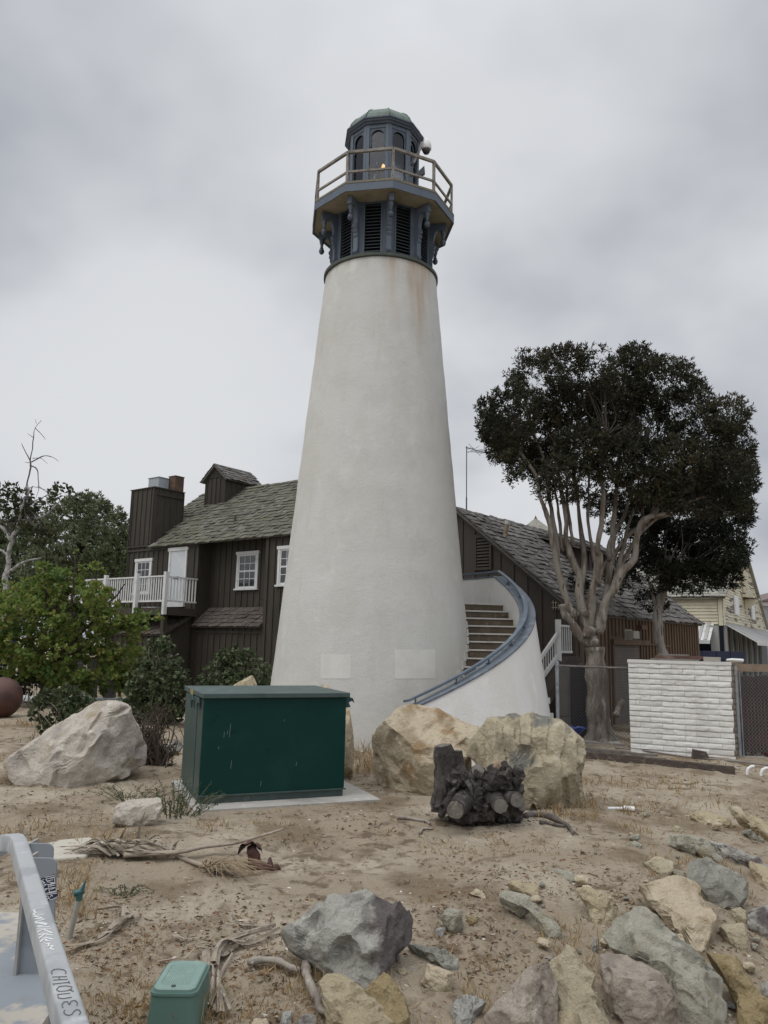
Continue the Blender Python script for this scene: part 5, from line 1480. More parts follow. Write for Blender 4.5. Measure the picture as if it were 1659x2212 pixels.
for pts, r in (([(66, 1000), (50, 965), (46, 957)], .03), ([(68, 998), (95, 985), (115, 988), (127, 997)], .035), ([(70, 990), (90, 990), (102, 1002)], .02), ([(64, 1005), (80, 1015), (84, 1050), (78, 1075)], .04), ([(72, 945), (60, 936)], .018), ([(76, 925), (95, 945), (97, 950)], .018), ([(64, 1000), (54, 998)], .018), ([(82, 1050), (98, 1060), (118, 1075)], .02), ([(80, 915), (78, 905)], .012)):
    limb(bt, px_path(pts, SY), r, .007, 5, int(r * 1000), .05, .03)
CL3 = [(8, 1052, 14, 12), (30, 1058, 18, 12), (50, 1070, 16, 16), (112, 1058, 10, 10), (130, 1048, 12, 10), (140, 1060, 12, 9), (118, 1075, 12, 9), (148, 1055, 8, 7), (14, 1085, 30, 20), (55, 1100, 30, 14), (95, 1090, 16, 12), (70, 1140, 40, 18), (20, 1115, 30, 16), (95, 1160, 30, 20), (120, 1110, 14, 10)]
Q, cs, ax = crown(rgs, CL3, SY, 22, 3, .20, .14, .8, up=-.2)
mesh_quads('crown', Q, leaf_mat('sycamore_leaf_far', [(.05, .062, .03), (.075, .085, .04), (.035, .045, .022), (.12, .11, .05)], .5, .25), sy)
nf1 = len(tb.f)
for i in rgs.choice(len(cs), min(60, len(cs)), replace=False):
    e = cs[i]; s = at(52, 1090, SY) if e[0] > at(30, 1090, SY)[0] else at(24, 1165, SY)
    tb.tube(smooth_path([s, (s + e) / 2 + rgs.normal(size=3) * .2, e], 4), np.linspace(.025, .008, 9), 4, caps=False)
tr_o = tb.build('trunk', wbark, sy, smooth=True)
tr_o.data.materials.append(tw)
mi = np.zeros(len(tr_o.data.polygons), dtype=np.int32); mi[nf1:] = 1; tr_o.data.polygons.foreach_set('material_index', mi)
bt.build('bare_branch', tw, sy, smooth=True)
# ---- low spreading tree in front of the balcony
FY_ = 23.5
rgf = np.random.default_rng(31)
g0 = at(100, 1505, FY_); g0[2] = -.1
ft = empty('young_sycamore', (g0[0], g0[1], 0), 'low spreading tree with yellow green leaves below the white balcony', 'tree')
tb = MB()
shag = mat('shaggy_bark', (.06, .042, .03), [((.10, .075, .055), 6, .5, .65)], bump=[(14, 1, .06)])
limb(tb, [g0, at(104, 1498, FY_), at(102, 1470, FY_), at(105, 1440, FY_)], .24, .26, 12, 9, .14)
for pts, r in (([(105, 1445), (115, 1380), (108, 1320), (100, 1260)], .09), ([(105, 1440), (150, 1390), (200, 1340), (250, 1290), (270, 1260)], .08), ([(105, 1440), (70, 1390), (40, 1330), (30, 1280)], .08), ([(110, 1430), (180, 1400), (250, 1360), (320, 1335)], .07), ([(150, 1390), (158, 1320), (160, 1250), (158, 1200)], .05), ([(100, 1330), (98, 1260), (97, 1190)], .035), ([(105, 1430), (50, 1420), (0, 1410)], .06), ([(200, 1340), (205, 1280), (212, 1225)], .03), ([(250, 1290), (205, 1250), (190, 1236)], .025)):
    limb(tb, px_path(pts, FY_), r, .014, 7, int(r * 999) + len(pts), .06, .06)
CL4 = [(60, 1285, 62, 42), (25, 1330, 55, 50), (115, 1260, 60, 38), (165, 1290, 62, 45), (205, 1285, 40, 30), (245, 1335, 48, 36), (300, 1345, 36, 24), (325, 1335, 24, 16), (100, 1340, 75, 50), (170, 1360, 75, 48), (45, 1400, 70, 48), (110, 1410, 75, 46), (190, 1425, 75, 46), (250, 1390, 55, 45), (145, 1465, 60, 34), (225, 1465, 55, 36), (60, 1445, 60, 30), (280, 1430, 38, 38), (160, 1195, 13, 9), (97, 1232, 12, 22), (200, 1230, 26, 14), (-20, 1370, 50, 70), (130, 1240, 18, 16), (275, 1470, 26, 26)]
Q, cs, ax = crown(rgf, CL4, FY_, 27, 5, .145, .125, 1.15, up=-.15, shell=.4)
lf_ = leaf_mat('yellow_green_leaf', [(.145, .215, .05), (.20, .27, .068), (.10, .165, .04), (.27, .31, .09), (.165, .225, .056), (.30, .24, .075)], .5, .42, [((.23, .155, .05), .8, .63, .76), ((.075, .13, .036), .9, .52, .70)])
mesh_quads('crown', Q, lf_, ft)
for i in rgf.choice(len(cs), 160, replace=False):
    e = cs[i]; s = at(*[(108, 1360), (170, 1340), (60, 1360), (220, 1340)][i % 4], FY_)
    if np.linalg.norm(e - s) < 2.0: tb.tube(smooth_path([s, (s + e) / 2 + rgf.normal(size=3) * .12, e], 4), np.linspace(.014, .004, 9), 4, caps=False)
tb.build('trunk', shag, ft, smooth=True)
# ---- ivy mounds and shrubs
ivy = leaf_mat('ivy_leaf', [(.068, .092, .042), (.092, .122, .058), (.046, .062, .030), (.15, .17, .10), (.082, .105, .056)], .42, .16, [((.12, .17, .055), 1.4, .64, .8)])
def mound(name, lab, Y, CLs, lmat, per, kl, L, W, seed, stems=30, dsp=.3, vines=0, stem_mat=None, up=-.1, cat='shrub'):
    rg = np.random.default_rng(seed)
    us = [c[0] for c in CLs]
    g = at(sum(us) / len(us), 1500, Y); g[2] = float(height(g[0], g[1]))
    o = empty(name, g, lab, cat)
    Q, cs, ax = crown(rg, CLs, Y, per * 2.3, kl, L * .86, W * .86, dsp, up=up, shell=.5)
    cs2 = cs[:, 2] > height(cs[:, 0], cs[:, 1], False)
    mesh_quads('foliage', Q[np.repeat(cs2, kl)], lmat, o)
    tb = MB()
    for i in rg.choice(len(cs), stems, replace=False):
        e = cs[i]; s = g + np.array([rg.uniform(-.25, .25), rg.uniform(-.2, .2), -.03])
        tb.tube(smooth_path([s, (s + e) / 2 + rg.normal(size=3) * .12, e], 4), np.linspace(.014, .004, 9), 4, caps=False)
    for i in range(vines):
        e = cs[rg.integers(len(cs))]
        tb.tube(smooth_path([e, e + np.array([rg.uniform(-.1, .1), -.12, -.25]), e + np.array([rg.uniform(-.2, .2), -.1, -.6])], 4), .007, 4, caps=False)
    tb.build('stems', stem_mat or mat('vine_stem', (.19, .16, .12)), o)
    return o
mound('ivy_mound', 'tallest ivy covered shrub beside the brown house below the balcony post', 18.5, [(345, 1430, 42, 50), (320, 1480, 45, 50), (370, 1480, 40, 55), (300, 1520, 38, 40), (345, 1530, 50, 40), (385, 1510, 30, 40), (350, 1395, 26, 22)], ivy, 34, 4, .115, .105, 41, 30, .25, 16)
mound('ivy_mound', 'ivy covered shrub behind the green cabinet against the white tower', 18.0, [(470, 1460, 38, 32), (510, 1440, 40, 36), (550, 1460, 32, 40), (490, 1420, 24, 24), (520, 1490, 55, 40), (455, 1490, 35, 30), (575, 1490, 14, 28), (500, 1405, 12, 10)], ivy, 34, 4, .115, .105, 42, 30, .25, 14)
mound('ivy_mound', 'low dark ivy mound left of the big pale boulder', 15.2, [(140, 1510, 52, 28), (105, 1530, 38, 28), (165, 1540, 45, 30), (120, 1565, 35, 22), (200, 1530, 22, 18), (85, 1520, 18, 16), (160, 1570, 40, 25)], leaf_mat('ivy_leaf_dark', [(.056, .076, .036), (.076, .10, .048), (.04, .054, .028), (.12, .138, .075)], .38, .12), 34, 4, .105, .095, 43, 24, .2, 10)
mound('dry_shrub', 'brown half dead shrub between the big pale boulder and the cabinet', 12.6, [(330, 1560, 38, 40), (310, 1600, 28, 34), (355, 1600, 30, 40), (335, 1630, 42, 20), (345, 1540, 26, 24)], leaf_mat('dry_shrub_leaf', [(.05, .045, .03), (.035, .04, .022), (.09, .06, .04), (.026, .03, .02), (.12, .08, .05)], .7, .15), 70, 4, .042, .024, 44, 140, .2, 0, mat('dry_stem', (.11, .085, .065)))
mound('dark_bush', 'small round dark bush beside the rust brown buoy', 22.5, [(60, 1485, 18, 16), (72, 1475, 10, 10), (52, 1475, 14, 14)], leaf_mat('bush_leaf', [(.012, .018, .012), (.018, .026, .016), (.01, .013, .01), (.4, .38, .36)][:3] + [(.028, .036, .022)], .4, .1), 30, 5, .09, .07, 45, 14, .15, 0)
mound('dark_hedge', 'long dark hedge beyond the pale path under the low tree', 33, [(-40, 1450, 60, 34), (30, 1452, 60, 32), (100, 1448, 60, 34), (170, 1452, 60, 32), (240, 1448, 60, 34), (300, 1455, 40, 30), (0, 1480, 80, 16), (120, 1482, 90, 16), (240, 1482, 90, 16)], leaf_mat('hedge_leaf', [(.02, .03, .017), (.03, .042, .023), (.014, .02, .013), (.04, .05, .03)], .5, .1), 9, 5, .24, .13, 46, 30, .5, 0, cat='hedge')
# leafy weed at the cabinet's left foot
def weed(name, lab, g, n, h, spread, lmat, L, W, seed, stem_m, cat='weed', per=16):
    rg = np.random.default_rng(seed); o = empty(name, g, lab, cat)
    tb = MB(); B_, D_ = [], []
    for i in range(n):
        a = rg.uniform(0, 2 * math.pi); r = spread * math.sqrt(rg.uniform(0, 1)); hh = h * rg.uniform(.5, 1) * (1 - .4 * r / spread)
        s = g + np.array([r * .5 * math.cos(a), r * .35 * math.sin(a), -.02]); s[2] = float(height(s[0], s[1])) - .02
        e = s + np.array([r * .8 * math.cos(a) + rg.normal() * .05, r * .5 * math.sin(a), hh])
        m_ = (s + e) / 2 + np.array([rg.normal() * .03, rg.normal() * .02, .04])
        p = smooth_path([s, m_, e], 5); tb.tube(p, np.linspace(.005, .002, len(p)), 4, caps=False)
        idx = rg.integers(1, len(p), per); B_.append(p[idx]); D_.append(rg.normal(size=(per, 3)) + np.array([0, 0, .5]))
    B_ = np.vstack(B_); D_ = np.vstack(D_); k = len(B_)
    mesh_quads('leaves', leaf_quads(B_, D_, L * rg.uniform(.6, 1.3, k), W * rg.uniform(.6, 1.3, k), rg), lmat, o)
    tb.build('stems', stem_m, o)
stem_g = mat('weed_stem', (.12, .12, .07))
weed('weed_clump', 'sprawling grey green weed at the left foot of the cabinet pad', G(375, 1760), 46, .50, .55, leaf_mat('weed_leaf', [(.06, .085, .04), (.085, .11, .055), (.045, .06, .03), (.11, .115, .07)], .6, .25), .035, .012, 3, stem_g, per=22)
weed('weed_clump', 'thin pale weed growing behind the small front rock', G(285, 1728), 26, .30, .45, leaf_mat('weed_leaf_pale', [(.09, .10, .06), (.13, .125, .08), (.06, .065, .04)], .6, .25), .03, .008, 4, stem_g, per=16)
weed('weed_clump', 'small green weed on open soil in front of the palm stalk', G(262, 1935), 16, .10, .14, leaf_mat('weed_leaf_small', [(.07, .085, .05), (.10, .11, .065), (.05, .055, .035)], .6, .2), .02, .009, 5, stem_g, per=14)
# timber posts and rusty sphere, blue board, left side
postm = mat('path_post', (.16, .145, .135), [((.1, .09, .085), 3, .5, .7)], bump=[(20, .3, .01)])
for u, v0, v1, wd, lab in ((165, 1505, 1462, .18, 'wooden post under the low tree, left of the pair beside the path'), (358 * .37 - 2 + 65, 1512, 1455, .30, 'wide wooden post under the low tree by the path'), (235, 1520, 1470, .34, 'wide wooden post near the tall ivy shrub')):
    q = at(u, v0, 25.2)
    tag(MB().box((q[0] - wd / 2, q[1] - .12, -.15), (q[0] + wd / 2, q[1] + .12, at(u, v1 - 30, 25.2)[2])).build('wooden_post', postm), lab, 'post')
sp = at(0, 1478, 19.5)
r_ = (47 + 38) / 1661 * 19.5 * .5
rows = []
m = MB()
cs_ = np.array([at(5, 1478, 19.5)[0], 19.5, r_ - .05])
m.lathe([(r_ * math.sin(a), -r_ * math.cos(a)) for a in np.linspace(0, math.pi, 25)], cs_, 40)
m.lathe([(r_ * 1.012 * math.sin(a), -r_ * 1.012 * math.cos(a)) for a in np.linspace(R_(62), R_(66), 3)], cs_, 40)
tag(m.build('rusty_buoy', mat('rusty_iron', (.085, .035, .026), [((.05, .022, .018), 2, .45, .65), ((.14, .06, .035), 5, .56, .72), ((.10, .085, .08), 3, .64, .78)], rough=.6, bump=[(20, .3, .01)]), smooth=True), 'round rust brown mooring buoy at the left edge beside the path', 'buoy')
q = at(-10, 1365, 40)
tag(MB().box((q[0] - 1.5, 40, at(0, 1375, 40)[2]), (at(30, 1365, 40)[0], 40.2, at(0, 1353, 40)[2])).box((q[0] - 1.5, 40, at(0, 1390, 40)[2]), (at(27, 1380, 40)[0], 40.25, at(0, 1376, 40)[2])).box((q[0] - 1, 40.05, -.1), (q[0] - .8, 40.15, at(0, 1391, 40)[2])).build('blue_sign_board', mat('blue_board', (.01, .03, .14), [((.06, .25, .28), .8, .48, .52)], rough=.5)), 'blue and teal board seen through leaves at the left edge', 'board')
# ================================================================== boulders and rocks
import bmesh
_ICO = {}
def ico(s):
    if s not in _ICO:
        bm = bmesh.new(); bmesh.ops.create_icosphere(bm, subdivisions=s, radius=1)
        _ICO[s] = (np.array([v.co[:] for v in bm.verts]), [tuple(v.index for v in f.verts) for f in bm.faces]); bm.free()
    return _ICO[s]
def rockmat(name, base, dark, light, stain=None, sc=1.0, vein=(1, 1, 1)):
    Ls = [(dark, 2.2 / sc, .50, .66, vein), (light, 3.4 / sc, .54, .70, vein), (dark, 13 / sc, .62, .74), (tuple(q * .55 for q in dark), 22 / sc, .70, .78)]
    if stain: Ls.insert(2, (stain, 1.6 / sc, .55, .66))
    return mat(name, base, Ls, rough=.92, bump=[(6 / sc, .8, .08, vein), (22 / sc, .9, .03), (75 / sc, .7, .009)], spec=.2)
M_tan = rockmat('tan_sandstone', (.50, .425, .305), (.34, .275, .185), (.52, .44, .32), (.30, .205, .115))
M_tan2 = rockmat('olive_tan_sandstone', (.42, .365, .255), (.29, .25, .175), (.51, .455, .34), (.185, .18, .155))
M_pale = rockmat('pale_lilac_rock', (.50, .45, .385), (.38, .34, .305), (.60, .55, .475), (.42, .35, .25))
M_grey = rockmat('grey_green_rock', (.41, .39, .315), (.29, .28, .225), (.52, .50, .42), (.31, .28, .20), .6)
M_pink = rockmat('pinkish_rock', (.46, .395, .325), (.32, .27, .22), (.56, .50, .42), (.33, .285, .24), .45)
M_purp = rockmat('purple_grey_rock', (.42, .405, .355), (.28, .255, .225), (.52, .51, .45), (.14, .115, .115), .6)
M_ochre = rockmat('ochre_rock', (.35, .275, .15), (.24, .18, .095), (.45, .37, .225), None, .6)
M_cream = rockmat('cream_sandstone', (.50, .42, .28), (.36, .29, .185), (.60, .53, .39), None, .5)
M_slate = rockmat('slate_grey_rock', (.335, .325, .275), (.22, .215, .18), (.43, .42, .36), None, .6)
M_white = rockmat('whitish_rock', (.50, .49, .45), (.30, .29, .26), (.62, .61, .57), None, .3)
def rock(px, m, label, thick, tilt=0, seed=1, sub=5, Y=None, planes=(), nch=14, noise=.016, rough=.009, chips=70, scale=1.05, name='rock', cat='rock', group=None, sink=.05, power=.62, chis=(.35, 1.2), pit=0, flute=0, gz=None):
    px = np.array(px, float)
    vb = px[:, 1].max(); ub = px[px[:, 1] > vb - .12 * (vb - px[:, 1].min()) - 1][:, 0].mean()
    if Y is None:
        g = G(ub, vb - 1)
    else:
        g = at(ub, vb, Y)
    h = np.array([-g[0], -g[1], 0]); h /= np.linalg.norm(h)
    tl = R_(tilt)
    n = math.cos(tl) * h + math.sin(tl) * np.array([0, 0, 1.])
    e1 = np.array([h[1] * -1, h[0], 0]); e1 = e1 if e1[0] > 0 else -e1
    e2 = np.cross(n, e1); e2 = e2 if e2[2] > 0 else -e2
    g = g - h * thick * .18
    pts = []
    for u, v in px:
        d = ray(u, v); t = ((g - CAM) @ n) / (d @ n); p = CAM + d * t
        pts.append([(p - g) @ e1, (p - g) @ e2])
    pts = np.array(pts)
    lowmask = pts[:, 1] < pts[:, 1].min() + .14 * np.ptp(pts[:, 1])
    pts[lowmask, 1] -= sink
    c = (pts.max(0) + pts.min(0)) / 2 * .5 + pts.mean(0) * .5
    q = (pts - c) * scale
    # dense outline -> radius by angle
    nxt = np.roll(q, -1, 0)
    ta = np.linspace(0, 1, 60, endpoint=False)[None, :, None]
    dn = (q[:, None] * (1 - ta) + nxt[:, None] * ta).reshape(-1, 2)
    an = np.arctan2(dn[:, 1], dn[:, 0]); rd = np.hypot(dn[:, 0], dn[:, 1])
    o = np.argsort(an); an, rd = an[o], rd[o]
    an = np.concatenate([an - 2 * math.pi, an, an + 2 * math.pi]); rd = np.tile(rd, 3)
    D, F = ico(sub)
    rho = np.hypot(D[:, 0], D[:, 2]); th = np.arctan2(D[:, 2], D[:, 0])
    Rr = np.interp(th, an, rd)
    rp_ = rho ** power
    hh = thick * .5 * np.sign(D[:, 1]) * np.abs(D[:, 1]) ** .8
    L = np.stack([Rr * rp_ * np.cos(th), Rr * rp_ * np.sin(th), hh], 1)
    size = (np.ptp(q[:, 0]) + np.ptp(q[:, 1])) / 2
    rg = np.random.default_rng(seed)
    for (nx, ny, nz), f in planes:      # given facets: normal (right, up, front), share kept
        k = np.array([nx, ny, nz], float); k /= np.linalg.norm(k)
        dt = L @ k; of = dt.max() * f
        L -= k * (np.maximum(dt - of, 0) * .97)[:, None]
    for i in range(nch):
        k = np.array([rg.normal() * .55, rg.normal() * .55, rg.uniform(*chis) * (1 if i % 3 else -1)]); k /= np.linalg.norm(k)
        dt = L @ k; of = dt.max() * rg.uniform(.70, .93)
        L -= k * (np.maximum(dt - of, 0) * .95)[:, None]
    s_ = size
    for i in range(chips):              # small local fractures
        j = int(rg.integers(len(L))); p = L[j].copy()
        k = unit(D[j] * np.array([1, 0, 0]) + np.array([0, D[j, 2], D[j, 1]]) + rg.normal(size=3) * .45 + np.array([0, 0, .55 if D[j, 1] > 0 else -.55]))
        r_ = s_ * rg.uniform(.05, .17)
        wgt = np.clip(4 * (1 - np.linalg.norm(L - p, axis=1) / r_), 0, 1)
        dt = L @ k; of = p @ k - s_ * rg.uniform(.002, .013)
        L -= k * (np.maximum(dt - of, 0) * wgt)[:, None]
    dirs = unit(L * np.array([1, 1, 1.0]) + 1e-6)
    nz1 = fbm(L / (s_ * .45) + seed * 3.1, 3, seed) * noise * s_
    rid = (1 - np.abs(fbm(L / (s_ * .22) + seed, 3, seed + 5))) * noise * .45 * s_
    nz2 = fbm(L / (s_ * .07) + seed, 3, seed + 9) * rough * s_
    dd = nz1 + rid * .6 + nz2
    if pit:
        pn = vnoise(L / (s_ * .055) + seed, seed + 3)
        dd = dd - np.maximum(pn - .42, 0) * pit * s_
    if flute:
        xx = L[:, 0] / (s_ * .14) + .25 * fbm(L / (s_ * .5), 2, 4)
        dd = dd - np.where(L[:, 2] > 0, flute * s_ * np.maximum(0, .5 - np.abs((xx % 1) - .5)) ** .5 * (vnoise(np.stack([np.floor(xx), 0 * xx, L[:, 1] / s_ * 2], 1), 8) * .5 + .5) * (np.abs((xx % 1) - .5) < .16), 0)
    L = L + dirs * dd[:, None]
    W = g + (L[:, :1] + c[0]) * e1 + (L[:, 1:2] + c[1]) * e2 + L[:, 2:] * n
    mb = MB(); mb.v.append(W); mb.f = F; mb.n = len(W)
    return tag(mb.build(name, m, smooth=27, recalc=False), label, cat, group)
def cz(pts, ox, oy, k, kv=None): return [(ox + x * k, oy + y * k) for x, y in pts]
cBL = lambda p: cz(p, 0, 905.2, .372)
cCB = lambda p: cz(p, 768, 1481.2, .3307)
cCX = lambda p: cz(p, 329, 1426.4, .3307)
cRR = lambda p: cz(p, 1042.3, 1728, .3717)
cCC = lambda p: cz(p, 548.6, 1810.4, .3307)
# big boulders
rock(cBL([(5, 2010), (60, 1960), (180, 1880), (250, 1830), (400, 1740), (560, 1650), (640, 1638), (690, 1642), (740, 1660), (770, 1720), (830, 1830), (855, 1920), (845, 2000), (700, 2060), (500, 2090), (380, 2115), (120, 2120), (60, 2080)]), M_pale,
     'big pale wedge shaped boulder at the left, sloping down to the left', 1.5, 0, 4, 6, planes=[((-.42, .62, .62), .50), ((.62, .10, .78), .60), ((.1, -.2, 1), .72)], nch=3, noise=.012, scale=.99, power=.5, name='boulder', cat='boulder')
rock(cCB([(120, 330), (165, 270), (250, 180), (290, 160), (430, 148), (540, 165), (640, 230), (730, 270), (805, 290), (810, 340), (760, 420), (740, 500), (720, 580), (640, 660), (560, 700), (380, 705), (330, 700), (170, 690), (140, 640), (115, 520)]), M_tan,
     'broad tan boulder with undercut front between the cabinet and the dark stump', 1.5, 0, 7, 6, Y=10.9, planes=[((.0, .80, .60), .50), ((-.1, -.25, .95), .68), ((-.75, -.1, .65), .72)], nch=6, noise=.018, power=.52, name='boulder', cat='boulder')
rock(cCB([(720, 450), (770, 350), (830, 280), (870, 225), (980, 230), (1010, 200), (1060, 185), (1150, 195), (1200, 225), (1330, 255), (1400, 310), (1470, 370), (1478, 480), (1455, 560), (1450, 800), (1300, 820), (1240, 815), (1100, 770), (1000, 700), (900, 600), (800, 540)]), M_tan2,
     'tall olive tan boulder with vertical cracks right of the dark stump', 1.5, 0, 12, 6, Y=9.95, planes=[((-.62, .28, .73), .50), ((.35, .05, .94), .74), ((.2, .85, .5), .72)], nch=5, noise=.02, flute=.06, chips=80, power=.5, name='boulder', cat='boulder')
rock(cCX([(1238, 330), (1262, 308), (1288, 330), (1302, 440), (1315, 600), (1308, 740), (1270, 790), (1180, 780), (1160, 600), (1200, 400)]), M_tan,
     'narrow upright tan boulder half hidden behind the right end of the cabinet', .8, 0, 15, 5, Y=11.9, nch=8, name='boulder', cat='boulder')
rock([(495, 1500), (505, 1484), (520, 1474), (544, 1461), (553, 1474), (557, 1510), (560, 1600), (490, 1600)], M_cream, 'cream boulder tip showing above the cabinet lid in front of the ivy', .9, 0, 16, 5, Y=13.2, nch=8, name='boulder', cat='boulder')
rock([(688, 1500), (694, 1484), (703, 1482), (712, 1488), (722, 1505), (735, 1600), (670, 1600)], M_tan, 'tan boulder tip just above the right end of the cabinet lid', .7, 0, 18, 5, Y=13.0, nch=8, name='boulder', cat='boulder')
rock([(245, 1776), (250, 1742), (272, 1730), (345, 1724), (348, 1742), (336, 1779), (290, 1784)], M_pale, 'small pale block of rock in front of the weeds left of the cabinet', .42, 8, 19, 5, planes=[((0, .9, .45), .75), ((0, 0, 1), .8)], nch=7, sink=.03)
rock(cBL([(895, 1945), (940, 1905), (990, 1882), (1045, 1868), (1060, 1900), (1040, 1935), (960, 1955)]), M_white, 'low whitish rock between the dry brown shrub and the cabinet', .4, 20, 20, 4, nch=8)
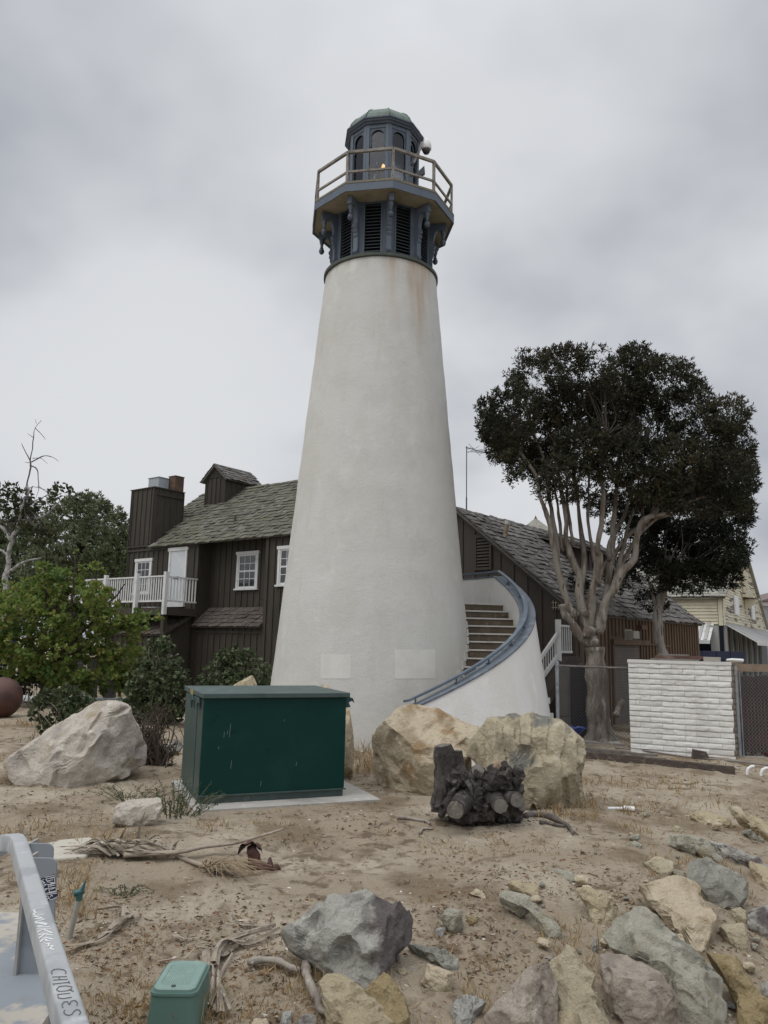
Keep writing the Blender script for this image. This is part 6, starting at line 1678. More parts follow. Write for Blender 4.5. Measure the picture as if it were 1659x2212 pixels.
# bank of loose rock on the right
RR = [
 ([(700, 770), (780, 680), (870, 660), (890, 630), (960, 650), (1040, 730), (1090, 790), (1200, 870), (1300, 950), (1400, 1030), (1470, 1150), (1480, 1230), (1460, 1330), (1300, 1360), (1130, 1290), (1110, 1180), (1050, 1080), (950, 980), (830, 910), (770, 870)], M_grey, 'largest grey green angular rock running down the bank at lower right', .55, 38, 33, 6, dict(planes=[((-.3, .45, .85), .55), ((.5, .3, .8), .6), ((-.2, -.5, .85), .7)], nch=10)),
 ([(690, 920), (740, 900), (850, 905), (930, 950), (1030, 1010), (1070, 1080), (1125, 1170), (1135, 1310), (1000, 1360), (780, 1330), (740, 1200), (710, 1070), (690, 1000)], M_pink, 'pinkish rough rock in front of the largest grey green rock', .5, 30, 34, 6, dict(planes=[((.1, .8, .6), .62), ((.1, -.1, 1), .78)], nch=6, noise=.024, rough=.014)),
 ([(-20, 1330), (20, 1260), (90, 1170), (180, 1080), (260, 990), (370, 965), (420, 1060), (430, 1330), (300, 1390), (50, 1390)], M_pink, 'dull pink rock cut by the bottom edge, left of the olive slab', .5, 30, 35, 6, dict(planes=[((-.5, .5, .7), .6), ((.75, .05, .65), .7)], nch=6, noise=.02, rough=.012)),
 ([(360, 975), (470, 910), (490, 858), (540, 890), (600, 980), (655, 1040), (630, 1100), (680, 1180), (740, 1330), (600, 1380), (410, 1380), (400, 1100)], M_tan2, 'olive tan upright slab between the two pinkish rocks', .4, 28, 36, 5, dict(planes=[((.1, .1, 1), .62)], nch=7)),
 ([(915, 500), (960, 460), (1100, 433), (1190, 460), (1280, 540), (1330, 630), (1350, 700), (1310, 800), (1285, 865), (1220, 860), (1130, 760), (1050, 680), (970, 600)], M_tan, 'flat broad tan slab lying on the bank above the largest rock', .26, 55, 37, 5, dict(planes=[((0, .05, 1), .55)], nch=7, noise=.018)),
 ([(1205, 380), (1230, 340), (1280, 333), (1330, 360), (1470, 430), (1530, 470), (1530, 560), (1490, 620), (1410, 655), (1330, 610), (1200, 490)], M_slate, 'dark slate grey pointed rock beside the flat tan slab', .55, 30, 38, 5, dict(planes=[((-.55, .35, .75), .5), ((.6, .2, .75), .55), ((-.1, -.6, .8), .7)], nch=7)),
 ([(1050, 205), (1130, 178), (1200, 200), (1290, 250), (1390, 325), (1370, 358), (1300, 335), (1170, 295), (1085, 255)], M_grey, 'long grey slab leaning on the upper bank', .25, 50, 39, 5, dict(planes=[((-.2, .7, .7), .6)], nch=7, noise=.02)),
 ([(1085, 172), (1130, 150), (1165, 178), (1130, 195)], M_tan2, 'small tan chip at the upper end of the long grey slab', .1, 40, 40, 4, {}),
 ([(1200, 90), (1240, 63), (1340, 80), (1445, 130), (1440, 152), (1330, 165), (1260, 135)], M_cream, 'pale cream slab with a broken edge high on the bank', .16, 58, 41, 5, dict(planes=[((0, .1, 1), .6)], nch=6, noise=.02)),
 ([(1430, 55), (1475, 50), (1560, 95), (1660, 130), (1740, 180), (1740, 280), (1659, 235), (1560, 165), (1480, 112)], M_cream, 'long tan slab running out of the right edge high on the bank', .22, 52, 42, 5, dict(planes=[((0, .1, 1), .6)], nch=6, noise=.02)),
 ([(1490, 155), (1560, 180), (1630, 235), (1650, 262), (1590, 240), (1510, 195)], M_slate, 'thin grey slab edge below the long tan slab at the right', .14, 50, 43, 4, {}),
 ([(540, 520), (600, 503), (650, 540), (740, 560), (793, 680), (740, 722), (630, 712), (612, 610)], M_cream, 'yellowish notched rock set in the soil above the largest rock', .26, 42, 44, 5, dict(planes=[((-.3, .5, .8), .6), ((.4, -.2, .9), .65)], nch=8, noise=.05)),
 ([(95, 540), (140, 503), (260, 560), (330, 640), (450, 760), (440, 805), (375, 785), (280, 695), (190, 635), (110, 590)], M_grey, 'long grey slab half buried diagonally in the middle bank', .18, 58, 45, 5, dict(planes=[((0, .1, 1), .55)], nch=6, noise=.02)),
 ([(145, 482), (200, 472), (330, 510), (326, 572), (250, 552), (150, 500)], M_cream, 'pale yellow flat stone above the half buried grey slab', .12, 55, 46, 4, dict(planes=[((0, .1, 1), .6)], nch=5, noise=.02)),
 ([(335, 405), (440, 408), (560, 445), (612, 490), (520, 485), (400, 455)], M_grey, 'flat pale grey stone flush with the soil right of the pale yellow one', .12, 66, 47, 4, dict(planes=[((0, .1, 1), .6)], nch=5)),
 ([(935, 378), (1020, 335), (1100, 345), (1112, 430), (1060, 445), (980, 412)], M_tan2, 'brown flat faced stone just above the flat broad tan slab', .2, 45, 48, 4, dict(planes=[((0, .1, 1), .6)], nch=6)),
 ([(1105, 420), (1180, 418), (1195, 480), (1150, 470)], M_grey, 'small grey lump between the tan slab and the slate grey rock', .15, 35, 49, 4, {}),
 ([(1320, 930), (1400, 928), (1490, 970), (1560, 1080), (1659, 1200), (1700, 1340), (1480, 1360), (1480, 1180), (1420, 1050)], M_ochre, 'ochre rounded rock behind the largest rock in the lower right corner', .45, 32, 50, 5, dict(nch=8, noise=.06)),
 ([(1545, 655), (1600, 620), (1670, 618), (1750, 700), (1740, 830), (1640, 835), (1560, 785)], M_purp, 'grey rock cut by the right edge below the slate grey rock', .4, 30, 51, 5, dict(nch=9, noise=.05)),
 ([(850, 1310), (880, 1238), (940, 1213), (985, 1250), (1040, 1320), (940, 1350)], M_slate, 'small grey green rock in front of the pinkish one at the bottom edge', .22, 30, 52, 4, dict(nch=8)),
 ([(420, 1245), (500, 1222), (565, 1250), (600, 1330), (430, 1360)], M_cream, 'yellowish rock at the bottom edge in front of the olive slab', .22, 30, 53, 4, dict(nch=8)),
 ([(1370, 720), (1440, 738), (1520, 738), (1568, 885), (1480, 875), (1390, 785)], M_tan2, 'tan half buried stone right of the flat broad tan slab', .22, 45, 54, 4, dict(nch=8)),
 ([(1545, 368), (1659, 398), (1740, 430), (1740, 560), (1659, 525), (1590, 480)], M_cream, 'pale flat slab at the right edge above the grey cut rock', .2, 58, 55, 4, dict(nch=6)),
 ([(1290, 228), (1400, 262), (1500, 315), (1600, 345), (1659, 380), (1659, 455), (1540, 405), (1390, 345)], M_purp, 'crumbly mixed stone ledge beside the long grey slab', .2, 55, 56, 5, dict(nch=6, noise=.06, rough=.03)),
 ([(630, 875), (650, 778), (672, 850), (652, 892)], M_white, 'thin upright white stone sliver above the olive slab', .07, 15, 57, 4, {}),
 ([(1112, 792), (1160, 783), (1203, 852), (1150, 842)], M_tan, 'small tan stone tucked under the flat broad tan slab', .14, 35, 58, 4, {}),
 ([(1445, 640), (1500, 630), (1545, 660), (1540, 720), (1470, 700)], M_tan2, 'brownish stone wedged below the slate grey rock', .16, 35, 59, 4, {}),
 ([(1600, 1080), (1659, 1060), (1740, 1120), (1740, 1240), (1650, 1190)], M_purp, 'dull grey stone at the right edge above the ochre rock', .2, 35, 60, 4, {}),
 ([(848, 252), (880, 243), (930, 262), (900, 275), (860, 270)], M_grey, 'small pale flat stone alone on the upper bank', .08, 55, 61, 4, {}),
]
for px, m, lab, th, tl, sd, sb, kw in RR:
    rock(cRR(px), m, lab, th, tl, sd, sb, **kw)
CCs = [
 ([(190, 625), (290, 550), (420, 450), (560, 400), (730, 368), (850, 425), (1030, 430), (1062, 500), (1035, 640), (970, 700), (880, 850), (800, 980), (730, 1025), (640, 965), (460, 875), (370, 800), (240, 720)], M_purp, 'large light grey rock with dark crust down its right side, middle foreground', .55, 34, 71, 6, dict(planes=[((-.15, .35, .9), .50), ((.75, -.1, .6), .52), ((-.4, -.6, .65), .6)], nch=5, noise=.016, rough=.012)),
 ([(425, 960), (480, 908), (580, 922), (700, 1000), (830, 1100), (935, 1220), (900, 1330), (520, 1330), (480, 1130)], M_cream, 'cream pitted rock at the bottom edge below the dark crusted grey rock', .32, 36, 72, 6, dict(planes=[((0, .3, .9), .6)], nch=6, noise=.025, pit=.05)),
 ([(850, 878), (900, 930), (980, 1050), (1018, 1190), (940, 1240), (840, 1220), (790, 1080), (730, 1010)], M_ochre, 'ochre triangular rock between the dark crusted grey and cream pitted rocks', .3, 30, 73, 5, dict(planes=[((.1, .2, 1), .6)], nch=5, noise=.02)),
 ([(1000, 692), (1040, 678), (1200, 720), (1325, 800), (1322, 842), (1230, 836), (1100, 800)], M_slate, 'grey green tilted slab just right of the dark crusted grey rock', .18, 48, 74, 5, dict(planes=[((0, .6, .8), .6)], nch=6, noise=.02)),
 ([(1140, 830), (1290, 875), (1292, 980), (1200, 992), (1098, 942)], M_tan, 'tan rock under the grey green tilted slab', .2, 20, 75, 5, dict(nch=9, noise=.05)),
 ([(1218, 512), (1270, 463), (1352, 480), (1362, 572), (1320, 622), (1250, 582)], M_grey, 'pale greenish stone alone right of the dark crusted grey rock', .2, 30, 76, 4, dict(nch=8)),
 ([(1398, 522), (1430, 503), (1457, 530), (1440, 562), (1405, 552)], M_ochre, 'little round yellow stone beside the pale greenish one', .08, 20, 77, 4, {}),
 ([(1186, 602), (1222, 573), (1254, 590), (1237, 642), (1192, 632)], M_white, 'pale stone flake in front of the pale greenish stone', .08, 35, 78, 4, {}),
 ([(1310, 1120), (1350, 1040), (1430, 1055), (1505, 1080), (1460, 1140), (1380, 1205), (1320, 1185)], M_white, 'knobbly whitish stone near the dull pink rock', .16, 40, 79, 5, dict(noise=.12, rough=.03, nch=5)),
 ([(1408, 372), (1450, 333), (1502, 365), (1532, 412), (1480, 392)], M_tan, 'tan wedge stone upslope left of the half buried grey slab', .1, 40, 80, 4, {}),
 ([(145, 1240), (190, 1138), (242, 1128), (245, 1240)], M_white, 'small white pointed stone at the bottom edge beside the green box', .12, 30, 81, 4, dict(nch=8)),
 ([(275, 1200), (340, 1148), (400, 1160), (410, 1240), (300, 1260)], M_purp, 'grey rubble stone at the bottom edge left of the cream pitted rock', .14, 30, 82, 4, dict(nch=8)),
 ([(-60, 1260), (0, 1190), (80, 1183), (135, 1240)], M_tan, 'flat tan stone at the bottom edge right of the green box', .14, 45, 83, 4, {}),
 ([(925, 760), (945, 745), (960, 790), (935, 812)], M_white, 'tiny upright white stone under the dark crusted grey rock', .05, 15, 84, 3, {}),
 ([(925, 868), (975, 845), (1000, 880), (960, 905)], M_tan2, 'small brown stone between the ochre rock and the tilted slab', .08, 35, 85, 4, {}),
 ([(1000, 845), (1040, 835), (1060, 855), (1020, 872)], M_grey, 'small grey chip just left of the tan rock under the slab', .06, 40, 86, 3, {}),
]
for px, m, lab, th, tl, sd, sb, kw in CCs:
    rock(cCC(px), m, lab, th, tl, sd, sb, **kw)
# dark mineral crust over the right side of the grey rock in the middle foreground
for o in list(SC.objects):
    if o.get('label', '').startswith('large light grey rock'):
        mm = rockmat('grey_rock_dark_crust', (.42, .405, .355), (.30, .28, .25), (.52, .51, .45), None, .6); o.data.materials[0] = mm
        n = mm.node_tree; b = [q for q in n.nodes if q.type == 'BSDF_PRINCIPLED'][0]; srcs = b.inputs['Base Color'].links[0].from_socket
        tc = n.nodes.new('ShaderNodeTexCoord'); sp = n.nodes.new('ShaderNodeSeparateXYZ'); n.links.new(tc.outputs['Object'], sp.inputs[0])
        no = n.nodes.new('ShaderNodeTexNoise'); n.links.new(tc.outputs['Object'], no.inputs['Vector']); no.inputs['Scale'].default_value = 7; no.inputs['Detail'].default_value = 6
        ad = n.nodes.new('ShaderNodeMath'); ad.operation = 'MULTIPLY_ADD'; n.links.new(no.outputs['Fac'], ad.inputs[0]); ad.inputs[1].default_value = .30; n.links.new(sp.outputs[0], ad.inputs[2])
        mr = n.nodes.new('ShaderNodeMapRange'); n.links.new(ad.outputs[0], mr.inputs[0]); mr.inputs[1].default_value, mr.inputs[2].default_value, mr.inputs[4].default_value = .29, .34, .85
        mx = n.nodes.new('ShaderNodeMix'); mx.data_type = 'RGBA'; n.links.new(mr.outputs[0], mx.inputs['Factor']); n.links.new(srcs, mx.inputs[6]); mx.inputs[7].default_value = (.12, .10, .10, 1)
        n.links.new(mx.outputs[2], b.inputs['Base Color'])
# small stones strewn on the bank: one shape, many copies
rg = np.random.default_rng(404)
protos = []
for k, (mm_, nm) in enumerate(((M_tan, 'tan'), (M_grey, 'grey'), (M_white, 'white'))):
    D, F = ico(4)
    L = D * np.array([1, .75, .5])
    for i in range(9):
        kk = unit(rg.normal(size=3)); dt = L @ kk; L = L - kk * (np.maximum(dt - dt.max() * .75, 0))[:, None]
    L = L + D * (.06 * fbm(D * 2.2 + k * 9, 3, k))[:, None]
    mb = MB(); mb.v.append(L * .05); mb.f = F; mb.n = len(L)
    protos.append((mb.build('stone', mm_, smooth=27, recalc=False), nm))
used = {0: 0, 1: 0, 2: 0}
n_ = 0
while n_ < 120:
    u, v = rg.uniform(1080, 1655), rg.uniform(1745, 2205)
    if (u - 1080) * .9 + (v - 1745) * .5 < 120 or rg.uniform() < .25: continue
    p = G(u, v); k = int(rg.integers(0, 3)); src, nm = protos[k]
    o = src if used[k] == 0 else src.copy()
    if used[k]: COL.objects.link(o)
    used[k] += 1; n_ += 1
    s = rg.uniform(.3, 1.0) ** 2 * rg.choice([.9, 1.1, 1.7]) * (.5 if k == 2 else 1)
    o.location = (p[0], p[1], float(height(p[0], p[1])) + .008 * s); o.rotation_euler = (rg.uniform(-.3, .3), rg.uniform(-.3, .3), rg.uniform(0, 6.3)); o.scale = (s, s, s)
    tag(o, {'tan': 'small tan stone strewn on the rocky bank', 'grey': 'small grey stone strewn on the rocky bank', 'white': 'tiny whitish stone strewn on the rocky bank'}[nm], 'stone', nm + ' stones strewn over the bank')
# ================================================================== cabinet
CF = Frame((-2.165, 9.74), (1.70, .70))
CW, CD, CH = 1.86, 1.45, 1.245
padc = mat('pad_concrete', (.40, .38, .345), [((.31, .29, .26), 2, .48, .68), ((.5, .48, .45), 9, .56, .7), ((.22, .2, .17), 14, .66, .75)], rough=.9, bump=[(50, .5, .008)])
pa = MB()
pad_px = [(405, 1772), (430, 1752), (742, 1727), (833, 1744), (824, 1752)]
m = MB(); m.fbox(CF, (-.10, -.34, -.16), (CW + .38, CD + .25, .022)); tag(m.build('concrete_pad', padc), 'grey concrete pad under the dark green cabinet', 'pad')
cab = empty('utility_cabinet', CF(CW / 2, CD / 2, .065), 'dark green steel utility cabinet with overhanging lid on a concrete pad', 'cabinet')
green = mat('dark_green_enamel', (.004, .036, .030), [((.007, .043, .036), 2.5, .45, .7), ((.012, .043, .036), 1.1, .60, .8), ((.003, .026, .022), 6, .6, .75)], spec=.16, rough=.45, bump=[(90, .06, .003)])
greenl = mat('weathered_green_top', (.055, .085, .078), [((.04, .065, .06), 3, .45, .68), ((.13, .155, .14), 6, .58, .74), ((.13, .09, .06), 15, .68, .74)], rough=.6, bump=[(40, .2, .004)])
z0, z1 = .024, .024 + CH
m = MB(); m.fbox(CF, (0, 0, z0 + .085), (CW, CD, z1)); m.build('cabinet_body', green, cab)
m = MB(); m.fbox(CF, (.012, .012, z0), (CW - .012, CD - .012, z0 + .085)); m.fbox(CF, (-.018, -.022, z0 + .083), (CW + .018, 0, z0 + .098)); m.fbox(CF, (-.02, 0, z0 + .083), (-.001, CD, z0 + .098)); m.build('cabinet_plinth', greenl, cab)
m = MB()
lidf = [(-.03, -.05), (CW + .035, -.05), (CW + .035, CD + .03), (-.03, CD + .03)]
zs_ = (z1 + .002, z1 + .062)
m.hexa([CF(a, b, zs_[0]) for a, b in lidf] + [CF(a, b, zs_[1] + .006 * (b > 0)) for a, b in lidf])
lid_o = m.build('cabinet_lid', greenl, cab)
md = lid_o.modifiers.new('bevel', 'BEVEL'); md.width = .008; md.segments = 2
md = [o for o in cab.children if o.name.startswith('cabinet_body')][0].modifiers.new('bevel', 'BEVEL'); md.width = .006; md.segments = 2
MB().fbox(CF, (-.008, .02, z0 + .10), (-.0005, CD - .02, z1 - .02)).build('side_sheen_panel', mat('green_enamel_sky_sheen', (.05, .08, .07), [((.038, .066, .058), 2, .45, .7), ((.075, .10, .088), 5, .58, .75)], rough=.45), cab)  # lighter green paints the sky's reflection onto the left face
m = MB(); m.fbox(CF, (-.014, .40, z0 + .10), (-.001, .44, z1 - .03)); m.build('door_seam', mat('seam_blue_green', (.02, .06, .065), rough=.4), cab)
for s_, d_, sg in ((-.03, .16, -1), (-.03, .62, -1), (CW + .03, .30, 1)):
    b = lambda x, y: CF(s_ + sg * x * 0 + sg * .01, d_ + x, z1 - .16 + y)
    if sg < 0: pts = [b(0, .0), b(.12, .02), b(.20, .12), b(.27, .12), b(.27, .16), b(.0, .16), b(-.05, .10), b(.02, .08)]
    else:
        c = lambda x, y: CF(CW + x * 1.5, .05, z1 - .16 + y)
        pts = [c(.0, .02), c(.055, .03), c(.035, .09), c(.065, .11), c(.09, .085), c(.075, .14), c(.035, .165), c(.0, .16)]
    MB().prism(pts, (np.array([*CF.a, 0]) * -.02) if sg < 0 else np.array([*CF.n, 0]) * .03).build('latch_hook', mat('latch_green', (.012, .05, .05), rough=.4), cab)
# scratches in the paint, shallow bare metal marks
m = MB(); rg = np.random.default_rng(6)
for u, zz_, L in ((.33, .80, .16), (.26, .80, .06), (.30, .83, .05), (.365, .42, .10), (.75, .20, .06), (.20, .66, .03), (1.02, .98, .02), (1.2, .42, .05)):
    m.hexa([CF(u + dx + sk, -d, zz_ + z) for z, sk in ((0, 0), (L, .008)) for dx, d in ((0, .0005), (.005, .0005), (.005, .002), (0, .002))])
m.build('paint_scratch', mat('bare_metal_scratch', (.15, .20, .18), rough=.5), cab)
MB().fbox(CF, (-.0325, .70, z1 - .02), (-.031, .92, z1 + .06)).fbox(CF, (-.004, .78, z1 - .15), (-.001, .92, z1 - .02)).build('warning_sticker', mat('faded_yellow', (.42, .27, .06), [((.12, .14, .1), 22, .5, .6)]), cab)
# ================================================================== uprooted stump
stp = empty('tree_stump', G(1035, 1775), 'dark uprooted tree stump with sawn roots in front of the two centre boulders', 'stump')
sbark = mat('charred_bark', (.058, .049, .044), [((.125, .11, .10), 5, .50, .62, (1.5, 1.5, .4)), ((.022, .019, .017), 9, .52, .66), ((.24, .22, .20), 7, .70, .76)], rough=.9, bump=[(9, 1, .07, (1.5, 1.5, .5)), (40, .8, .02)])
scut = mat('sawn_wood_grey', (.15, .135, .115), [((.08, .07, .06), 8, .46, .64), ((.22, .20, .17), 16, .56, .7)], rough=.85, bump=[(40, .5, .01)])
SYd = 8.95
def cb2(x, y): return (768 + .3307 * x, 1481.2 + .3307 * y)
sm = MB(); cuts = []
def log(p0, p1, r0, r1, seed, cut=True, jit=.10, n=16):
    r0, r1 = r0 * .64, r1 * .62
    p0 = np.array(p0, float); p1 = np.array(p1, float)
    ts = np.linspace(0, 1, 12)
    pts = p0 + (p1 - p0) * ts[:, None] + .03 * fbm((p0 + (p1 - p0) * ts[:, None]) * 3 + seed, 2, seed)[:, None]
    rr = (r0 + (r1 - r0) * ts) * (1 + .10 * np.sin(ts * 9 + seed))
    k = len(sm.v)
    sm.tube(pts, rr, n, jit=jit, seed=seed)
    if cut:
        V = sm.v[-1].reshape(12, n, 3)[-1]; c = V.mean(0); ax = unit(p1 - p0)
        ring = c + (V - c) * .93 + ax * .006
        rg = np.random.default_rng(seed)
        cm = MB(); cuts.append(cm)
        cm.add(np.vstack([ring, [c + ax * .012]]), [(i, (i + 1) % n, n) for i in range(n)])
a_ = lambda x, y, dy=0: at(*cb2(x, y), SYd + dy)
log(a_(610, 800, .15), a_(568, 395, .15), .29, .17, 1, True, .10, 18)
log(a_(640, 700, .0), a_(560, 850, -.15), .12, .06, 21, False, .15)
log(a_(590, 600, .05), a_(545, 800, -.05), .10, .08, 22, False, .15)
log(a_(700, 760, .2), a_(668, 430, .1), .12, .085, 2, True, .08)
log(a_(760, 700, .5), a_(660, 800, -.45), .20, .165, 3, True, .06, 18)
log(a_(860, 680, .5), a_(950, 782, -.42), .19, .125, 4, True, .07, 16)
log(a_(900, 700, .4), a_(1052, 752, -.30), .15, .125, 5, True, .07)
log(a_(960, 840, .2), a_(1075, 800, -.2), .15, .095, 6, True, .07)
log(a_(800, 640, .4), a_(805, 545, .0), .17, .12, 7, True, .12)
log(a_(880, 640, .4), a_(935, 515, .0), .12, .09, 8, False, .10)
log(a_(700, 720, .1), a_(980, 850, .05), .22, .19, 9, False, .14)
log(a_(860, 800, .1), a_(1000, 660, .25), .20, .16, 10, False, .14)
log(a_(620, 830, .0), a_(900, 870, -.1), .12, .12, 11, False, .2)
log(a_(960, 600, .3), a_(1030, 660, .15), .12, .08, 12, False, .2)
rg = np.random.default_rng(2)
for i in range(48):
    s = a_(rg.uniform(600, 1040), rg.uniform(600, 830), rg.uniform(-.1, .2)); e = s + rg.normal(size=3) * np.array([.10, .07, .09]) + np.array([0, -.06, -.06])
    sm.tube(smooth_path([s, (s + e) / 2 + rg.normal(size=3) * .04, e], 4), np.linspace(.03, .012, 9), 6, jit=.2, seed=i)
for i in range(60):
    c = a_(rg.uniform(620, 1060), rg.uniform(560, 850), rg.uniform(-.08, .15)); r = rg.uniform(.05, .11)
    D, F = ico(3); L = D * r * (1 + .5 * fbm(D * 1.7 + i, 3, i))[:, None]
    sm.add(c + L, F)
sm.build('stump_wood', sbark, stp, smooth=50)
for cm in cuts: cm.build('sawn_face', scut, stp)
MB().tube([a_(900, 560, -.02), a_(945, 505, -.06)], [.07, .055], 9, jit=.15).build('split_pale_wood', mat('split_wood', (.40, .30, .21), [((.25, .18, .12), 6, .5, .66)]), stp)
def gline(pts, lift=.02):
    out = []
    for u, v in pts:
        g = G(u, v); out.append(g + np.array([0, 0, lift]))
    return out
drift = mat('grey_driftwood', (.30, .265, .225), [((.18, .15, .125), 5, .48, .64), ((.42, .385, .34), 9, .56, .7)], rough=.85, bump=[(30, .7, .01)])
def branch(lab, runs, m, name='dead_branch', cat='branch', seed=0):
    mb = MB()
    for k, (pts, r0, r1, lift) in enumerate(runs):
        limb(mb, gline(pts, lift), r0, r1, 7, seed + k, .12, .015)
    return tag(mb.build(name, m, smooth=True), lab, cat)
cst = cb2
branch('dark bent root lying on the soil right of the stump', [([cst(1110, 870), cst(1170, 858), cst(1260, 870), cst(1340, 905), cst(1390, 940), cst(1420, 985)], .045, .015, .03), ([cst(1210, 905), cst(1290, 915), cst(1370, 930)], .03, .012, .02), ([cst(1390, 940), cst(1440, 970), cst(1460, 985)], .012, .006, .02)], mat('dark_root', (.13, .11, .095), [((.07, .06, .05), 5, .5, .65), ((.22, .19, .17), 9, .56, .7)], bump=[(30, .7, .01)]), 'dead_root', 'root', 5)
branch('thin grey twig on the soil left of the stump', [([cst(268, 875), cst(330, 876), cst(400, 888), cst(460, 898), cst(485, 915)], .022, .012, .02)], drift, 'dead_branch', 'branch', 9)
branch('short curved pale stick below the stump', [([cst(425, 975), cst(440, 950), cst(470, 942), cst(515, 945)], .016, .008, .02)], drift, 'dead_branch', 'branch', 10)
cf = lambda x, y: (.3637 * x, 1755.5 + .3637 * y)
c3c = lambda x, y: (548.6 + .3307 * x, 1810.4 + .3307 * y)
branch('forked grey driftwood branch at the bottom beside the cream pitted rock', [([c3c(-30, 868), c3c(60, 850), c3c(170, 862), c3c(240, 895), c3c(305, 918)], .022, .018, .05), ([c3c(330, 870), c3c(340, 950), c3c(375, 1040), c3c(415, 1120), c3c(430, 1180), c3c(490, 1214)], .028, .018, .05), ([c3c(330, 872), c3c(352, 862)], .024, .014, .06), ([c3c(0, 850), c3c(-8, 880)], .018, .008, .05)], drift, 'dead_branch', 'branch', 11)
# ================================================================== palm debris
palm = mat('dead_palm', (.31, .26, .20), [((.18, .145, .105), 4, .46, .62), ((.46, .41, .34), 7, .56, .7), ((.15, .115, .085), 12, .6, .7)], rough=.8, bump=[(30, .6, .01)])
cfr = lambda x, y: (300 * .5486 + x * .28108, 3200 * .5486 + y * .28108)
pf = empty('palm_frond', G(*cfr(700, 370)), 'long dead palm frond stalk with curled dry leaves lying on open soil', 'palm frond')
m = MB()
g = [G(*cfr(x, y)) for x, y in ((360, 372), (520, 372), (800, 366), (960, 342), (1200, 322), (1330, 300), (1480, 262), (1590, 235))]
for k, q in enumerate(g): q[2] = float(height(q[0], q[1])) + (.05 + .012 * k)
p_ = smooth_path(g, 4); m.tube(p_, np.linspace(.040, .016, len(p_)), 8, jit=.08, seed=3, flat=.6)
g2 = [G(*cfr(x, y)) + np.array([0, 0, .025]) for x, y in ((770, 352), (860, 390), (960, 425), (1010, 445))]
m.tube(smooth_path(g2, 4), .02, 6); m.build('stalk', palm, pf, smooth=True)
rg = np.random.default_rng(77)
def ribbon(mb, pts, w0, w1, seed=0, curl=.3):
    p = smooth_path(pts, 4); k = len(p); rg = np.random.default_rng(seed)
    tg = unit(np.gradient(p, axis=0)); sd = unit(np.cross(tg, np.array([0, 0, 1.]) + rg.normal(size=3) * curl))
    up_ = np.cross(sd, tg)
    ww = (w0 + (w1 - w0) * np.linspace(0, 1, k))[:, None]
    tw = np.linspace(0, rg.uniform(-1.2, 1.2), k)[:, None]
    s2 = sd * np.cos(tw) + up_ * np.sin(tw)
    mb.grid(np.stack([p - s2 * ww / 2, p + up_ * ww * .22, p + s2 * ww / 2], 1))
m = MB()
for i in range(64):
    x = rg.choice([rg.uniform(200, 480), rg.uniform(420, 790)]); y = 372 - rg.uniform(0, 40)
    s = G(*cfr(x, y)) + np.array([0, 0, .04])
    L = rg.uniform(.25, .6); dx = rg.normal() * .08 - .75 * L
    e = s + np.array([dx - .06, rg.uniform(-.06, .16), rg.uniform(-.02, .05)])
    mid = (s + e) / 2 + np.array([rg.normal() * .04, rg.normal() * .04, rg.uniform(.02, .12)])
    e[2] = max(e[2], float(height(e[0], e[1])) + .01)
    ribbon(m, [s, mid, e], rg.uniform(.02, .05), .008, i)
for x, y, h in ((465, 320, .38), (328, 320, .24), (742, 330, .14)):
    s = G(*cfr(x, y)); ribbon(m, [s, s + np.array([.01, 0, h * .6]), s + np.array([.05, 0, h])], .05, .018, int(x))
m.build('dry_leaflets', palm, pf)
# curled loose pieces
def curl(lab, pts, n, w, seed, spread=.05, name='palm_strip', lift=.05, m_=None):
    mb = MB(); rg = np.random.default_rng(seed)
    b = [G(u, v) for u, v in pts]
    for i in range(n):
        off = rg.normal(size=3) * np.array([spread, spread, 0])
        a0 = rg.integers(0, max(1, len(b) - 2)); a1 = rg.integers(a0 + 2, len(b) + 1) if len(b) > 2 else len(b)
        P_ = [q + off * rg.uniform(.3, 1) + np.array([0, 0, lift * rg.uniform(.3, 1.4)]) for q in b[a0:a1]]
        if len(P_) > 1: ribbon(mb, P_, w * rg.uniform(.5, 1.3), w * .4, seed + i)
    return tag(mb.build(name, m_ or palm), lab, 'palm strip')
curl('twisted dead palm strip on the soil left of centre foreground', [cf(385, 850), cf(520, 780), (cf(620, 730)), cf(700, 680), cf(765, 640), cf(745, 605), cf(640, 575)], 9, .04, 5)
curl('long dead palm strips bending down beside the green valve box', [cf(1250, 1225), cf(1270, 1110), cf(1265, 1000), cf(1280, 900), cf(1340, 830), cf(1480, 790), cf(1660, 730)], 16, .045, 25, .045, lift=.07)
curl('thin dead palm strip lying over the corner of the green valve box', [cf(1100, 905), cf(1160, 858), cf(1230, 830), cf(1300, 820)], 4, .02, 45, .02, lift=.06)
curl('dry palm strips in front of the dark crusted grey rock left end', [cf(1370, 660), cf(1440, 690), cf(1520, 720), cf(1600, 715), cf(1700, 690)], 8, .035, 55, .05)
curl('small curved palm strip alone on the open soil', [cf(1040, 760), cf(1090, 772), cf(1165, 765)], 4, .025, 65, .015, lift=.03)
curl('short dead palm strip on the soil at the lower left', [cf(870, 900), cf(930, 890), cf(1020, 900), cf(1090, 880)], 3, .015, 75, .02, lift=.03)
# straw tuft at the end of the side stalk
m = MB(); g = G(*cfr(1040, 450))
for i in range(90):
    s = g + np.array([rg.normal() * .05, rg.normal() * .04, .02 + rg.uniform(0, .04)]); e = s + np.array([rg.uniform(.05, .55), rg.uniform(-.5, -.05), rg.uniform(-.01, .10)]); e[2] = max(e[2], float(height(e[0], e[1])) + .005)
    ribbon(m, [s, (s + e) / 2 + np.array([rg.normal() * .03, rg.normal() * .03, rg.uniform(.02, .07)]), e], .009, .003, i)
tag(m.build('straw_tuft', mat('straw', (.30, .23, .14), [((.18, .13, .08), 12, .5, .65)], rough=.9)), 'matted tuft of brown straw in front of the palm stalk', 'straw')
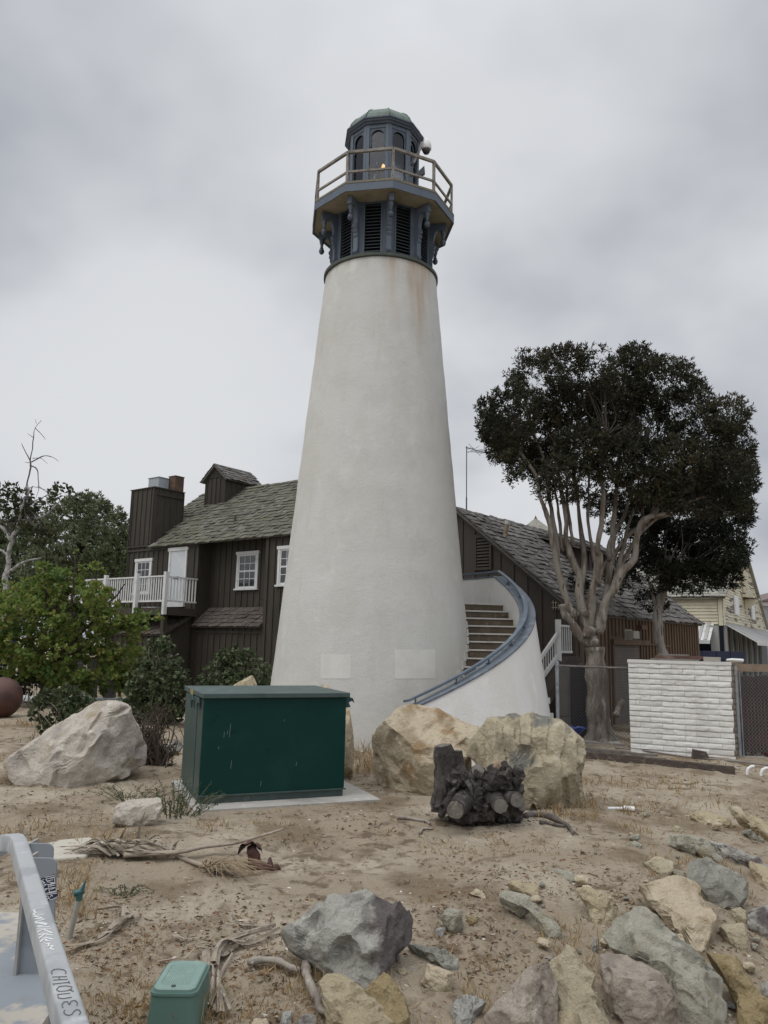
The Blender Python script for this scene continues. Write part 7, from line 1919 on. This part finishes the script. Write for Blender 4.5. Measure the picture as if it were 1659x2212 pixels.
# red brown palm boot standing up
pbg = G(*cfr(1370, 415)); rb = empty('palm_boot', pbg, 'dark red brown palm boot with curled top standing at the palm stalk end', 'palm boot')
redw = mat('red_brown_palm', (.095, .038, .026), [((.05, .02, .016), 5, .48, .64), ((.20, .10, .06), 6, .58, .7), ((.035, .018, .015), 2.5, .56, .68)], rough=.75, bump=[(20, .8, .02)])
b_ = at(*cfr(1370, 410), pbg[1]); t_ = at(*cfr(1352, 300), pbg[1]); tp = at(*cfr(1345, 215), pbg[1] + .05)
m = MB(); m.tube(smooth_path([b_ + np.array([0, 0, -.03]), (b_ + t_) / 2 + np.array([.01, 0, 0]), t_, tp + np.array([0, 0, -.05])], 4), np.linspace(.065, .045, 13), 10, jit=.1, seed=2, flat=.5)
rows = []
for i, s in enumerate(np.linspace(-1, 1, 17)):
    col = []
    for j, t in enumerate(np.linspace(0, 1, 7)):
        a = s * 1.5
        r = .112 * (1 - .25 * t)
        col.append(tp + np.array([r * math.sin(a), -.04 + .13 * t - .05 * math.cos(a), -.09 + r * math.cos(a) * .95 - .05 * (t - .5) ** 2 + .012 * math.sin(9 * s + 4 * t)]))
    rows.append(col)
Q = np.array(rows); m.grid(Q); m.grid(Q + np.array([0, .012, -.018]))
for e in (0, -1): m.grid(np.stack([Q[e], Q[e] + np.array([0, .012, -.018])], 1))
m.build('boot_sheath', redw, rb, smooth=True)
m = MB(); bb = [at(*cfr(x, y), pbg[1] - .05) for x, y in ((1360, 420), (1440, 425), (1510, 440), (1560, 415))]
m.tube(smooth_path(bb, 4), np.linspace(.065, .03, 13), 8, jit=.25, seed=4); m.tube([at(*cfr(1500, 455), pbg[1] - .08), at(*cfr(1490, 400), pbg[1] - .05), at(*cfr(1488, 345), pbg[1] - .02)], [.03, .03, .012], 6, jit=.2)
m.tube(smooth_path([at(*cfr(1390, 425), pbg[1] - .03), at(*cfr(1300, 435), pbg[1] - .06), at(*cfr(1215, 460), pbg[1] - .1)], 4), np.linspace(.03, .02, 9), 6, jit=.15)
m.build('boot_base', redw, rb, smooth=True)
# upright dry palm leaf tip at the left
g = at(50, 1830, G(50, 1835)[1]); m = MB()
for i in range(9):
    e = at(40 + 3.5 * i, 1778 + 3 * i, g[1]); ribbon(m, [g + np.array([.01 * i, 0, 0]), (g + e) / 2 + np.array([-.01, 0, .0]), e], .02, .012, i)
tag(m.build('palm_leaf_tip', palm), 'upright dry palm leaf tip behind the metal rail', 'palm leaf')
# white pvc pipe on the bank
g0, g1 = G(1313, 1750), G(1352, 1752)
tag(MB().tube([g0 + np.array([0, 0, .02]), g1 + np.array([0, 0, .03])], .02, 10).tube([g1 + np.array([-.03, .0, .035]), g1 + np.array([.10, -.03, .03])], .032, 10).build('pipe_scrap', whitep, smooth=40), 'white plastic pipe scrap lying on the soil behind the slabs', 'pipe')
tag(MB().tube([G(1345, 1748) + np.array([0, 0, .03]), G(1382, 1755) + np.array([0, 0, .03])], .012, 6).build('dead_branch', drift), 'thin pale stick lying beside the white pipe scrap', 'branch')
# ================================================================== buried white slab, riser, green valve box
z6 = lambda x, y: (.194 * x, 1783 + .194 * y)
pp = [G(*z6(x, y)) for x, y in ((200, 215), (580, 152), (1000, 140), (1062, 185), (1090, 240), (960, 368), (640, 400), (150, 420))]
zt = sum(p[2] for p in pp) / len(pp) + .018
m = MB(); m.prism([(p[0], p[1], zt - .12) for p in pp], (0, 0, .12))
sl_o = m.build('white_slab', mat('white_slab_concrete', (.46, .43, .36), [((.36, .32, .25), 3, .5, .66), ((.27, .22, .16), 9, .60, .72)], rough=.85, bump=[(40, .3, .006)]))
tag(sl_o, 'pale white slab lying in the soil behind the metal rail', 'slab')
md = sl_o.modifiers.new('bevel', 'BEVEL'); md.width = .02; md.segments = 3
g = G(144, 2028); t = at(171, 1936, g[1] - .03)
ri = empty('irrigation_riser', g, 'leaning pale pipe riser with blue green valve head', 'riser')
MB().tube([g + np.array([0, 0, -.1]), t], .02, 10).build('riser_pipe', mat('old_pvc', (.36, .35, .31), [((.26, .24, .2), 5, .5, .68)], rough=.6), ri, smooth=40)
m = MB(); hp = t
m.tube([hp + np.array([0, 0, -.025]), hp + np.array([.003, 0, .02])], .022, 10); m.tube([hp + np.array([-.032, -.02, .022]), hp + np.array([.028, .01, .032])], [.021, .018], 10); m.tube([hp + np.array([.014, 0, .03]), hp + np.array([.028, 0, .075])], [.018, .009], 8); m.tube([hp + np.array([.02, 0, .05]), hp + np.array([.036, 0, .10])], [.010, .005], 6)
m.build('valve_head', mat('teal_plastic', (.03, .10, .105), [((.06, .16, .16), 8, .5, .65)], rough=.5), ri, smooth=40)
vb = empty('valve_box', (-1.05, 4.5, .0), 'green plastic irrigation valve box with a textured lid', 'valve box')
BF = Frame((-1.14, 4.30), (1, .02))
gp = mat('green_plastic', (.085, .155, .13), [((.11, .185, .155), 4, .5, .68), ((.045, .09, .078), 7, .55, .7), ((.16, .15, .12), 5, .64, .76)], rough=.55, bump=[(30, .1, .004)])
def rrect(x0, y0, x1, y1, r, z, n=6):
    out = []
    for cx, cy, a0 in ((x1 - r, y0 + r, -90), (x1 - r, y1 - r, 0), (x0 + r, y1 - r, 90), (x0 + r, y0 + r, 180)):
        for k in range(n + 1):
            a = R_(a0 + 90 * k / n); out.append(BF(cx + r * math.cos(a), cy + r * math.sin(a), z))
    return out
def loft(rings, cap=True):
    mb = MB(); n = len(rings[0]); V = np.vstack(rings); F = []
    for i in range(len(rings) - 1):
        for k in range(n): F.append((i * n + k, i * n + (k + 1) % n, (i + 1) * n + (k + 1) % n, (i + 1) * n + k))
    F.append(tuple((len(rings) - 1) * n + k for k in range(n)))
    return mb.add(V, F)
WB, DB = .222, .36
loft([rrect(-.035, -.04, WB + .035, DB + .04, .05, -.15), rrect(-.012, -.014, WB + .012, DB + .014, .05, .14), rrect(-.008, -.008, WB + .008, DB + .008, .05, .192), rrect(-.014, -.014, WB + .014, DB + .014, .052, .193), rrect(-.012, -.012, WB + .012, DB + .012, .05, .205)]).build('box_body', gp, vb, smooth=40)
lid = loft([rrect(.002, .002, WB - .002, DB - .002, .045, .2), rrect(.002, .002, WB - .002, DB - .002, .045, .218), rrect(.008, .008, WB - .008, DB - .008, .045, .224), rrect(.03, .045, WB - .03, DB - .05, .03, .224), rrect(.034, .049, WB - .034, DB - .054, .03, .219)])
gl_ = mat('green_lid', (.19, .28, .245), [((.24, .33, .29), 4, .5, .68), ((.28, .29, .25), 9, .58, .74)], rough=.6)
lo = lid.build('box_lid', gl_, vb, smooth=40)
m = MB()
for x in np.arange(.045, WB - .04, .0115):
    for y in np.arange(.06, DB - .06, .0115):
        c = BF(x, y, .2185); m.add([c + np.array(q) for q in ((-.0035, -.0035, 0), (.0035, -.0035, 0), (.0035, .0035, 0), (-.0035, .0035, 0), (0, 0, .0045))], [(0, 1, 4), (1, 2, 4), (2, 3, 4), (3, 0, 4)])
m.build('lid_texture', gl_, lo)
MB().tube([BF(WB * .47, .03, .222), BF(WB * .47, .03, .2275)], .012, 12).build('lid_bolt', mat('bolt_dark', (.03, .05, .045), rough=.5), lo)
# ================================================================== landing and metal rail in the lower left corner
lp = [(-1.20, 3.0), (-1.235, 3.35), (-1.80, 4.22), (-4.5, 4.22), (-4.5, .9), (-.55, .9)]
lpm = mat('landing_concrete', (.42, .385, .325), [((.23, .25, .27), 1.6, .46, .51), ((.47, .43, .36), 3, .56, .7), ((.22, .225, .23), 5, .62, .74)], rough=.8, bump=[(50, .3, .006)])
MB().prism([(x, y, -.4) for x, y in lp], (0, 0, 1.0)).build('landing', lpm, kind='structure')
gv = mat('galvanised_rail', (.42, .43, .43), [((.33, .345, .35), 6, .46, .62), ((.52, .53, .53), 12, .54, .7), ((.27, .28, .29), 20, .62, .74)], rough=.5, metal=.25, bump=[(60, .2, .003)])
rail_o = empty('metal_rail', (-1.0, 2.4, .6), 'galvanised square tube rail with scribbled writing in the lower left corner', 'rail')
RA, RB = np.array([-1.31, 2.97, 1.25]), np.array([-.497, 1.475, 1.25])
dr0 = unit(RA - RB)
path = [RB - dr0 * .9, RB, RA - dr0 * .06, RA + dr0 * .02 + np.array([-.012, 0, -.004]), RA + dr0 * .06 + np.array([-.05, 0, -.02]), RA + dr0 * .075 + np.array([-.10, 0, -.06]), RA + dr0 * .08 + np.array([-.135, 0, -.13]), RA + dr0 * .08 + np.array([-.15, 0, -.25]), RA + dr0 * .08 + np.array([-.155, 0, -.655])]
def sqtube(path, wv, hv, rr=.008):
    P_ = np.array(path); tg = unit(np.gradient(P_, axis=0)); mb = MB(); rings = []
    side0 = unit(np.cross(tg[0], np.array([0, 0, 1.])))
    for i, p in enumerate(P_):
        sd = unit(side0 - tg[i] * (side0 @ tg[i])); up_ = np.cross(sd, tg[i])
        ring = []
        for sx, sy, a0 in ((1, 1, 0), (-1, 1, 90), (-1, -1, 180), (1, -1, 270)):
            for k in range(4):
                a = R_(a0 + 30 * k); ring.append(p + sd * (sx * (wv / 2 - rr) + rr * math.cos(a)) + up_ * (sy * (hv / 2 - rr) + rr * math.sin(a)))
        ring.append(ring[0]); rings.append(ring)
    mb.grid(np.array(rings)); return mb
pth = np.vstack([path[0][None], path[1][None], smooth_path(path[2:], 4)])
sqtube(pth, .050, .062).build('rail_tube', gv, rail_o, smooth=50)
# writing scratched and drawn along the tube top
side = unit(np.cross(dr0, np.array([0, 0, 1.]))); side = side if side[0] > 0 else -side
zt_ = 1.25 + .0315
def on_top(u, v):          # picture place -> point on the flat top of the tube
    d = ray(u, v); p = CAM + d * ((zt_ - CZ) / d[2])
    q = p - RB; return (q @ dr0, q @ side)
def stroke(mb, pts, w):
    pts = [RB * np.array([1, 1, 0]) + dr0 * a * np.array([1, 1, 0]) + side * max(-.0235, min(.0235, b)) + np.array([0, 0, zt_ + .0006]) for a, b in pts]
    for a, b in zip(pts[:-1], pts[1:]):
        if np.linalg.norm(b - a) > 1e-4: mb.bar(a, b, w, .0008)
white_ink = mat('white_marker', (.80, .80, .78), rough=.6); dark_ink = mat('pencil_grey', (.10, .10, .105), rough=.6)
m = MB()
for pts in ([(395, 940), (375, 950), (400, 975), (370, 985), (385, 1000)], [(490, 990), (330, 1020), (480, 1030), (345, 1050)], [(350, 1050), (510, 1045), (360, 1080), (380, 1075)], [(370, 1080), (530, 1095)], [(375, 1090), (530, 1105), (380, 1130), (555, 1130)], [(390, 1150), (570, 1150)], [(480, 1160), (400, 1190)], [(480, 1160), (575, 1195)], [(400, 1225), (590, 1195)], [(500, 1210), (410, 1260)], [(510, 1215), (590, 1225)], [(420, 1305), (500, 1250), (590, 1270)], [(480, 1255), (530, 1290), (560, 1285)], [(510, 1325), (555, 1310), (530, 1345), (590, 1340), (560, 1375), (600, 1385)]):
    stroke(m, [on_top(*z6(x, y)) for x, y in pts], .0028)
m.build('white_scribble', white_ink, rail_o)
m = MB()
for pts in ([(582, 1658), (568, 1632), (598, 1606), (650, 1600), (712, 1610), (737, 1632), (728, 1656)],            # C
            [(580, 1690), (745, 1685)], [(590, 1725), (755, 1715)], [(655, 1688), (665, 1722)],                      # H
            [(590, 1760), (600, 1775)], [(595, 1768), (770, 1748)], [(765, 1735), (775, 1760)],                       # I
            [(625, 1830), (660, 1850), (740, 1845), (795, 1825), (800, 1800), (740, 1788), (660, 1795), (625, 1830)], [(770, 1830), (820, 1850)],  # Q
            [(640, 1885), (780, 1870)], [(640, 1885), (650, 1925), (700, 1930), (800, 1915)],                        # U
            [(700, 2032), (688, 2000), (710, 1968), (752, 1964), (772, 1998), (792, 1958), (835, 1950), (862, 1975), (856, 2008)],  # E
            [(880, 2108), (898, 2085), (885, 2058), (850, 2052), (820, 2075), (800, 2105), (765, 2118), (725, 2105), (708, 2080), (722, 2058)]):  # S
    stroke(m, [on_top(*z6(x, y)) for x, y in pts], .0016)
m.build('pencil_letters', dark_ink, rail_o)
# upright plates behind the rail
def plate(name, x0, x1, y, z0, z1, lab, flange):
    o = empty(name, ((x0 + x1) / 2, y, z0), lab, 'plate', None)
    r = .03; n = 6
    pts = [(x0, z0), (x1 + .02, z0)] + [(x1 - r + r * math.cos(R_(90 * k / n)), z1 - r + r * math.sin(R_(90 * k / n))) for k in range(n + 1)] + [(x0, z1)]
    MB().prism([(a, y, b) for a, b in pts], (0, .012, 0)).build('plate_face', gvp, o)
    m = MB(); m.box((x0 - .012, y - .02, z0), (x0 - .0005, y + flange, z1)); m.build('plate_flange', gvt, o)
    return o
gvp = mat('dull_zinc_plate', (.25, .27, .29), [((.19, .205, .22), 5, .48, .66), ((.33, .35, .37), 10, .56, .7)], rough=.5, metal=.25)
gvt = mat('dull_zinc_flange', (.34, .33, .31), [((.27, .265, .25), 5, .48, .66)], rough=.6, metal=.15)
PX0, PX1, PYp = -1.49, -1.37, 3.50
pl = plate('gate_plate', PX0, PX1, PYp, .60, 1.057, 'upright zinc plate with a dark blue sticker behind the metal rail', .10)
plate('gate_plate', -1.635, -1.525, 3.84, .60, 1.03, 'upright zinc plate further behind the stickered one', .10)
# sticker
def on_pl(u, v, off=.0012):
    d = ray(u, v); p = CAM + d * ((PYp - off) / d[1]); return p
q = [on_pl(*z6(x, y), .001) for x, y in ((417, 603), (605, 543), (648, 803), (470, 858))]
st = MB().prism(q, (0, -.0006, 0)).build('sticker', mat('sticker_navy', (.012, .014, .045), rough=.4), pl)
m = MB()
def sstroke(pts, w=.0021):
    P_ = [on_pl(*z6(x, y), .0022) for x, y in pts]
    for a, b in zip(P_[:-1], P_[1:]): m.bar(a, b, w, .0006, up=(0, 1, 0))
for pts in ([(500, 580), (600, 557)], [(505, 600), (590, 578)], [(600, 557), (612, 640), (560, 650)], [(600, 580), (560, 590)], [(515, 600), (520, 620), (590, 605)], [(525, 628), (612, 640)],
            [(440, 625), (470, 612), (490, 600)], [(440, 640), (475, 620), (500, 640), (445, 660)], [(470, 620), (490, 650)], [(450, 680), (520, 650), (480, 690), (455, 700)], [(520, 655), (545, 668)],
            [(535, 660), (620, 645)], [(535, 680), (615, 665)], [(565, 655), (572, 672)], [(550, 700), (622, 690), (628, 728), (545, 745)], [(622, 690), (560, 715)], [(540, 690), (552, 745)],
            [(455, 715), (535, 700), (460, 745)], [(500, 705), (505, 730)], [(465, 762), (632, 738)], [(470, 780), (560, 762), (590, 790)], [(470, 800), (530, 785), (560, 830), (600, 815), (640, 795)], [(570, 762), (635, 755)], [(480, 822), (530, 812)], [(475, 840), (525, 826), (540, 810)], [(560, 800), (575, 770)]):
    sstroke(pts)
m.build('sticker_lettering', mat('sticker_white', (.78, .78, .76), rough=.5), st)
bq = np.array([-2.03, 4.02, .6])
bo = empty('anchor_bolt', bq, 'grey anchor bolt on a pale washer plate at the left edge', 'bolt')
MB().box((bq[0] - .10, bq[1] - .06, .601), (bq[0] + .10, bq[1] + .06, .618)).build('washer_plate', mat('washer_white', (.5, .49, .46), rough=.6), bo)
MB().lathe([(.035, .018), (.035, .05), (.018, .051), (.018, .10), (.0, .10)], bq, 6).build('nut', mat('bolt_grey', (.2, .2, .2), rough=.5, metal=.4), bo)
# ================================================================== ground cover
rg = np.random.default_rng(2024)
def scatter(n, umin, umax, vmin, vmax, dens):
    out = []
    while len(out) < n:
        u, v = rg.uniform(umin, umax), rg.uniform(vmin, vmax)
        p = atzf(u, v)
        if p is None or rg.uniform() > dens(u, v, p): continue
        out.append(p)
    return np.array(out)
def atzf(u, v):
    d = ray(u, v)
    if d[2] >= -.02: return None
    z = 0.
    for _ in range(6):
        p = CAM + d * ((z - CZ) / d[2]); z = float(height(p[0], p[1], False)) * .7 + z * .3
    p = CAM + d * ((z - CZ) / d[2])
    if p[1] > 22: return None
    p[2] = float(height(p[0], p[1]))
    return p
def inside_pad(p):
    q = p[:2] - CF.o; s, d = q @ CF.a, q @ CF.n
    return -.2 < s < CW + .5 and -.45 < d < CD + .4
def clump_noise(p, sc, seed): return float(vnoise(np.array([[p[0] / sc, p[1] / sc, 0.]]), seed)[0])
# dry grass in tufts
spots = [(780, 1670, 26, .25, .34), (765, 1640, 18, .2, .40), (805, 1655, 14, .2, .26), (1150, 1745, 10, .14, .18), (1195, 1765, 12, .15, .2), (1250, 1770, 12, .16, .25), (1265, 1745, 10, .14, .22), (1360, 1760, 8, .1, .16), (1350, 1790, 6, .09, .12), (1390, 1800, 6, .09, .12), (225, 1815, 12, .14, .22), (60, 1800, 14, .2, .16), (110, 1795, 10, .2, .15), (150, 1960, 14, .10, .28), (165, 1985, 12, .12, .2), (145, 1900, 8, .1, .15), (170, 1890, 8, .1, .14), (470, 1790, 8, .15, .12), (300, 1770, 8, .14, .14), (450, 1785, 8, .14, .12), (560, 1780, 8, .2, .09), (330, 2200, 12, .12, .14), (250, 2190, 12, .14, .12), (420, 2215, 14, .07, .20), (400, 2225, 10, .06, .16), (640, 2150, 14, .12, .14), (600, 2110, 12, .12, .1), (680, 2120, 8, .05, .16), (1080, 2190, 12, .12, .12), (1240, 2010, 8, .12, .12), (1255, 2045, 10, .12, .12), (1480, 1865, 10, .14, .1), (1440, 1900, 8, .12, .1), (1525, 1880, 8, .1, .12), (1620, 1800, 8, .12, .12), (1640, 1815, 8, .1, .14), (1280, 2090, 10, .08, .1), (1390, 1995, 8, .06, .12), (930, 1950, 5, .08, .07), (1240, 1690, 16, .3, .14), (1330, 1700, 18, .4, .13), (1450, 1700, 16, .4, .12), (1560, 1740, 14, .3, .12), (1400, 1740, 14, .3, .12), (1560, 1880, 10, .1, .14), (1300, 1950, 9, .1, .12), (1200, 2050, 9, .1, .12), (1350, 2060, 8, .06, .12), (1010, 2150, 9, .1, .12), (1060, 2090, 8, .1, .1), (1600, 1930, 8, .08, .12), (1640, 1870, 8, .1, .12), (640, 2060, 7, .1, .1), (540, 1990, 6, .1, .08), (300, 2080, 8, .14, .1), (60, 1570, 14, .3, .2), (30, 1640, 10, .3, .16), (90, 1600, 10, .25, .16)]
B_, D_, Ls = [], [], []
for u, v, n, sp_, h in spots:
    p = G(u, v)
    for i in range(n * 5):
        x, y = p[0] + rg.normal() * sp_, p[1] + rg.normal() * sp_ * .7
        B_.append((x, y, float(height(x, y)) - .01)); D_.append((rg.normal() * .45, rg.normal() * .45, 1)); Ls.append(h * rg.uniform(.35, 1.05))
def dens_g(u, v, p):
    if inside_pad(p): return 0
    k = clump_noise(p, .9, 4)
    base = 1.6 if (u > 1230 and v < 1760) else .42
    return base * max(0, k + .15) * 1.4
for p in scatter(760, -20, 1680, 1600, 2230, dens_g):
    h = rg.uniform(.03, .10)
    for i in range(rg.integers(3, 8)):
        B_.append((p[0] + rg.normal() * .025, p[1] + rg.normal() * .025, p[2] - .008)); D_.append((rg.normal() * .7, rg.normal() * .7, .8)); Ls.append(h * rg.uniform(.5, 1.2))
B_ = np.array(B_); D_ = np.array(D_); Ls = np.array(Ls)
straw_m = leaf_mat('dry_grass_blade', [(.33, .225, .10), (.42, .31, .16), (.22, .14, .065), (.50, .40, .24), (.27, .155, .07)], .8, .25)
mesh_quads('dry_grass', leaf_quads(B_, D_, Ls, np.full(len(B_), .0065) + .0008 * np.maximum(B_[:, 1] - 5, 0), rg, .08), straw_m, None, 'dry tan grass tufts scattered over the sandy soil', 'grass', 'stuff')
# low dead weeds, tiny and dark
B_, D_, Ls = [], [], []
def dens_w(u, v, p):
    if inside_pad(p): return 0
    return max(0, clump_noise(p, 1.3, 14) + .35) * (.35 if v > 2080 else 1)
for p in scatter(900, -20, 1680, 1630, 2220, dens_w):
    h = rg.uniform(.012, .042) * (.8 + .05 * p[1])
    for i in range(rg.integers(5, 12)):
        B_.append((p[0] + rg.normal() * .012, p[1] + rg.normal() * .012, p[2] + rg.uniform(-.003, h * .5))); D_.append((rg.normal(), rg.normal(), rg.uniform(.2, 1))); Ls.append(h * rg.uniform(.4, 1.0))
B_ = np.array(B_); D_ = np.array(D_); Ls = np.array(Ls)
mesh_quads('dead_weeds', leaf_quads(B_, D_, Ls, Ls * .22, rg), leaf_mat('dead_weed_leaf', [(.085, .065, .045), (.13, .085, .05), (.06, .052, .036), (.16, .075, .045), (.09, .085, .055)], .85, .15), None, 'small dead brown weeds dotted over the sandy soil', 'weeds', 'stuff')
# litter flakes lying flat
B_, D_, Ls = [], [], []
for p in scatter(6000, -20, 1680, 1630, 2230, lambda u, v, p: 0 if inside_pad(p) else max(0, clump_noise(p, .7, 24) + .15)):
    B_.append((p[0], p[1], p[2] + .006)); D_.append((rg.normal(), rg.normal(), rg.normal() * .12)); Ls.append(rg.uniform(.015, .06) * (.6 + .05 * p[1]))
B_ = np.array(B_); D_ = np.array(D_); Ls = np.array(Ls)
mesh_quads('leaf_litter', leaf_quads(B_, D_, Ls, Ls * rg.uniform(.12, .5, len(Ls)), rg, .15), leaf_mat('litter_flake', [(.16, .085, .045), (.25, .17, .095), (.10, .06, .038), (.34, .27, .18), (.20, .105, .055)], .9, .1), None, 'reddish brown dry litter lying on the soil', 'litter', 'stuff')
# pebbles and shell bits
D, F = ico(1)
mb = MB()
for p in scatter(2600, -20, 1680, 1640, 2225, lambda u, v, p: 0 if inside_pad(p) else (.9 if u > 1050 else .5)):
    s = rg.choice([.004, .006, .006, .009, .014]) * rg.uniform(.7, 1.3) * (.6 + .06 * p[1])
    mb.add(p + np.array([0, 0, s * .15]) + D * (s * np.array([1, rg.uniform(.6, 1), .5])) * (1 + .2 * rg.normal(size=(len(D), 1))), F)
mb.build('pebbles', mat('pebble_mix', (.4, .36, .3), rough=.9, island=[(.22, .175, .125), (.30, .24, .175), (.19, .15, .105), (.36, .30, .23), (.62, .60, .55)]), recalc=False, label='small pebbles and shell bits strewn on the soil', cat='pebbles', kind='stuff')
